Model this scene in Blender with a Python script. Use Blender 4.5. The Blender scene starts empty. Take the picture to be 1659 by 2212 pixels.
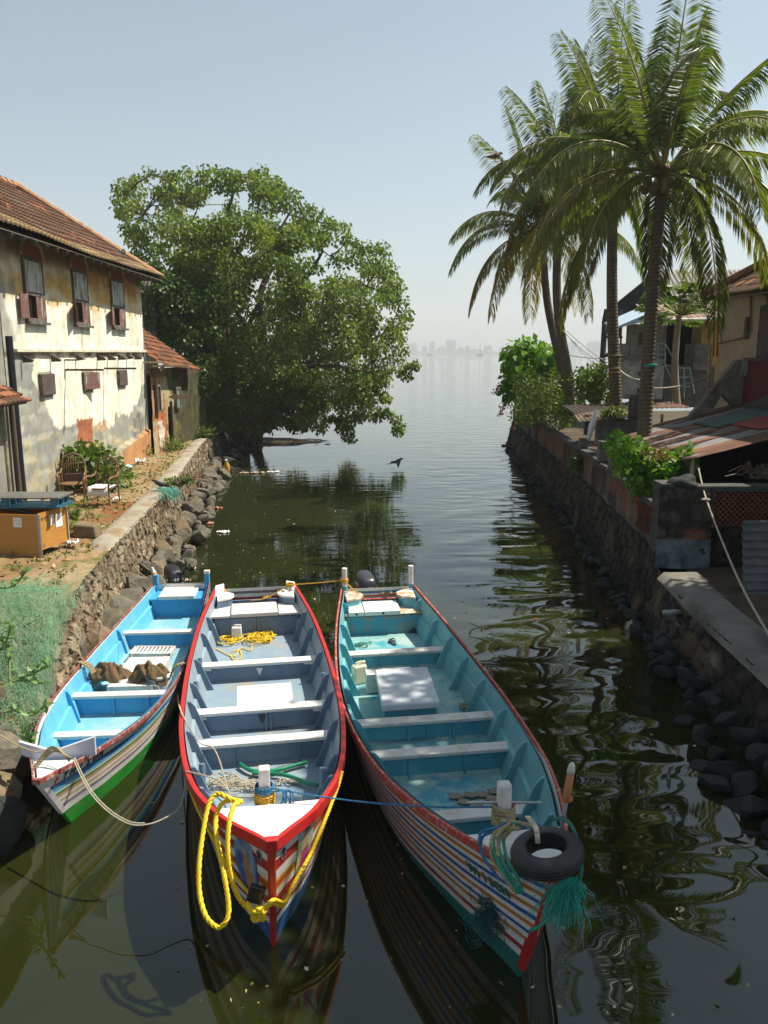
import bpy, math, random
import numpy as np
from mathutils import Vector, Matrix, noise as mn
R = math.radians
rnd = random.Random(7)
C = bpy.context.scene.collection
# ---------------------------------------------------------------- camera model (used to lay things out on real planes)
CAMH = 5.0; PITCH = R(11.3); FO = 1720.0; CX = 829.5; CY = 1106.0
def ray(x, y):
    dx = (x-CX)/FO; dy = -(y-CY)/FO
    return (dx, math.cos(PITCH)+dy*math.sin(PITCH), -math.sin(PITCH)+dy*math.cos(PITCH))
def P(x, y, z):
    r = ray(x, y); t = (z-CAMH)/r[2]; return Vector((r[0]*t, r[1]*t, z))
def PY(x, y, Y):
    r = ray(x, y); t = Y/r[1]; return Vector((r[0]*t, Y, CAMH+r[2]*t))
def PX(x, y, X):
    r = ray(x, y); t = X/r[0]; return Vector((X, r[1]*t, CAMH+r[2]*t))
# ---------------------------------------------------------------- tags
def tag(o, label=None, cat=None, group=None, kind=None):
    if label: o['label'] = label
    if cat: o['category'] = cat
    if group: o['group'] = group
    if kind: o['kind'] = kind
    return o
def thing(name, loc, label, cat, group=None, rz=0):
    o = bpy.data.objects.new(name, None); C.objects.link(o); o.location = loc; o.rotation_euler = (0, 0, rz)
    o.empty_display_size = .1
    return tag(o, label, cat, group)
def wloc(o):
    v = Vector((0, 0, 0))
    while o is not None: v = v+o.location; o = o.parent
    return v
# ---------------------------------------------------------------- mesh collector
class MB:
    def __init__(s): s.v = []; s.f = []; s.c = []
    def add(s, vs, fs, col=None):
        n = len(s.v); s.v += [tuple(p) for p in vs]; s.f += [tuple(i+n for i in f) for f in fs]
        if col is not None: s.c += [col]*len(vs)
        return s
    def box(s, c, d, m=None, col=None):
        x, y, z = d[0]/2, d[1]/2, d[2]/2
        vs = [Vector((a*x, b*y, e*z)) for e in (-1, 1) for b in (-1, 1) for a in (-1, 1)]
        c = Vector(c)
        vs = [(m @ p if m else p)+c for p in vs]
        return s.add(vs, [(0, 2, 3, 1), (4, 5, 7, 6), (0, 1, 5, 4), (2, 6, 7, 3), (0, 4, 6, 2), (1, 3, 7, 5)], col)
    def hexa(s, b4, t4, col=None):   # bottom quad, top quad, same order (ccw seen from above)
        return s.add(list(b4)+list(t4), [(3, 2, 1, 0), (4, 5, 6, 7), (0, 1, 5, 4), (1, 2, 6, 5), (2, 3, 7, 6), (3, 0, 4, 7)], col)
    def prism(s, poly, d, col=None):  # poly of 3d points, extruded by vector d
        n = len(poly); d = Vector(d)
        vs = [Vector(p) for p in poly]+[Vector(p)+d for p in poly]
        fs = [tuple(range(n-1, -1, -1)), tuple(range(n, 2*n))]+[(i, (i+1) % n, (i+1) % n+n, i+n) for i in range(n)]
        return s.add(vs, fs, col)
    def tube(s, pts, r, n=8, cap=True, col=None):
        pts = [Vector(p) for p in pts]
        if not hasattr(r, '__len__'): r = [r]*len(pts)
        k = len(pts); vs = []; prev = None
        for i, p in enumerate(pts):
            t = (pts[min(i+1, k-1)]-pts[max(i-1, 0)])
            if t.length < 1e-9: t = Vector((0, 0, 1))
            t.normalize()
            if prev is None:
                a = Vector((0, 0, 1)) if abs(t.z) < .9 else Vector((1, 0, 0))
                nx = t.cross(a).normalized()
            else:
                nx = prev-t*prev.dot(t)
                nx = nx.normalized() if nx.length > 1e-6 else t.orthogonal().normalized()
            prev = nx; ny = t.cross(nx)
            for j in range(n):
                a = 2*math.pi*j/n
                vs.append(p+(nx*math.cos(a)+ny*math.sin(a))*r[i])
        fs = [(i*n+j, i*n+(j+1) % n, (i+1)*n+(j+1) % n, (i+1)*n+j) for i in range(k-1) for j in range(n)]
        if cap: fs += [tuple(range(n-1, -1, -1)), tuple((k-1)*n+j for j in range(n))]
        return s.add(vs, fs, col)
    def lathe(s, prof, c=(0, 0, 0), n=20, col=None):  # (r,z) profile
        c = Vector(c); vs = []
        for r, z in prof:
            for j in range(n):
                a = 2*math.pi*j/n; vs.append(c+Vector((r*math.cos(a), r*math.sin(a), z)))
        k = len(prof)
        fs = [(i*n+j, i*n+(j+1) % n, (i+1)*n+(j+1) % n, (i+1)*n+j) for i in range(k-1) for j in range(n)]
        fs += [tuple(range(n-1, -1, -1)), tuple((k-1)*n+j for j in range(n))]
        return s.add(vs, fs, col)
    def grid(s, pts, nu, nv, col=None, flip=False):  # pts[j*nu+i]
        fs = []
        for j in range(nv-1):
            for i in range(nu-1):
                q = (j*nu+i, j*nu+i+1, (j+1)*nu+i+1, (j+1)*nu+i)
                fs.append(q[::-1] if flip else q)
        n = len(s.v)
        s.add(pts, fs)
        if col is not None: s.c += list(col)
        return s
    def blob(s, c, r, seed=0, amp=.25, n=2, col=None, freq=1.3):
        import bmesh
        b = bmesh.new(); bmesh.ops.create_icosphere(b, subdivisions=n, radius=1)
        c = Vector(c); r = Vector(r) if hasattr(r, '__len__') else Vector((r, r, r))
        vs = []
        for v in b.verts:
            d = v.co.normalized(); k = 1+amp*mn.noise(d*freq+Vector((seed*3.1, seed*1.7, seed)))*2
            vs.append(c+Vector((d.x*r.x, d.y*r.y, d.z*r.z))*k)
        fs = [tuple(x.index for x in f.verts) for f in b.faces]; b.free()
        return s.add(vs, fs, col)
    def build(s, name, mat, parent=None, smooth=False, origin=None, local=False):
        me = bpy.data.meshes.new(name)
        if parent is not None and not local: off = wloc(parent)
        elif origin is not None: off = Vector(origin)
        else: off = Vector((0, 0, 0))
        vs = [(p[0]-off.x, p[1]-off.y, p[2]-off.z) for p in s.v]
        me.from_pydata(vs, [], s.f); me.update()
        if mat: me.materials.append(mat)
        if smooth:
            me.polygons.foreach_set('use_smooth', [True]*len(me.polygons))
        if s.c and len(s.c) == len(s.v):
            ca = me.color_attributes.new('Col', 'FLOAT_COLOR', 'POINT')
            a = np.ones((len(s.v), 4), dtype=np.float32); a[:, :3] = np.array(s.c, dtype=np.float32)[:, :3]
            ca.data.foreach_set('color', a.ravel())
        o = bpy.data.objects.new(name, me); C.objects.link(o)
        if parent is not None: o.parent = parent
        elif origin is not None: o.location = off
        if smooth == 'auto':
            try: me.set_sharp_from_angle(angle=R(35))
            except Exception: pass
        return o
def bevel(o, w=.01, seg=2):
    m = o.modifiers.new('bevel', 'BEVEL'); m.width = w; m.segments = seg; m.limit_method = 'ANGLE'; m.angle_limit = R(40)
    return o
def copy_thing(o, parent=None):
    c = o.copy(); C.objects.link(c); c.parent = parent
    for ch in list(o.children): copy_thing(ch, c)
    return c
def interp(tab, x):
    if x <= tab[0][0]: return tab[0][1]
    for (a, b), (c, d) in zip(tab, tab[1:]):
        if x <= c:
            k = (x-a)/(c-a); return b+(d-b)*k
    return tab[-1][1]
def sinterp(tab, x):   # smooth (catmull) interpolation
    n = len(tab)
    if x <= tab[0][0]: return tab[0][1]
    if x >= tab[-1][0]: return tab[-1][1]
    for i in range(n-1):
        if x <= tab[i+1][0]:
            x0, y0 = tab[i]; x1, y1 = tab[i+1]; h = x1-x0; t = (x-x0)/h
            m0 = (y1-tab[i-1][1])/(x1-tab[i-1][0]) if i > 0 else (y1-y0)/h
            m1 = (tab[i+2][1]-y0)/(tab[i+2][0]-x0) if i+2 < n else (y1-y0)/h
            return (2*t**3-3*t*t+1)*y0+(t**3-2*t*t+t)*h*m0+(-2*t**3+3*t*t)*y1+(t**3-t*t)*h*m1
def curve(pts, n=60):  # catmull-rom through points
    pts = [Vector(p) for p in pts]; k = len(pts); out = []
    for i in range(n):
        f = i/(n-1)*(k-1); j = min(int(f), k-2); t = f-j
        p0 = pts[max(j-1, 0)]; p1 = pts[j]; p2 = pts[j+1]; p3 = pts[min(j+2, k-1)]
        out.append(.5*((2*p1)+(p2-p0)*t+(2*p0-5*p1+4*p2-p3)*t*t+(3*p1-p0-3*p2+p3)*t**3))
    return out
def rope(mb, pts, r, pitch=None, strands=3, n=5, col=None, step=None):   # laid rope of twisted strands
    ln = sum((Vector(a)-Vector(b)).length for a, b in zip(pts, pts[1:]))
    pitch = pitch or r*7
    k = max(8, int(ln/(step or pitch/7)))
    # resample by length
    pts = [Vector(p) for p in pts]; cum = [0]
    for a, b in zip(pts, pts[1:]): cum.append(cum[-1]+(b-a).length)
    q = []; j = 0
    for i in range(k):
        d = cum[-1]*i/(k-1)
        while j < len(cum)-2 and cum[j+1] < d: j += 1
        f = (d-cum[j])/max(1e-9, cum[j+1]-cum[j]); q.append(pts[j].lerp(pts[j+1], min(1, max(0, f))))
    prev = None; fr = []
    for i in range(k):
        t = (q[min(i+1, k-1)]-q[max(i-1, 0)]).normalized()
        if prev is None: nx = t.orthogonal().normalized()
        else:
            nx = prev-t*prev.dot(t); nx = nx.normalized() if nx.length > 1e-6 else t.orthogonal().normalized()
        prev = nx; fr.append((nx, t.cross(nx)))
    for s_ in range(strands):
        path = []
        for i in range(k):
            a = 2*math.pi*(cum[-1]*i/(k-1)/pitch+s_/strands)
            path.append(q[i]+(fr[i][0]*math.cos(a)+fr[i][1]*math.sin(a))*r*.52)
        mb.tube(path, r*.56, n=n, col=col)
def sag(a, b, d, n=24):
    a = Vector(a); b = Vector(b)
    return [a.lerp(b, i/(n-1))-Vector((0, 0, d*4*(i/(n-1))*(1-i/(n-1)))) for i in range(n)]
def fbm(p, o=4): return mn.fractal(Vector(p), 1.0, 2.1, o)
def clamp(x, a=0., b=1.): return max(a, min(b, x))
def mix(a, b, t): t = clamp(t); return tuple(a[i]+(b[i]-a[i])*t for i in range(3))
# ---------------------------------------------------------------- materials
def newmat(name):
    m = bpy.data.materials.new(name); m.use_nodes = True
    nt = m.node_tree; b = nt.nodes['Principled BSDF']; return m, nt, b
def node(nt, t, **k):
    n = nt.nodes.new(t)
    for a, v in k.items():
        if a in n.inputs.keys(): n.inputs[a].default_value = v
        else: setattr(n, a, v)
    return n
def lk(nt, a, b): nt.links.new(a, b)
def mixcol(nt, fac, a, b, mode='MIX'):
    n = nt.nodes.new('ShaderNodeMix'); n.data_type = 'RGBA'; n.blend_type = mode
    for s_, v in ((n.inputs[0], fac), (n.inputs[6], a), (n.inputs[7], b)):
        if hasattr(v, 'is_linked'): nt.links.new(v, s_)
        elif isinstance(v, (int, float)): s_.default_value = v
        else: s_.default_value = (*v[:3], 1)
    return n.outputs[2]
def noisefac(nt, co, scale, lo=.4, hi=.6, detail=5, rough=.6, stretch=None):
    if stretch:
        mp = nt.nodes.new('ShaderNodeMapping'); mp.inputs['Scale'].default_value = stretch; lk(nt, co, mp.inputs['Vector']); co = mp.outputs[0]
    n = node(nt, 'ShaderNodeTexNoise', Scale=scale, Detail=detail, Roughness=rough); lk(nt, co, n.inputs['Vector'])
    r = nt.nodes.new('ShaderNodeMapRange'); r.inputs[1].default_value = lo; r.inputs[2].default_value = hi
    lk(nt, n.outputs['Fac'], r.inputs[0]); return r.outputs[0]
def paint(name, col, col2=None, rough=.5, scale=4, lo=.35, hi=.7, dirt=None, dscale=2.5, dlo=.55, dhi=.75, bump=.15, bscale=40, metal=0, stretch=None, spec=.5, vcol=False):
    m, nt, b = newmat(name)
    tc = nt.nodes.new('ShaderNodeTexCoord'); co = tc.outputs['Object']
    col2 = col2 or tuple(c*.8 for c in col)
    if vcol:
        at = nt.nodes.new('ShaderNodeAttribute'); at.attribute_name = 'Col'
        f = noisefac(nt, co, scale, .3, .7, stretch=stretch)
        c = mixcol(nt, f, (.72, .72, .72), (1.12, 1.12, 1.12)); c = mixcol(nt, 1., at.outputs['Color'], c, 'MULTIPLY')
    else:
        f = noisefac(nt, co, scale, lo, hi, stretch=stretch)
        c = mixcol(nt, f, col, col2)
    if dirt:
        f2 = noisefac(nt, co, dscale, dlo, dhi, detail=8, rough=.7, stretch=stretch); c = mixcol(nt, f2, c, dirt)
        f3 = noisefac(nt, co, dscale*5+9, .6, .68, detail=6, rough=.8, stretch=(1, .45, 1)); mm = nt.nodes.new('ShaderNodeMath'); mm.operation = 'MULTIPLY'; mm.inputs[1].default_value = .45; lk(nt, f3, mm.inputs[0]); c = mixcol(nt, mm.outputs[0], c, dirt)
    lk(nt, c, b.inputs['Base Color']); b.inputs['Roughness'].default_value = rough; b.inputs['Metallic'].default_value = metal
    b.inputs['Specular IOR Level'].default_value = spec
    if bump:
        n = node(nt, 'ShaderNodeTexNoise', Scale=bscale, Detail=4); lk(nt, co, n.inputs['Vector'])
        bp = node(nt, 'ShaderNodeBump', Strength=bump, Distance=.01); lk(nt, n.outputs['Fac'], bp.inputs['Height']); lk(nt, bp.outputs[0], b.inputs['Normal'])
    return m
def foliage(name, dark, light, trans=.3, rough=.5, yellow=None):
    m, nt, b = newmat(name)
    at = nt.nodes.new('ShaderNodeAttribute'); at.attribute_name = 'Col'
    sx = nt.nodes.new('ShaderNodeSeparateColor'); lk(nt, at.outputs['Color'], sx.inputs[0])
    c = mixcol(nt, sx.outputs[0], dark, light)
    if yellow: c = mixcol(nt, sx.outputs[1], c, yellow)
    lk(nt, c, b.inputs['Base Color']); b.inputs['Roughness'].default_value = rough; b.inputs['Specular IOR Level'].default_value = .35
    tr = nt.nodes.new('ShaderNodeBsdfTranslucent'); 
    tcx = mixcol(nt, 1., c, (1.3, 1.5, .5), 'MULTIPLY'); lk(nt, tcx, tr.inputs['Color'])
    ms = nt.nodes.new('ShaderNodeMixShader'); ms.inputs[0].default_value = trans
    lk(nt, b.outputs[0], ms.inputs[1]); lk(nt, tr.outputs[0], ms.inputs[2])
    lk(nt, ms.outputs[0], nt.nodes['Material Output'].inputs['Surface'])
    return m
# ---------------------------------------------------------------- leaves in bulk (numpy)
def leaf_mesh(name, pos, axis, size, mat, parent=None, origin=None, width=.55, tint=None, yel=None, seed=1, fold=.0):
    rg = np.random.default_rng(seed); n = len(pos)
    axis = axis/np.linalg.norm(axis, axis=1, keepdims=True)
    rv = rg.normal(size=(n, 3)); side = np.cross(axis, rv); side /= np.linalg.norm(side, axis=1, keepdims=True)
    nrm = np.cross(axis, side)
    size = np.broadcast_to(size, (n,))[:, None]
    a = pos; b = pos+axis*size*.45+side*size*width*.5+nrm*size*fold; c = pos+axis*size; d = pos+axis*size*.45-side*size*width*.5+nrm*size*fold
    v = np.stack([a, b, c, d], 1).reshape(-1, 3)
    off = np.array(wloc(parent) if parent is not None else (origin if origin is not None else (0, 0, 0)), dtype=float)
    v = v-off
    me = bpy.data.meshes.new(name)
    me.vertices.add(4*n); me.vertices.foreach_set('co', v.astype(np.float32).ravel())
    me.loops.add(4*n); me.loops.foreach_set('vertex_index', np.arange(4*n, dtype=np.int32))
    me.polygons.add(n); me.polygons.foreach_set('loop_start', np.arange(0, 4*n, 4, dtype=np.int32)); me.polygons.foreach_set('loop_total', np.full(n, 4, dtype=np.int32))
    me.update(calc_edges=True); me.materials.append(mat)
    if tint is None: tint = rg.random(n)
    if yel is None: yel = np.zeros(n)
    col = np.ones((n, 4, 4), dtype=np.float32); col[:, :, 0] = tint[:, None]; col[:, :, 1] = yel[:, None]
    ca = me.color_attributes.new('Col', 'FLOAT_COLOR', 'POINT'); ca.data.foreach_set('color', col.ravel())
    o = bpy.data.objects.new(name, me); C.objects.link(o)
    if parent is not None: o.parent = parent
    elif origin is not None: o.location = origin
    return o
# ---------------------------------------------------------------- shared materials
VC = paint('painted plaster', (1, 1, 1), vcol=True, rough=.9, scale=3, bump=.35, bscale=25)
VCS = paint('rough stone', (1, 1, 1), vcol=True, rough=.92, scale=9, bump=.8, bscale=30, spec=.2)
VCG = paint('earth', (1, 1, 1), vcol=True, rough=1, scale=7, bump=.9, bscale=22, spec=.1)
VCT = paint('clay', (1, 1, 1), vcol=True, rough=.85, scale=14, bump=.4, bscale=30, spec=.2)
VCP = paint('glossy paint', (1, 1, 1), vcol=True, rough=.45, scale=8, bump=.1)
white_paint = paint('worn white paint', (.68, .64, .61), (.56, .51, .47), dirt=(.4, .31, .23), dlo=.53, dhi=.74, dscale=7, rough=.55)
white_clean = paint('white paint', (.74, .72, .7), (.66, .63, .6), dirt=(.5, .43, .36), dlo=.58, dhi=.8, dscale=5, rough=.5)
bare_pad = paint('flaking pad', (.75, .72, .66), (.42, .28, .15), scale=9, lo=.42, hi=.52, rough=.7)
grey_b2 = paint('slate blue paint', (.105, .165, .245), (.14, .205, .29), dirt=(.3, .25, .2), dlo=.64, dhi=.82, dscale=3, rough=.5)
floor_b2 = paint('slate floor', (.19, .27, .35), (.24, .31, .36), dirt=(.36, .27, .18), dlo=.53, dhi=.72, dscale=2.2, rough=.55)
in_b2 = paint('pale grey blue lining', (.2, .27, .34), (.28, .34, .38), dirt=(.4, .4, .38), dlo=.6, dhi=.8, rough=.5)
teal_b3 = paint('teal paint', (.055, .28, .36), (.1, .36, .42), dirt=(.2, .25, .22), dlo=.62, dhi=.8, dscale=4, rough=.5)
floor_b3 = paint('mottled teal floor', (.16, .36, .37), (.33, .45, .42), scale=3, lo=.42, hi=.62, dirt=(.06, .3, .38), dlo=.54, dhi=.62, dscale=2.2, rough=.5)
in_b3 = paint('teal lining', (.12, .34, .38), (.2, .41, .44), dirt=(.3, .42, .48), dlo=.6, dhi=.75, rough=.5)
blue_b1 = paint('sky blue paint', (.03, .26, .52), (.05, .32, .58), dirt=(.2, .36, .42), dlo=.66, dhi=.85, rough=.5)
floor_b1 = paint('blue worn floor', (.16, .4, .5), (.32, .46, .46), scale=2.6, lo=.42, hi=.66, rough=.55, dirt=(.3, .34, .28), dlo=.62, dhi=.78)
in_b1 = paint('light blue lining', (.09, .4, .64), (.15, .46, .66), dirt=(.3, .42, .45), dlo=.6, dhi=.8, rough=.45)
red_rim = paint('red gunwale', (.5, .015, .012), (.38, .02, .02), dirt=(.55, .4, .32), dlo=.72, dhi=.8, dscale=16, rough=.4)
red_rim3 = paint('chipped red gunwale', (.44, .04, .03), (.33, .06, .045), dirt=(.6, .42, .33), dlo=.52, dhi=.64, dscale=18, rough=.5)
red_rim1 = paint('faded maroon gunwale', (.26, .05, .04), (.18, .06, .055), dirt=(.48, .32, .28), dlo=.5, dhi=.64, dscale=16, rough=.5)
dark_rust = paint('dark metal', (.05, .04, .035), (.1, .06, .04), rough=.6)
black_pl = paint('black plastic', (.012, .012, .014), (.02, .02, .024), rough=.35, bump=.05)
rubber = paint('rubber', (.012, .012, .014), (.022, .021, .02), dirt=(.05, .045, .04), dlo=.6, dhi=.8, rough=.55, bump=.3)
engine_g = paint('grey cowl', (.035, .038, .05), (.025, .028, .035), rough=.3, bump=.02)
chrome = paint('dull metal', (.45, .45, .46), (.3, .3, .3), rough=.4, metal=.8)
rope_y = paint('yellow rope', (.85, .58, .01), (.75, .48, .01), scale=30, rough=.6)
rope_y2 = paint('orange yellow rope', (.62, .36, .02), (.5, .26, .02), scale=30, rough=.7)
rope_w = paint('pale rope', (.5, .44, .34), (.36, .3, .22), scale=30, rough=.9)
rope_t = paint('tan rope', (.42, .33, .18), (.3, .22, .11), scale=30, rough=.9)
rope_g = paint('sea green rope', (.02, .34, .24), (.03, .24, .17), scale=25, rough=.7)
rope_dg = paint('dark green rope', (.01, .12, .09), (.02, .2, .14), scale=25, rough=.7)
rope_b = paint('blue rope', (.02, .13, .28), (.04, .2, .34), scale=25, rough=.7)
hose_g = paint('green hose', (.0, .22, .1), (.01, .18, .09), rough=.35)
ply = paint('plywood', (.5, .24, .05), (.42, .19, .035), scale=3, stretch=(1, 1, 8), rough=.6, bump=.1)
wood_d = paint('dark timber', (.06, .045, .035), (.12, .09, .06), scale=6, stretch=(1, 1, .2), rough=.85)
wood_p = paint('pale timber', (.4, .32, .22), (.28, .2, .12), scale=6, rough=.85)
cane = paint('cane', (.2, .11, .045), (.12, .06, .025), scale=20, rough=.6)
conc = paint('concrete', (.2, .185, .16), (.12, .11, .095), dirt=(.05, .048, .04), dlo=.5, dhi=.75, dscale=1.6, rough=.95, bump=.5)
conc_d = paint('dark concrete', (.09, .085, .075), (.05, .048, .042), dirt=(.02, .02, .018), dlo=.5, dhi=.7, rough=.95, bump=.6)
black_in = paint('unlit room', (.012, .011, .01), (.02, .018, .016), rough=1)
cloth_w = paint('white cloth', (.75, .72, .7), (.6, .56, .54), rough=.95)
cloth_b = paint('blue checked cloth', (.2, .42, .5), (.5, .62, .66), scale=14, rough=.95)
paper = paint('paper', (.8, .8, .78), (.7, .7, .7), rough=.8)
jute = paint('brown sackcloth', (.15, .095, .045), (.1, .06, .028), scale=12, rough=.95, bump=.5)
trunk_m = paint('bark', (.14, .1, .065), (.07, .05, .035), scale=5, rough=.95, bump=.8, stretch=(1, 1, .3))
def palm_bark():
    m, nt, b = newmat('palm bark')
    tc = nt.nodes.new('ShaderNodeTexCoord'); co = tc.outputs['Object']
    w = node(nt, 'ShaderNodeTexWave', Scale=3.2, Distortion=1.6, Detail=3); w.bands_direction = 'Z'; lk(nt, co, w.inputs['Vector'])
    f = noisefac(nt, co, 5, .35, .65)
    c = mixcol(nt, f, (.13, .095, .06), (.07, .055, .04)); mmx = nt.nodes.new('ShaderNodeMath'); mmx.operation = 'MULTIPLY'; mmx.inputs[1].default_value = .35; lk(nt, w.outputs['Fac'], mmx.inputs[0]); c = mixcol(nt, mmx.outputs[0], c, (.2, .15, .1))
    lk(nt, c, b.inputs['Base Color']); b.inputs['Roughness'].default_value = .95
    bp = node(nt, 'ShaderNodeBump', Strength=.5, Distance=.02); lk(nt, w.outputs['Fac'], bp.inputs['Height']); lk(nt, bp.outputs[0], b.inputs['Normal'])
    return m
palm_trunk_m = palm_bark()
palm_leaf = foliage('palm leaf', (.05, .08, .018), (.2, .23, .05), trans=.42, rough=.4, yellow=(.34, .22, .04))
fig_leaf = foliage('fig leaf', (.06, .1, .016), (.2, .25, .045), trans=.38, yellow=(.25, .25, .04))
lime_leaf = foliage('lime leaf', (.07, .17, .015), (.2, .34, .03), trans=.4)
bush_leaf = foliage('bush leaf', (.05, .09, .015), (.15, .21, .035), trans=.3, yellow=(.26, .25, .08))
dark_leaf = foliage('dark leaf', (.035, .07, .012), (.1, .16, .025), trans=.25)
dry_leaf = foliage('dry leaf', (.22, .13, .05), (.4, .27, .12), trans=.15)
# water
def water_mat():
    m, nt, b = newmat('water')
    tc = nt.nodes.new('ShaderNodeTexCoord'); co = tc.outputs['Object']
    sep = nt.nodes.new('ShaderNodeSeparateXYZ'); lk(nt, co, sep.inputs[0])
    f = noisefac(nt, co, .35, .35, .7, detail=3)
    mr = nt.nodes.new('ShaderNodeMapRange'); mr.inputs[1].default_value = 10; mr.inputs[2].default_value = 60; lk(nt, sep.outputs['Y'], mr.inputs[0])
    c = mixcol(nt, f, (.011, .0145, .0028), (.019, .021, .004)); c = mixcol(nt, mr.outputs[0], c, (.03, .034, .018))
    lk(nt, c, b.inputs['Base Color']); b.inputs['Roughness'].default_value = .015; b.inputs['IOR'].default_value = 1.62
    # ripples: short cross-canal ripples everywhere, stronger from 14 m on; broad lazy swell on the right
    def wave(sc, st, det, dist=0.):
        mp = nt.nodes.new('ShaderNodeMapping'); mp.inputs['Scale'].default_value = st; lk(nt, co, mp.inputs['Vector'])
        n = node(nt, 'ShaderNodeTexNoise', Scale=sc, Detail=det, Roughness=.45, Distortion=dist); lk(nt, mp.outputs[0], n.inputs['Vector']); return n.outputs['Fac']
    def mrange(s, a, b_, c_, d): 
        r = nt.nodes.new('ShaderNodeMapRange'); r.interpolation_type = 'SMOOTHSTEP'
        for i, v in enumerate((a, b_, c_, d)): r.inputs[i+1].default_value = v
        lk(nt, s, r.inputs[0]); return r.outputs[0]
    def mul(a, b_):
        n = nt.nodes.new('ShaderNodeMath'); n.operation = 'MULTIPLY'
        for i, v in enumerate((a, b_)):
            if isinstance(v, (int, float)): n.inputs[i].default_value = v
            else: lk(nt, v, n.inputs[i])
        return n.outputs[0]
    def add(a, b_):
        n = nt.nodes.new('ShaderNodeMath'); n.operation = 'ADD'; lk(nt, a, n.inputs[0]); lk(nt, b_, n.inputs[1]); return n.outputs[0]
    w1 = mul(wave(1., (.55, 2.6, 1), 2), mrange(sep.outputs['Y'], 13, 26, .03, 1.))
    w1 = mul(w1, .011)
    w2 = mul(wave(1., (.75, 1.35, 1), .6, .5), mul(mrange(sep.outputs['X'], .5, 2.4, .0, 1.), mrange(sep.outputs['Y'], 5.5, 9, .8, 1.)))
    w2 = mul(w2, .05)
    w3 = mul(wave(1., (3, 8, 1), 2), mul(mrange(sep.outputs['Y'], 13, 24, .02, 1.), .0011))
    w4 = mul(wave(1., (.8, 1.1, 1), 1), .003)
    h = add(add(w1, w2), add(w3, w4))
    bp = node(nt, 'ShaderNodeBump', Strength=1., Distance=1.); lk(nt, h, bp.inputs['Height']); lk(nt, bp.outputs[0], b.inputs['Normal'])
    return m
# ================================================================ BOATS
def hull_mat(name, stops, below, dirtcol=(.3, .26, .2)):
    """painted stripes: Col attribute holds (level 0..1 up the topside, along, 0)"""
    m, nt, b = newmat(name)
    tc = nt.nodes.new('ShaderNodeTexCoord'); co = tc.outputs['Object']
    uv = nt.nodes.new('ShaderNodeUVMap'); uv.uv_map = 'UVMap'
    sp = nt.nodes.new('ShaderNodeSeparateXYZ'); lk(nt, uv.outputs[0], sp.inputs[0])
    n = node(nt, 'ShaderNodeTexNoise', Scale=9., Detail=3); lk(nt, co, n.inputs['Vector'])
    ma = nt.nodes.new('ShaderNodeMath'); ma.operation = 'MULTIPLY_ADD'; lk(nt, n.outputs['Fac'], ma.inputs[0]); ma.inputs[1].default_value = .008; lk(nt, sp.outputs['Y'], ma.inputs[2])
    cr = nt.nodes.new('ShaderNodeValToRGB'); cr.color_ramp.interpolation = 'CONSTANT'
    el = cr.color_ramp.elements
    st = [(0., below)]+stops
    while len(el) < len(st): el.new(.5)
    for e, (p, c) in zip(el, sorted(st)): e.position = p; 
    for e, (p, c) in zip(el, sorted(st)): e.position = p; e.color = (*c, 1)
    lk(nt, ma.outputs[0], cr.inputs[0])
    f = noisefac(nt, co, 4, .3, .7); c = mixcol(nt, f, (.86, .84, .8), (1.08, 1.08, 1.08)); c = mixcol(nt, 1., cr.outputs[0], c, 'MULTIPLY')
    f2 = noisefac(nt, co, 5, .56, .78, detail=8, rough=.75, stretch=(.6, .6, 2)); c = mixcol(nt, f2, c, dirtcol)
    f4 = noisefac(nt, co, 38, .62, .66, detail=5, rough=.8, stretch=(1, .4, 1)); c = mixcol(nt, f4, c, (.55, .5, .44))
    lk(nt, c, b.inputs['Base Color']); b.inputs['Roughness'].default_value = .38
    return m
CR = (.72, .68, .64); WH = (.78, .75, .72)
def spans(lst, base):   # [(lo,hi,colour)] on a base colour -> ramp stops
    st = [(.02, base)]
    for lo, hi, c in sorted(lst): st = [q for q in st if abs(q[0]-lo) > 1e-4]+[(lo, c), (hi, base)]
    out = {}
    for p, c in st: out[p] = c
    for lo, hi, c in lst: out[lo] = c
    return sorted(out.items())
OR = (.5, .17, .025); BL = (.015, .1, .36); GR = (.02, .25, .2); RD = (.4, .02, .02)
h3 = spans([(.10, .16, (.32, .04, .04)), (.24, .285, OR), (.335, .375, BL), (.425, .465, OR), (.515, .56, BL), (.61, .655, (.46, .14, .02)), (.70, .745, BL), (.79, .835, OR), (.872, .905, BL), (.905, .93, GR)], CR)
h2 = spans([(.10, .15, RD), (.25, .36, RD), (.44, .47, (.62, .32, .02)), (.47, .53, (.5, .06, .02)), (.53, .56, (.62, .32, .02)), (.67, .79, RD), (.87, .93, (.12, .11, .13))], CR)
h1 = spans([(.14, .18, (.28, .45, .55)), (.18, .215, (.3, .03, .07)), (.30, .335, (.55, .33, .04)), (.41, .475, (.62, .33, .19)), (.475, .525, (.04, .27, .04)), (.56, .62, (.2, .48, .66)), (.62, .67, (.03, .29, .58)), (.67, .74, (.015, .13, .42)), (.97, .995, (.3, .28, .32))], WH)
HM = {3: hull_mat('cream hull with blue and orange stripes', h3, (.01, .16, .14)),
      2: hull_mat('white and red striped hull', h2, (.015, .09, .25)),
      1: hull_mat('white hull with fine stripes', h1, (.01, .3, .02), (.5, .47, .44))}
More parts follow.
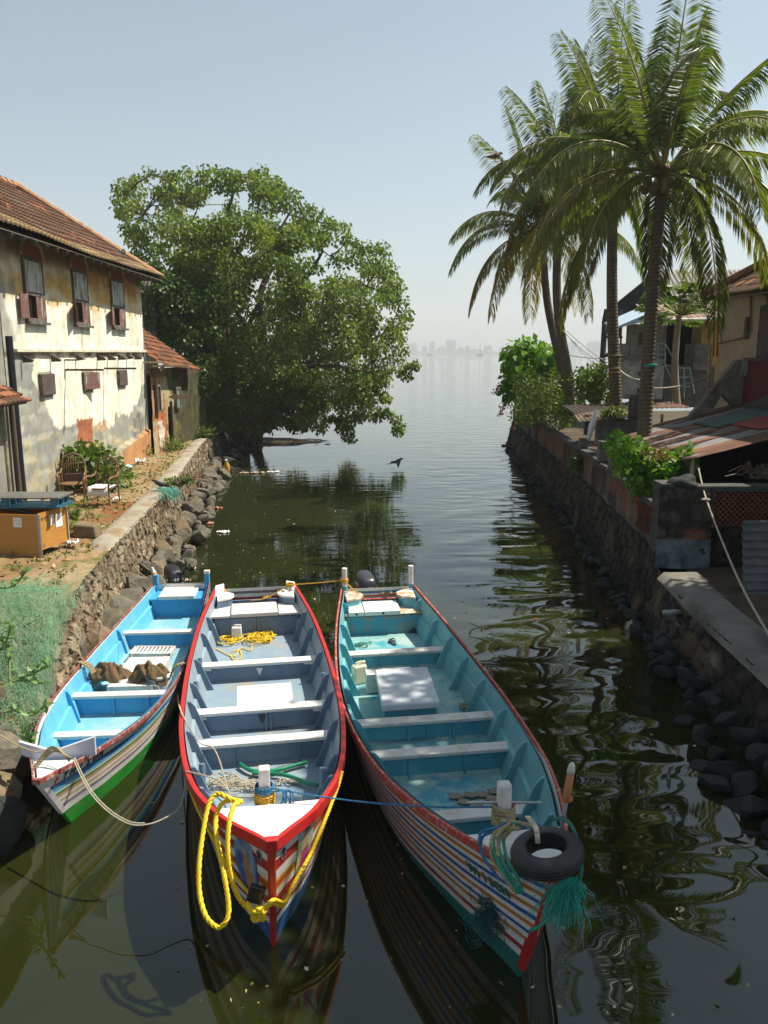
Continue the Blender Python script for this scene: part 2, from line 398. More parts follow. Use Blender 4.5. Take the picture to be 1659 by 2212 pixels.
class Boat:
    def __init__(s, S, T, W, zst, zm, zt, stemu, ratio, zf, off=0., nose=.03, base=(0, .15)):
        s.S = Vector(S); s.T = Vector(T); d = s.T-s.S; s.L = d.length; s.d = d/s.L; s.n = Vector((-s.d.y, s.d.x))
        s.W = W; s.zs, s.zm, s.zt = zst, zm, zt; s.stemu = stemu; s.ratio = ratio; s.zf = zf; s.off = off; s.nose = nose; s.base = base
    def zg(s, u): return s.zm+(s.zs-s.zm)*max(0, 1-u/.4)**2+(s.zt-s.zm)*max(0, (u-.4)/.6)**2
    def w(s, u): return max(s.nose, sinterp(s.W, u))
    def at(s, u, v, z): 
        q = s.S+s.d*(u*s.L)+s.n*(v+s.off*math.sin(math.pi*clamp(u))); return Vector((q.x, q.y, z))
    def uend(s, z):   # stem line
        k = clamp(z/s.zt, -.6, 1); return s.stemu+(1-s.stemu)*(k if k > 0 else k*1.6)
    def hw(s, t, k):  # outside half width at station t and level k (0 water, 1 gunwale)
        r = sinterp(s.ratio, t)
        if k >= 0: return s.w(t)*(r+(1-r)*k**.85)
        return s.w(t)*r*(1-(-k)**2*.75)
    def outer(s, t, k, side):
        zg = s.zg(t); z = k*zg
        ue = s.uend(z if k < 1 else zg); u = t*(ue+(1-ue)*0) if t > .5 else t
        if t > .5:
            g = (t-.5)/.5; u = .5+(ue-.5)*g
        return s.at(u, side*s.hw(t, k), z)
    def inw(s, u, z):  # inside half width
        k = clamp(z/s.zg(u)); t = u
        if u > .5:
            ue = s.uend(z); t = .5+.5*(u-.5)/(ue-.5)
            if t > 1: return -.02
        return s.hw(t, k)-.045
    def uy(s, x, y, z):
        p = P(x, y, z); r = Vector((p.x, p.y))-s.S; return r.dot(s.d)/s.L
    def uv(s, p):
        r = Vector((p[0], p[1]))-s.S; return r.dot(s.d)/s.L, r.dot(s.n)
BO = {
 2: Boat((-2.348, 13.987), (-.881, 5.60), [(-.01, .72), (0, .73), (.17, .9), (.3, .965), (.42, .99), (.53, .98), (.63, .945), (.7, .89), (.78, .8), (.85, .67), (.9, .52), (.94, .37), (.97, .2), (1, .035)],
         .8, .72, 1.25, .952, [(0, .8), (.5, .8), (.8, .72), (.97, .6), (1, .35)], .2, base=(0, .2)),
 3: Boat((-.108, 13.989), (1.217, 5.03), [(-.01, .66), (0, .67), (.17, .85), (.3, .95), (.42, 1.01), (.53, 1.02), (.64, .96), (.74, .85), (.81, .71), (.86, .58), (.92, .39), (.97, .2), (1, .05)],
         .8, .72, 1.35, .932, [(0, .8), (.5, .8), (.78, .74), (.865, .67), (.93, .6), (1, .3)], .2, off=-.08, base=(0, .2)),
 1: Boat((-3.924, 14.88), (-3.356, 7.03), [(-.01, .54), (0, .54), (.15, .62), (.28, .69), (.42, .745), (.53, .755), (.63, .74), (.7, .69), (.76, .63), (.82, .53), (.875, .4), (.92, .29), (.953, .18), (1, .035)],
         .62, .56, .95, .90, [(0, .84), (.5, .84), (.8, .82), (.95, .78), (1, .6)], .12, base=(.25, .27))}
def make_hull(b, k, root):
    mb = MB(); NT, ks = 56, [1, .93, .86, .78, .7, .6, .5, .4, .3, .2, .1, 0, -.12, -.25, -.4, -.48]
    ts = [i/(NT-1) for i in range(NT)]
    uvs = []
    for side in (1, -1):
        for kk in ks:
            for t in ts:
                mb.v.append(tuple(b.outer(t, kk, side))); g_ = b.base[0]+(b.base[1]-b.base[0])*clamp((t-.45)/.5)**1.5; uvs.append((t, .02+(kk-g_)/(1-g_)*.98))
    n = len(ks); o2 = n*NT
    for j in range(n-1):
        for i in range(NT-1):
            a = j*NT+i; mb.f.append((a, a+NT, a+NT+1, a+1)); mb.f.append((a+o2+1, a+o2+NT+1, a+o2+NT, a+o2))
        i = NT-1; a = j*NT+i; mb.f.append((a, a+NT, a+NT+o2, a+o2))        # nose
        a = j*NT; mb.f.append((a, a+o2, a+NT+o2, a+NT))                    # transom
    a = (n-1)*NT
    for i in range(NT-1): mb.f.append((a+i, a+o2+i, a+o2+i+1, a+i+1))
    o = mb.build('hull', HM[k], root, smooth='auto')
    for p in o.data.polygons: p.use_smooth = True
    me = o.data; uvl = me.uv_layers.new(name='UVMap')
    arr = np.array([uvs[l.vertex_index] for l in me.loops], dtype=np.float32); uvl.data.foreach_set('uv', arr.ravel())
    try: me.set_sharp_from_angle(angle=R(50))
    except Exception: pass
    return o
def make_lining(b, root, mat, ustart, uend):
    mb = MB(); NU = 44
    prof = []
    for side in (1, -1):
        pts = []
        lv = lambda u: [b.zg(u)-.005, b.zf+(b.zg(u)-b.zf)*.52, b.zf+(b.zg(u)-b.zf)*.50, b.zf+(b.zg(u)-b.zf)*.47, b.zf]
        offs = [0, 0, -.035, -.035, -.05]
        for j in range(5):
            for i in range(NU):
                u = ustart+(uend-ustart)*i/(NU-1); z = lv(u)[j]
                u_ = min(u, b.uend(z)-.022); pts.append(b.at(u_, side*max(.01, b.inw(u_, z)+offs[j]), z))
        mb.grid(pts, NU, 5, flip=(side > 0))
    o = mb.build('inner_lining', mat, root, smooth='auto'); return o
def make_floor(b, root, mat, u0, u1):
    mb = MB(); NU = 30; pts = []
    for side in (-1, 0, 1):
        for i in range(NU):
            u = min(u0+(u1-u0)*i/(NU-1), b.uend(b.zf)-.025); pts.append(b.at(u, side*max(.01, b.inw(u, b.zf)-.03), b.zf+.003))
    mb.grid(pts, NU, 3); return mb.build('floor', mat, root)
def make_rim(b, root, mat, wd=.055, ht=.08, lip=.015):
    for side in (1, -1):
        mb = MB(); NU = 64; pr = [(lip, .02), (lip, -ht), (-wd+lip, -ht*.4), (-wd+lip, .02)]
        ring = []
        for i in range(NU):
            u = i/(NU-1)*1.0
            c = b.at(u, 0, 0); 
            for q in pr:
                p = b.at(u, side*max(.012, b.w(u)+q[0]), b.zg(u)+q[1]); ring.append(p)
        n = 4; fs = [(i*n+j, i*n+(j+1) % n, (i+1)*n+(j+1) % n, (i+1)*n+j) for i in range(NU-1) for j in range(n)]
        fs += [(3, 2, 1, 0), tuple((NU-1)*n+j for j in range(4))]
        if side < 0: fs = [f[::-1] for f in fs]
        mb.add(ring, fs); o = mb.build('gunwale_rim', mat, root); bevel(o, .008, 2)
    mb = MB()      # nose block joining both rims
    w = b.w(1.)+lip; z = b.zg(1)
    q = [b.at(1.-wd/b.L, -w, z-ht), b.at(1.+.02/b.L, -w, z-ht), b.at(1.+.02/b.L, w, z-ht), b.at(1.-wd/b.L, w, z-ht)]
    mb.hexa(q, [p+Vector((0, 0, ht+.023)) for p in q]); o = mb.build('gunwale_rim', mat, root); bevel(o, .01, 2)
def make_stem(b, root, mat, r=.03, z0=-.1):
    mb = MB(); pts = []
    ring = []
    for i in range(12):
        k = z0/b.zt+(.96-z0/b.zt)*i/11; z = k*b.zg(1)
        hw = (b.hw(1, k)+.012); ue = b.uend(z)
        for du, v in ((-.045, hw+.006), (.03, hw*.5), (.03, -hw*.5), (-.045, -hw-.006)):
            ring.append(b.at(ue+du/b.L, v, z))
    n = 4; fs = [(i*n+j, i*n+(j+1) % n, (i+1)*n+(j+1) % n, (i+1)*n+j) for i in range(11) for j in range(n)]
    mb.add(ring, fs+[(3, 2, 1, 0), (44, 45, 46, 47)]); o = mb.build('stem_post', mat, root); bevel(o, .006, 2); return o
def make_rib(b, root, mat, u, side, top=.05, th=.03, name='rib', w0=.05, w1=.13):
    zg = b.zg(u)-.03; z0 = b.zf; poly = []
    N_ = 8
    for i in range(N_+1):
        z = z0+(zg-z0)*i/N_; poly.append(b.at(u, side*(b.inw(u, z)+.01), z))
    for i in range(N_, -1, -1):
        f = i/N_; z = z0+(zg-z0)*f; wd = w1+(w0-w1)*f
        if f > .95: wd *= .55
        poly.append(b.at(u, side*(b.inw(u, z)-.02-wd), z-(0 if f < .95 else .01)))
    if side < 0: poly = poly[::-1]
    mb = MB(); mb.prism(poly, Vector((b.d.x, b.d.y, 0))*th); o = mb.build(name, mat, root); bevel(o, .007, 2); return o
def make_thwart(b, root, mat, u, z, wd=.17, th=.045, name='thwart', label=None, inset=.0):
    mb = MB(); du = wd/b.L
    q = []
    for uu, sd in ((u-du, -1), (u, -1), (u, 1), (u-du, 1)):
        q.append(b.at(uu, sd*(b.inw(uu, z)-inset), z-th))
    mb.hexa(q[::-1], [p+Vector((0, 0, th)) for p in q[::-1]]); o = mb.build(name, mat, root); bevel(o, .006, 1)
    if label: o['label'] = label
    return o
def make_bulkhead(b, root, mat, u, ztop, gap=.02, th=.02, battens=(), rod=None):
    mb = MB(); poly = []
    z0 = b.zf+gap
    for sd in (-1, 1):
        zs_ = [z0, (z0+ztop)/2, ztop]
        if sd > 0: zs_ = zs_[::-1]
        for z in zs_: poly.append(b.at(u, sd*(b.inw(u, z)-.035), z))
    d = Vector((b.d.x, b.d.y, 0))
    mb.prism(poly, -d*th); o = mb.build('bulkhead', mat, root)
    for v in battens:
        m2 = MB(); m2.box(b.at(u+.012/b.L, v, (b.zf+ztop)/2), (.028, .02, ztop-b.zf-.004), Matrix.Rotation(math.atan2(b.n.y, b.n.x), 3, 'Z')); m2.build('batten', mat, root)
    return o
def brect(b, mb, u0, u1, v0, v1, z0, z1, sh=0):
    q = [b.at(u0, v0+sh, z0), b.at(u1, v0, z0), b.at(u1, v1, z0), b.at(u0, v1+sh, z0)][::-1]
    mb.hexa(q, [Vector((p.x, p.y, z1)) for p in q])
def make_bowdeck(b, root, mat, u0, dz=-.03, th=.03):
    mb = MB(); NU = 10; top = []
    for side in (-1, 1):
        for i in range(NU):
            u = u0+(.995-u0)*i/(NU-1); top.append(b.at(u, side*max(.02, b.w(u)-.045), b.zg(u)+dz))
    n0 = 2*NU; vs = top+[p-Vector((0, 0, th)) for p in top]
    fs = []
    for i in range(NU-1): fs += [(i, i+1, NU+i+1, NU+i), (n0+i, n0+NU+i, n0+NU+i+1, n0+i+1)]
    fs.append((0, NU, n0+NU, n0)); mb.add(vs, fs); return mb.build('bow_deck', mat, root)
def make_transom(b, root, mat, cap, zlow=.62, zf=None, u=0.012, notch=.36):
    """stern board, cut down in the middle where the motor hangs"""
    zt = b.zg(0)-.03; poly = []
    zf = b.zf if zf is None else zf
    W0, W1 = b.inw(0, zf), b.inw(0, zt)
    pts = [(-W0, zf), (W0, zf), (W1, zt), (notch+.12, zt), (notch, zlow), (-notch, zlow), (-notch-.12, zt), (-W1, zt)]
    mb = MB(); d = Vector((b.d.x, b.d.y, 0))
    # three convex strips
    for lo, hi in (((-W1+.0, -notch-.06), (zf, zt)), ((-notch-.06, notch+.06), (zf, zlow)), ((notch+.06, W1), (zf, zt))):
        q = [b.at(u, lo[0] if lo[0] > -W1 else -W0, hi[0]), b.at(u, lo[1] if lo[1] < W1 else W0, hi[0]), b.at(u, lo[1], hi[1]), b.at(u, lo[0], hi[1])]
        mb.prism(q, -d*.035)
    o = mb.build('transom', mat, root)
    if cap:
        m2 = MB(); brect(b, m2, u-.045/b.L, u+.008/b.L, -notch-.05, notch+.05, zlow, zlow+.02); m2.build('transom_cap', cap, root)
    return o
BW = []   # boat roots
def jerry(name, p, s, mat, label, cat='canister', rz=0):
    t = thing(name, p, label, cat)
    mb = MB(); mb.box((0, 0, .5*s), (.7*s, .42*s, .95*s)); body = mb.build('body', mat, t, local=True, smooth='auto'); bevel(body, .09*s, 4)
    mb = MB(); mb.tube([(-.2*s, 0, .96*s), (-.17*s, 0, 1.1*s), (.1*s, 0, 1.12*s), (.16*s, 0, .96*s)], .05*s, n=8); mb.build('handle', mat, t, local=True, smooth=True)
    mb = MB(); mb.lathe([(.07*s, .94*s), (.07*s, 1.05*s), (.085*s, 1.05*s), (.085*s, 1.12*s), (0.01, 1.12*s)], (.25*s, 0, 0), n=12); mb.build('cap', mat, t, local=True, smooth='auto')
    t.rotation_euler = (0, 0, rz); return t
def text_mesh(name, body, size, M4, mat, parent, extrude=.001, font_shear=0):
    cu = bpy.data.curves.new(name, 'FONT'); cu.body = body; cu.size = size; cu.extrude = extrude; cu.align_x = 'CENTER'; cu.align_y = 'CENTER'; cu.shear = font_shear; cu.offset = size*.012
    o = bpy.data.objects.new(name, cu); C.objects.link(o)
    dg = bpy.context.evaluated_depsgraph_get(); me = bpy.data.meshes.new_from_object(o.evaluated_get(dg)); bpy.data.objects.remove(o)
    me.materials.clear(); me.materials.append(mat); me.transform(M4); off = wloc(parent)
    me.transform(Matrix.Translation(-off)); ob = bpy.data.objects.new(name, me); C.objects.link(ob); ob.parent = parent; return ob
def frame(o, x, y):   # matrix with origin o, x dir and y dir
    x = Vector(x).normalized(); z = x.cross(Vector(y)).normalized(); y = z.cross(x)
    m = Matrix((x, y, z)).transposed().to_4x4(); m.translation = o; return m
def engine(p, rz, cowl_mat, label, tiller, stripe, s=1.0, marks=()):
    t = thing('outboard_motor', p, label, 'outboard motor')
    rot = Matrix.Rotation(rz, 4, 'Z')
    def loft(secs, name, mat, n=28, par=t):
        mb = MB(); vs = []
        for (cx_, z, rx, ry, ex, tilt) in secs:
            for j in range(n):
                a = 2*math.pi*j/n; ca, sa = math.cos(a), math.sin(a)
                x = cx_+rx*abs(ca)**(2/ex)*(1 if ca > 0 else -1); y = ry*abs(sa)**(2/ex)*(1 if sa > 0 else -1)
                vs.append(rot @ Vector((x*s, y*s, (z+tilt*x)*s)))
        k = len(secs); fs = [(i*n+j, i*n+(j+1) % n, (i+1)*n+(j+1) % n, (i+1)*n+j) for i in range(k-1) for j in range(n)]
        fs += [tuple(range(n-1, -1, -1)), tuple((k-1)*n+j for j in range(n))]
        mb.add(vs, fs); o = mb.build(name, mat, par, local=True, smooth='auto'); return o
    # x = aft(-)/forward(+); cowl
    cowl = loft([(0, .0, .2, .13, 3.2, 0), (0, .05, .225, .15, 3.4, 0), (0, .14, .24, .158, 3.6, 0), (-.01, .22, .235, .155, 3.6, -.05), (-.02, .27, .215, .14, 3.4, -.1), (-.03, .30, .18, .115, 3, -.15), (-.04, .315, .12, .07, 2.6, -.16)], 'cowl', cowl_mat)
    loft([(0, -.12, .12, .09, 2.6, 0), (0, -.06, .19, .12, 3, 0), (0, -.003, .205, .132, 3.2, 0)], 'lower_cowl', black_pl)
    mb = MB(); mb.box(rot @ Vector((0.0, 0, -.45*s)), (.12*s, .07*s, .75*s), rot.to_3x3()); o = mb.build('leg', black_pl, t, local=True); bevel(o, .02)
    mb = MB(); mb.box(rot @ Vector((.17*s, 0, -.17*s)), (.07*s, .2*s, .26*s), rot.to_3x3()); o = mb.build('clamp_bracket', chrome, t, local=True); bevel(o, .01)
    if stripe:
        mb = MB()
        for sg in (1, -1):
            mb = MB(); mb.box(rot @ Vector((-.02*s, sg*.1545*s, .085*s)), (.32*s, .01*s, .055*s), rot.to_3x3()); mb.build('side_stripe', stripe, cowl, local=True)
    a = [rot @ (Vector(q)*s) for q in tiller]; mb = MB(); mb.tube(a[:-1], .016*s, n=8); h = mb.build('tiller', black_pl, t, local=True, smooth=True)
    mb = MB(); mb.tube(a[-2:], .026*s, n=10); mb.build('grip', rubber, h, local=True, smooth=True)
    for body, size, o_, xd, yd in marks:
        q = rot @ (Vector(o_)*s); m4 = frame(Vector(p)+q, rot.to_3x3() @ Vector(xd), rot.to_3x3() @ Vector(yd))
        text_mesh('lettering', body, size*s, m4, paper, cowl)
    return t
# ---------------- boat 2 : slate blue with red rim
b = BO[2]
r2 = thing('fishing_boat', b.at(.5, 0, 0), 'slate blue open fishing boat with thick red rim, moored in the middle of the three', 'boat', 'open fishing boats moored side by side')
make_hull(b, 2, r2); make_lining(b, r2, in_b2, .005, .965); make_floor(b, r2, floor_b2, 0.005, .955); make_rim(b, r2, red_rim, .052, .085); make_stem(b, r2, red_rim)
make_transom(b, r2, grey_b2, None, zlow=.60, notch=.62)
TH2 = [(.337, .48), (.530, .5), (.632, .5)]
for i, (u, z) in enumerate(TH2):
    make_thwart(b, r2, white_clean, u, z); make_bulkhead(b, r2, grey_b2, u-.004, z-.045, battens=[(.03,), (.05, .11), (-.35, .42)][i])
us = .108
make_bulkhead(b, r2, grey_b2, us, .555, gap=.0, battens=(-.03, .03))
mb = MB()
brect(b, mb, .04, us, -(b.inw(.07, .57)-.0), b.inw(.07, .57), .53, .56); mb.build('stern_seat', grey_b2, r2)
for v0, v1, lb in ((-.80, -.45, 'short white hatch'), (-.43, .36, 'wide white hatch'), (.38, .80, 'short white hatch')):
    mb = MB(); brect(b, mb, .041, us+.004, v0, min(v1, .78), .562, .625 if lb[0] == 'w' else .6); o = mb.build('seat_hatch', white_paint, r2); bevel(o, .006); 
for u in (.15, .235, .36, .46, .535, .645, .765, .83):
    for sd in (1, -1): make_rib(b, r2, grey_b2, u, sd)
mb = MB(); brect(b, mb, .435, .513, -.30, .40, b.zf+.005, .445); mb.build('fish_box', white_clean, r2)
o = [c for c in r2.children if c.name.startswith('fish_box')][0]
mb = MB(); brect(b, mb, .432, .5095, -.32, .42, .447, .49); o2 = mb.build('lid', white_clean, o); o2.parent = o; bevel(o2, .008)
make_bowdeck(b, r2, white_clean, .907, dz=.0)
mb = MB(); mb.box(b.at(.897, -.03, 1.16), (.1, .1, .5), Matrix.Rotation(math.atan2(b.n.y, b.n.x), 3, 'Z')); o = mb.build('mooring_post', white_paint, r2); bevel(o, .012)
make_bulkhead(b, r2, grey_b2, .90, 1.02, gap=0)
# triangular stickers on the bulkheads
for u, z, col, fl in ((.337, .35, white_clean, -1), (.530, .36, black_pl, -1)):
    mb = MB(); c0 = b.at(u-.003+.006/b.L, .0, z); mb.prism([c0+Vector((-.05, 0, .05)), c0+Vector((.05, 0, .05)), c0+Vector((0, 0, -.07))][::-1], Vector((0, -.004, 0))); mb.build('triangle_sticker', col, r2)
for u, z in ((.337, .42), (.53, .43)):
    for v in (-.78, .74):
        mb = MB(); mb.box(b.at(u-.003+.006/b.L, v, z), (.16, .004, .035)); mb.build('sticker', white_clean, r2)
# oar tubes on the sides
for u, sd in ((.35, -1), (.45, -1), (.45, 1), (.755, -1), (.80, 1), (.05, 1)):
    mb = MB(); a = b.at(u, sd*(b.inw(u, .6)-.06), b.zg(u)-.06); mb.tube([a, a+Vector((b.d.x*.05, b.d.y*.05, -.2))], .035, n=12); mb.build('oar_tube', grey_b2, r2, smooth='auto')
def stern_knee(b, root, side, mat, block, head=True, padw=.3, wood=None):
    zt = b.zg(0)
    mb = MB(); w = b.inw(.02, zt-.1)
    pl = [(0., w), (.0, w-.13), (.018, w-padw), (.034, w-padw-.01), (.05, w-padw+.06), (.062, w-.02)]
    poly = [b.at(u, side*v, zt-.08) for u, v in pl]
    if side > 0: poly = poly[::-1]
    mb.prism(poly, (0, 0, .04)); o = mb.build('stern_pad', mat, root); bevel(o, .01)
    mb = MB(); poly2 = [b.at(u, side*(w+(v-w)*.9), zt-.34) for u, v in pl]
    if side > 0: poly2 = poly2[::-1]
    mb.prism(poly2, (0, 0, .258)); mb.build('pad_block', block, root)
    if head:
        mb = MB(); q = [b.at(-.004, side*(w+.03), zt-.06), b.at(.03, side*(w+.03), zt-.06), b.at(.024, side*(w-.1), zt-.06), b.at(-.004, side*(w-.14), zt-.06)]
        tp = [b.at(-.01, side*(w+.03), zt+.05), b.at(.008, side*(w+.03), zt+.04), b.at(.002, side*(w-.12), zt+.07), b.at(-.012, side*(w-.13), zt+.08)]
        if side > 0: q = q[::-1]; tp = tp[::-1]
        mb.hexa(q[::1], tp[::1]); o = mb.build('stern_head', mat, root); bevel(o, .01)
for sd in (1, -1): stern_knee(b, r2, sd, white_clean, grey_b2)
for v in (-.2, .35):
    mb = MB(); mb.box(b.at(.018, v, .545), (.26, .012, .06)); pl_ = mb.build('hinge_plate', chrome, r2)
    mb = MB()
    for dx in (-.07, .07): mb.lathe([(.012, 0), (.012, .012), (.004, .014)], b.at(.02, v+dx, .55), n=8)
    mb.build('bolt', dark_rust, pl_)
# pictures painted on the bow: a blue oval panel with an orange robe (left), a pink robed figure (right)
def hull_patch(b, side, t0, t1, k0, k1, colfn, name, root, nx=14, ny=22, off=.006, lab=None):
    mb = MB(); pts = []; cols = []; keep = []
    for j in range(ny):
        for i in range(nx):
            a, e = i/(nx-1), j/(ny-1); t = t0+(t1-t0)*a; k = k0+(k1-k0)*e
            p = b.outer(t, k, side); q = b.outer(t+.004, k, side); r_ = b.outer(t, k-.02, side)
            n_ = (q-p).cross(r_-p).normalized()*side*-1
            cen = b.at(.6, 0, .3)
            if n_.dot(p-cen) < 0: n_ = -n_
            pts.append(p+n_*off); c = colfn(a*2-1, e*2-1); cols.append(c or (0, 0, 0)); keep.append(c is not None)
    fs = []
    for j in range(ny-1):
        for i in range(nx-1):
            q = (j*nx+i, j*nx+i+1, (j+1)*nx+i+1, (j+1)*nx+i)
            if all(keep[x] for x in q): fs.append(q)
    mb.v = [tuple(p) for p in pts]; mb.f = fs; mb.c = cols
    o = mb.build(name, VCP, root, smooth=True)
    if lab: o['label'] = lab
    return o
def pic_left(x, y):
    if x*x+y*y > 1.02: return None
    if abs(x-.1) < .32-abs(y+.2)*.25 and -.75 < y < .35: return (.5, .2, .06) if y < .1 else (.45, .22, .12)
    if (x+.05)**2/.03+(y-.5)**2/.03 < 1: return (.5, .35, .28)
    return mix((.04, .09, .3), (.25, .42, .6), .5+1.2*mn.noise(Vector((x*2.2, y*2.6, 1.5))))
def pic_right(x, y):
    if abs(x) > .95: return None
    if x*x/.12+(y-.62)**2/.05 < 1: return (.06, .04, .03) if y > .66 else (.55, .34, .24)
    if abs(x) < .42-.1*y and -.95 < y < .0: return (.42, .02, .2)
    if abs(x) < .3 and 0 <= y < .45: return (.5, .36, .2)
    if x > .3 and y < .6: return mix((.5, .5, .25), (.2, .4, .2), .5+mn.noise(Vector((x*3, y*3, 4))))
    return mix((.55, .55, .5), (.3, .42, .4), .5+mn.noise(Vector((x*3, y*3, 9))))
hull_patch(b, -1, .945, .985, .34, .93, pic_left, 'bow_painting', r2, lab='painted blue oval with an orange robed figure on the left of the bow')
hull_patch(b, 1, .93, .965, .42, .93, pic_right, 'bow_painting', r2, lab='painted figure in a pink dress on the right of the bow')
def eye(x, y):
    if x*x+y*y > 1: return None
    return (.04, .04, .05) if x*x+y*y < .35 else (.5, .48, .5) if x*x+y*y < .6 else (.1, .1, .12)
for sd in (1, -1): hull_patch(b, sd, .982, .993, .76, .9, eye, 'bow_painting', r2, nx=8, ny=10, lab='small dark eye shape painted beside the stem')
# ---------------- boat 3 : teal
b = BO[3]
r3 = thing('fishing_boat', b.at(.5, 0, 0), 'largest open fishing boat, teal inside, hull striped blue and orange, tyre on its bow', 'boat', 'open fishing boats moored side by side')
make_hull(b, 3, r3); make_lining(b, r3, in_b3, .005, .965); make_floor(b, r3, floor_b3, .005, .955); make_rim(b, r3, red_rim3, .032, .06); make_stem(b, r3, red_rim, z0=.12)
make_transom(b, r3, teal_b3, red_rim3, zlow=.60, notch=.5)
for i, (u, z) in enumerate([(.262, .46), (.527, .48), (.622, .5), (.775, .55)]):
    make_thwart(b, r3, white_paint, u, z, wd=.18); make_bulkhead(b, r3, teal_b3, u-.004, z-.045, gap=.035, battens=[(-.55, -.3, .35), (-.2, .05, .38), (-.35, .3), ()][i])
us = .09
make_bulkhead(b, r3, paint('stained teal board', (.06, .28, .36), (.3, .22, .13), scale=3, lo=.5, hi=.68, rough=.7), us, .55, gap=0)
mb = MB(); brect(b, mb, .03, us, -b.inw(.06, .55), b.inw(.06, .55), .52, .556); mb.build('stern_seat', bare_pad, r3)
for v0, v1 in ((-.6, -.34), (-.32, .3)):
    mb = MB(); brect(b, mb, .03, us+.005, v0, v1, .558, .63); o = mb.build('seat_hatch', white_clean, r3); bevel(o, .006)
    m2 = MB(); m2.lathe([(.02, 0), (.02, .006)], (0, 0, 0), n=10); 
    q = b.at(us+.0058, (v0+v1)/2, .595); m2.v = [(q.x+x, q.y-z, q.z+y) for x, y, z in m2.v]; m2.build('keyhole', black_pl, o)
for u in (.07, .18, .27, .36, .45, .56, .67, .775, .865):
    for sd in (1, -1): make_rib(b, r3, teal_b3 if sd < 0 else in_b3, u, sd, w0=.06, w1=.15)
# engine box with raised lid
u0, u1 = b.uy(870, 1443, .62), b.uy(895, 1512, .62)
mb = MB(); brect(b, mb, u0, u1, -.46, .22, b.zf+.005, .5, sh=.06); o = mb.build('engine_box', teal_b3, r3)
m2 = MB(); brect(b, m2, u0-.006, u1+.006, -.5, .26, .505, .6, sh=.06); l2 = m2.build('lid', paint('grey white lid', (.52, .54, .57), (.46, .48, .52), rough=.6), o); l2.parent = o; bevel(l2, .02, 3)
m2 = MB(); brect(b, m2, u0-.035, u0-.012, -.55, .12, .22, .5); m2.build('back_board', white_paint, r3)
make_bowdeck(b, r3, white_clean, .905, dz=.0)
make_bulkhead(b, r3, teal_b3, .90, 1.05, gap=0)
mb = MB(); mb.box(b.at(.893, -.06, 1.28), (.11, .1, .52), Matrix.Rotation(math.atan2(b.n.y, b.n.x), 3, 'Z')); post3 = mb.build('mooring_post', white_paint, r3); bevel(post3, .02, 3)
mb = MB(); c0 = b.at(.893, -.06, 1.36)
for i in range(16): 
    x = -.31+.039*i; mb.tube([c0+Vector((x, 0, 0)), c0+Vector((x+.02, 0, 0))], .014 if i % 2 else .011, n=8)
mb.tube([c0+Vector((-.31, 0, 0)), c0+Vector((.31, 0, 0))], .010, n=8); mb.build('cleat_bar', chrome, r3)
for sd in (1, -1): stern_knee(b, r3, sd, bare_pad, teal_b3, head=False, padw=.32)
for sd in (1, -1):
    q = b.at(-.005, sd*(b.w(0)-.06), b.zg(0)-.1); mb = MB(); mb.tube([q, q+Vector((0, 0, .48))], .05, n=14); o = mb.build('stern_post', white_paint, r3, smooth='auto'); bevel(o, .01)
    m2 = MB(); m2.tube([q+Vector((0, 0, -.2)), q+Vector((0, 0, .14))], .062, n=14); m2.build('post_socket', teal_b3, r3, smooth='auto')
# ---------------- boat 1 : sky blue
b = BO[1]
r1 = thing('fishing_boat', b.at(.5, 0, 0), 'smallest open fishing boat, sky blue inside and green below, moored beside the left stone bank', 'boat', 'open fishing boats moored side by side')
make_hull(b, 1, r1); make_lining(b, r1, in_b1, .005, .96); make_floor(b, r1, floor_b1, .005, .95); make_rim(b, r1, red_rim1, .02, .04, .006)
make_transom(b, r1, blue_b1, None, zlow=.46, notch=.4)
make_stem(b, r1, paint('worn white stem', (.7, .66, .66), (.5, .44, .46), rough=.6), z0=.25)
for i, (z, yy, fl) in enumerate([(.40, 1400, .12), (.42, 1547, .12)]):
    u = b.uy([345, 238][i], yy, fl); make_thwart(b, r1, white_paint, u, z, wd=.15); make_bulkhead(b, r1, blue_b1, u-.004, z-.045, gap=.02, battens=[(), (-.12, .35)][i])
u = b.uy(170, 1590, .44); make_thwart(b, r1, white_paint, u, .44, wd=.14); make_bulkhead(b, r1, blue_b1, u-.004, .395, battens=(.1,))
us = b.uy(370, 1333, .12)
make_bulkhead(b, r1, blue_b1, us, .46, gap=0)
mb = MB(); brect(b, mb, us-.085, us+.003, -b.inw(.06, .46), b.inw(.06, .46), .45, .48); mb.build('stern_seat', blue_b1, r1)
mb = MB(); brect(b, mb, us-.088, us+.01, -.33, .33, .482, .55); o = mb.build('seat_hatch', white_paint, r1); bevel(o, .008)
mb = MB(); brect(b, mb, b.uy(300, 1419, .3), b.uy(280, 1482, .3), -.36, .28, b.zf+.005, .3, sh=.05); o = mb.build('fish_box', white_paint, r1); bevel(o, .01)
for sd in (1, -1):
    for u in (.3, .62): make_rib(b, r1, blue_b1, u, sd, w0=.03, w1=.07)
    q = b.at(.0, sd*(b.w(0)-.05), b.zg(0)-.12); mb = MB(); mb.box(q+Vector((0, 0, .1)), (.09, .09, .4)); o = mb.build('stern_post', blue_b1, r1); bevel(o, .008)
    if sd > 0:
        mb = MB(); mb.box(q+Vector((0, 0, .335)), (.1, .1, .06)); mb.build('post_cap', white_paint, r1)
make_bowdeck(b, r1, white_clean, .93, dz=.0)
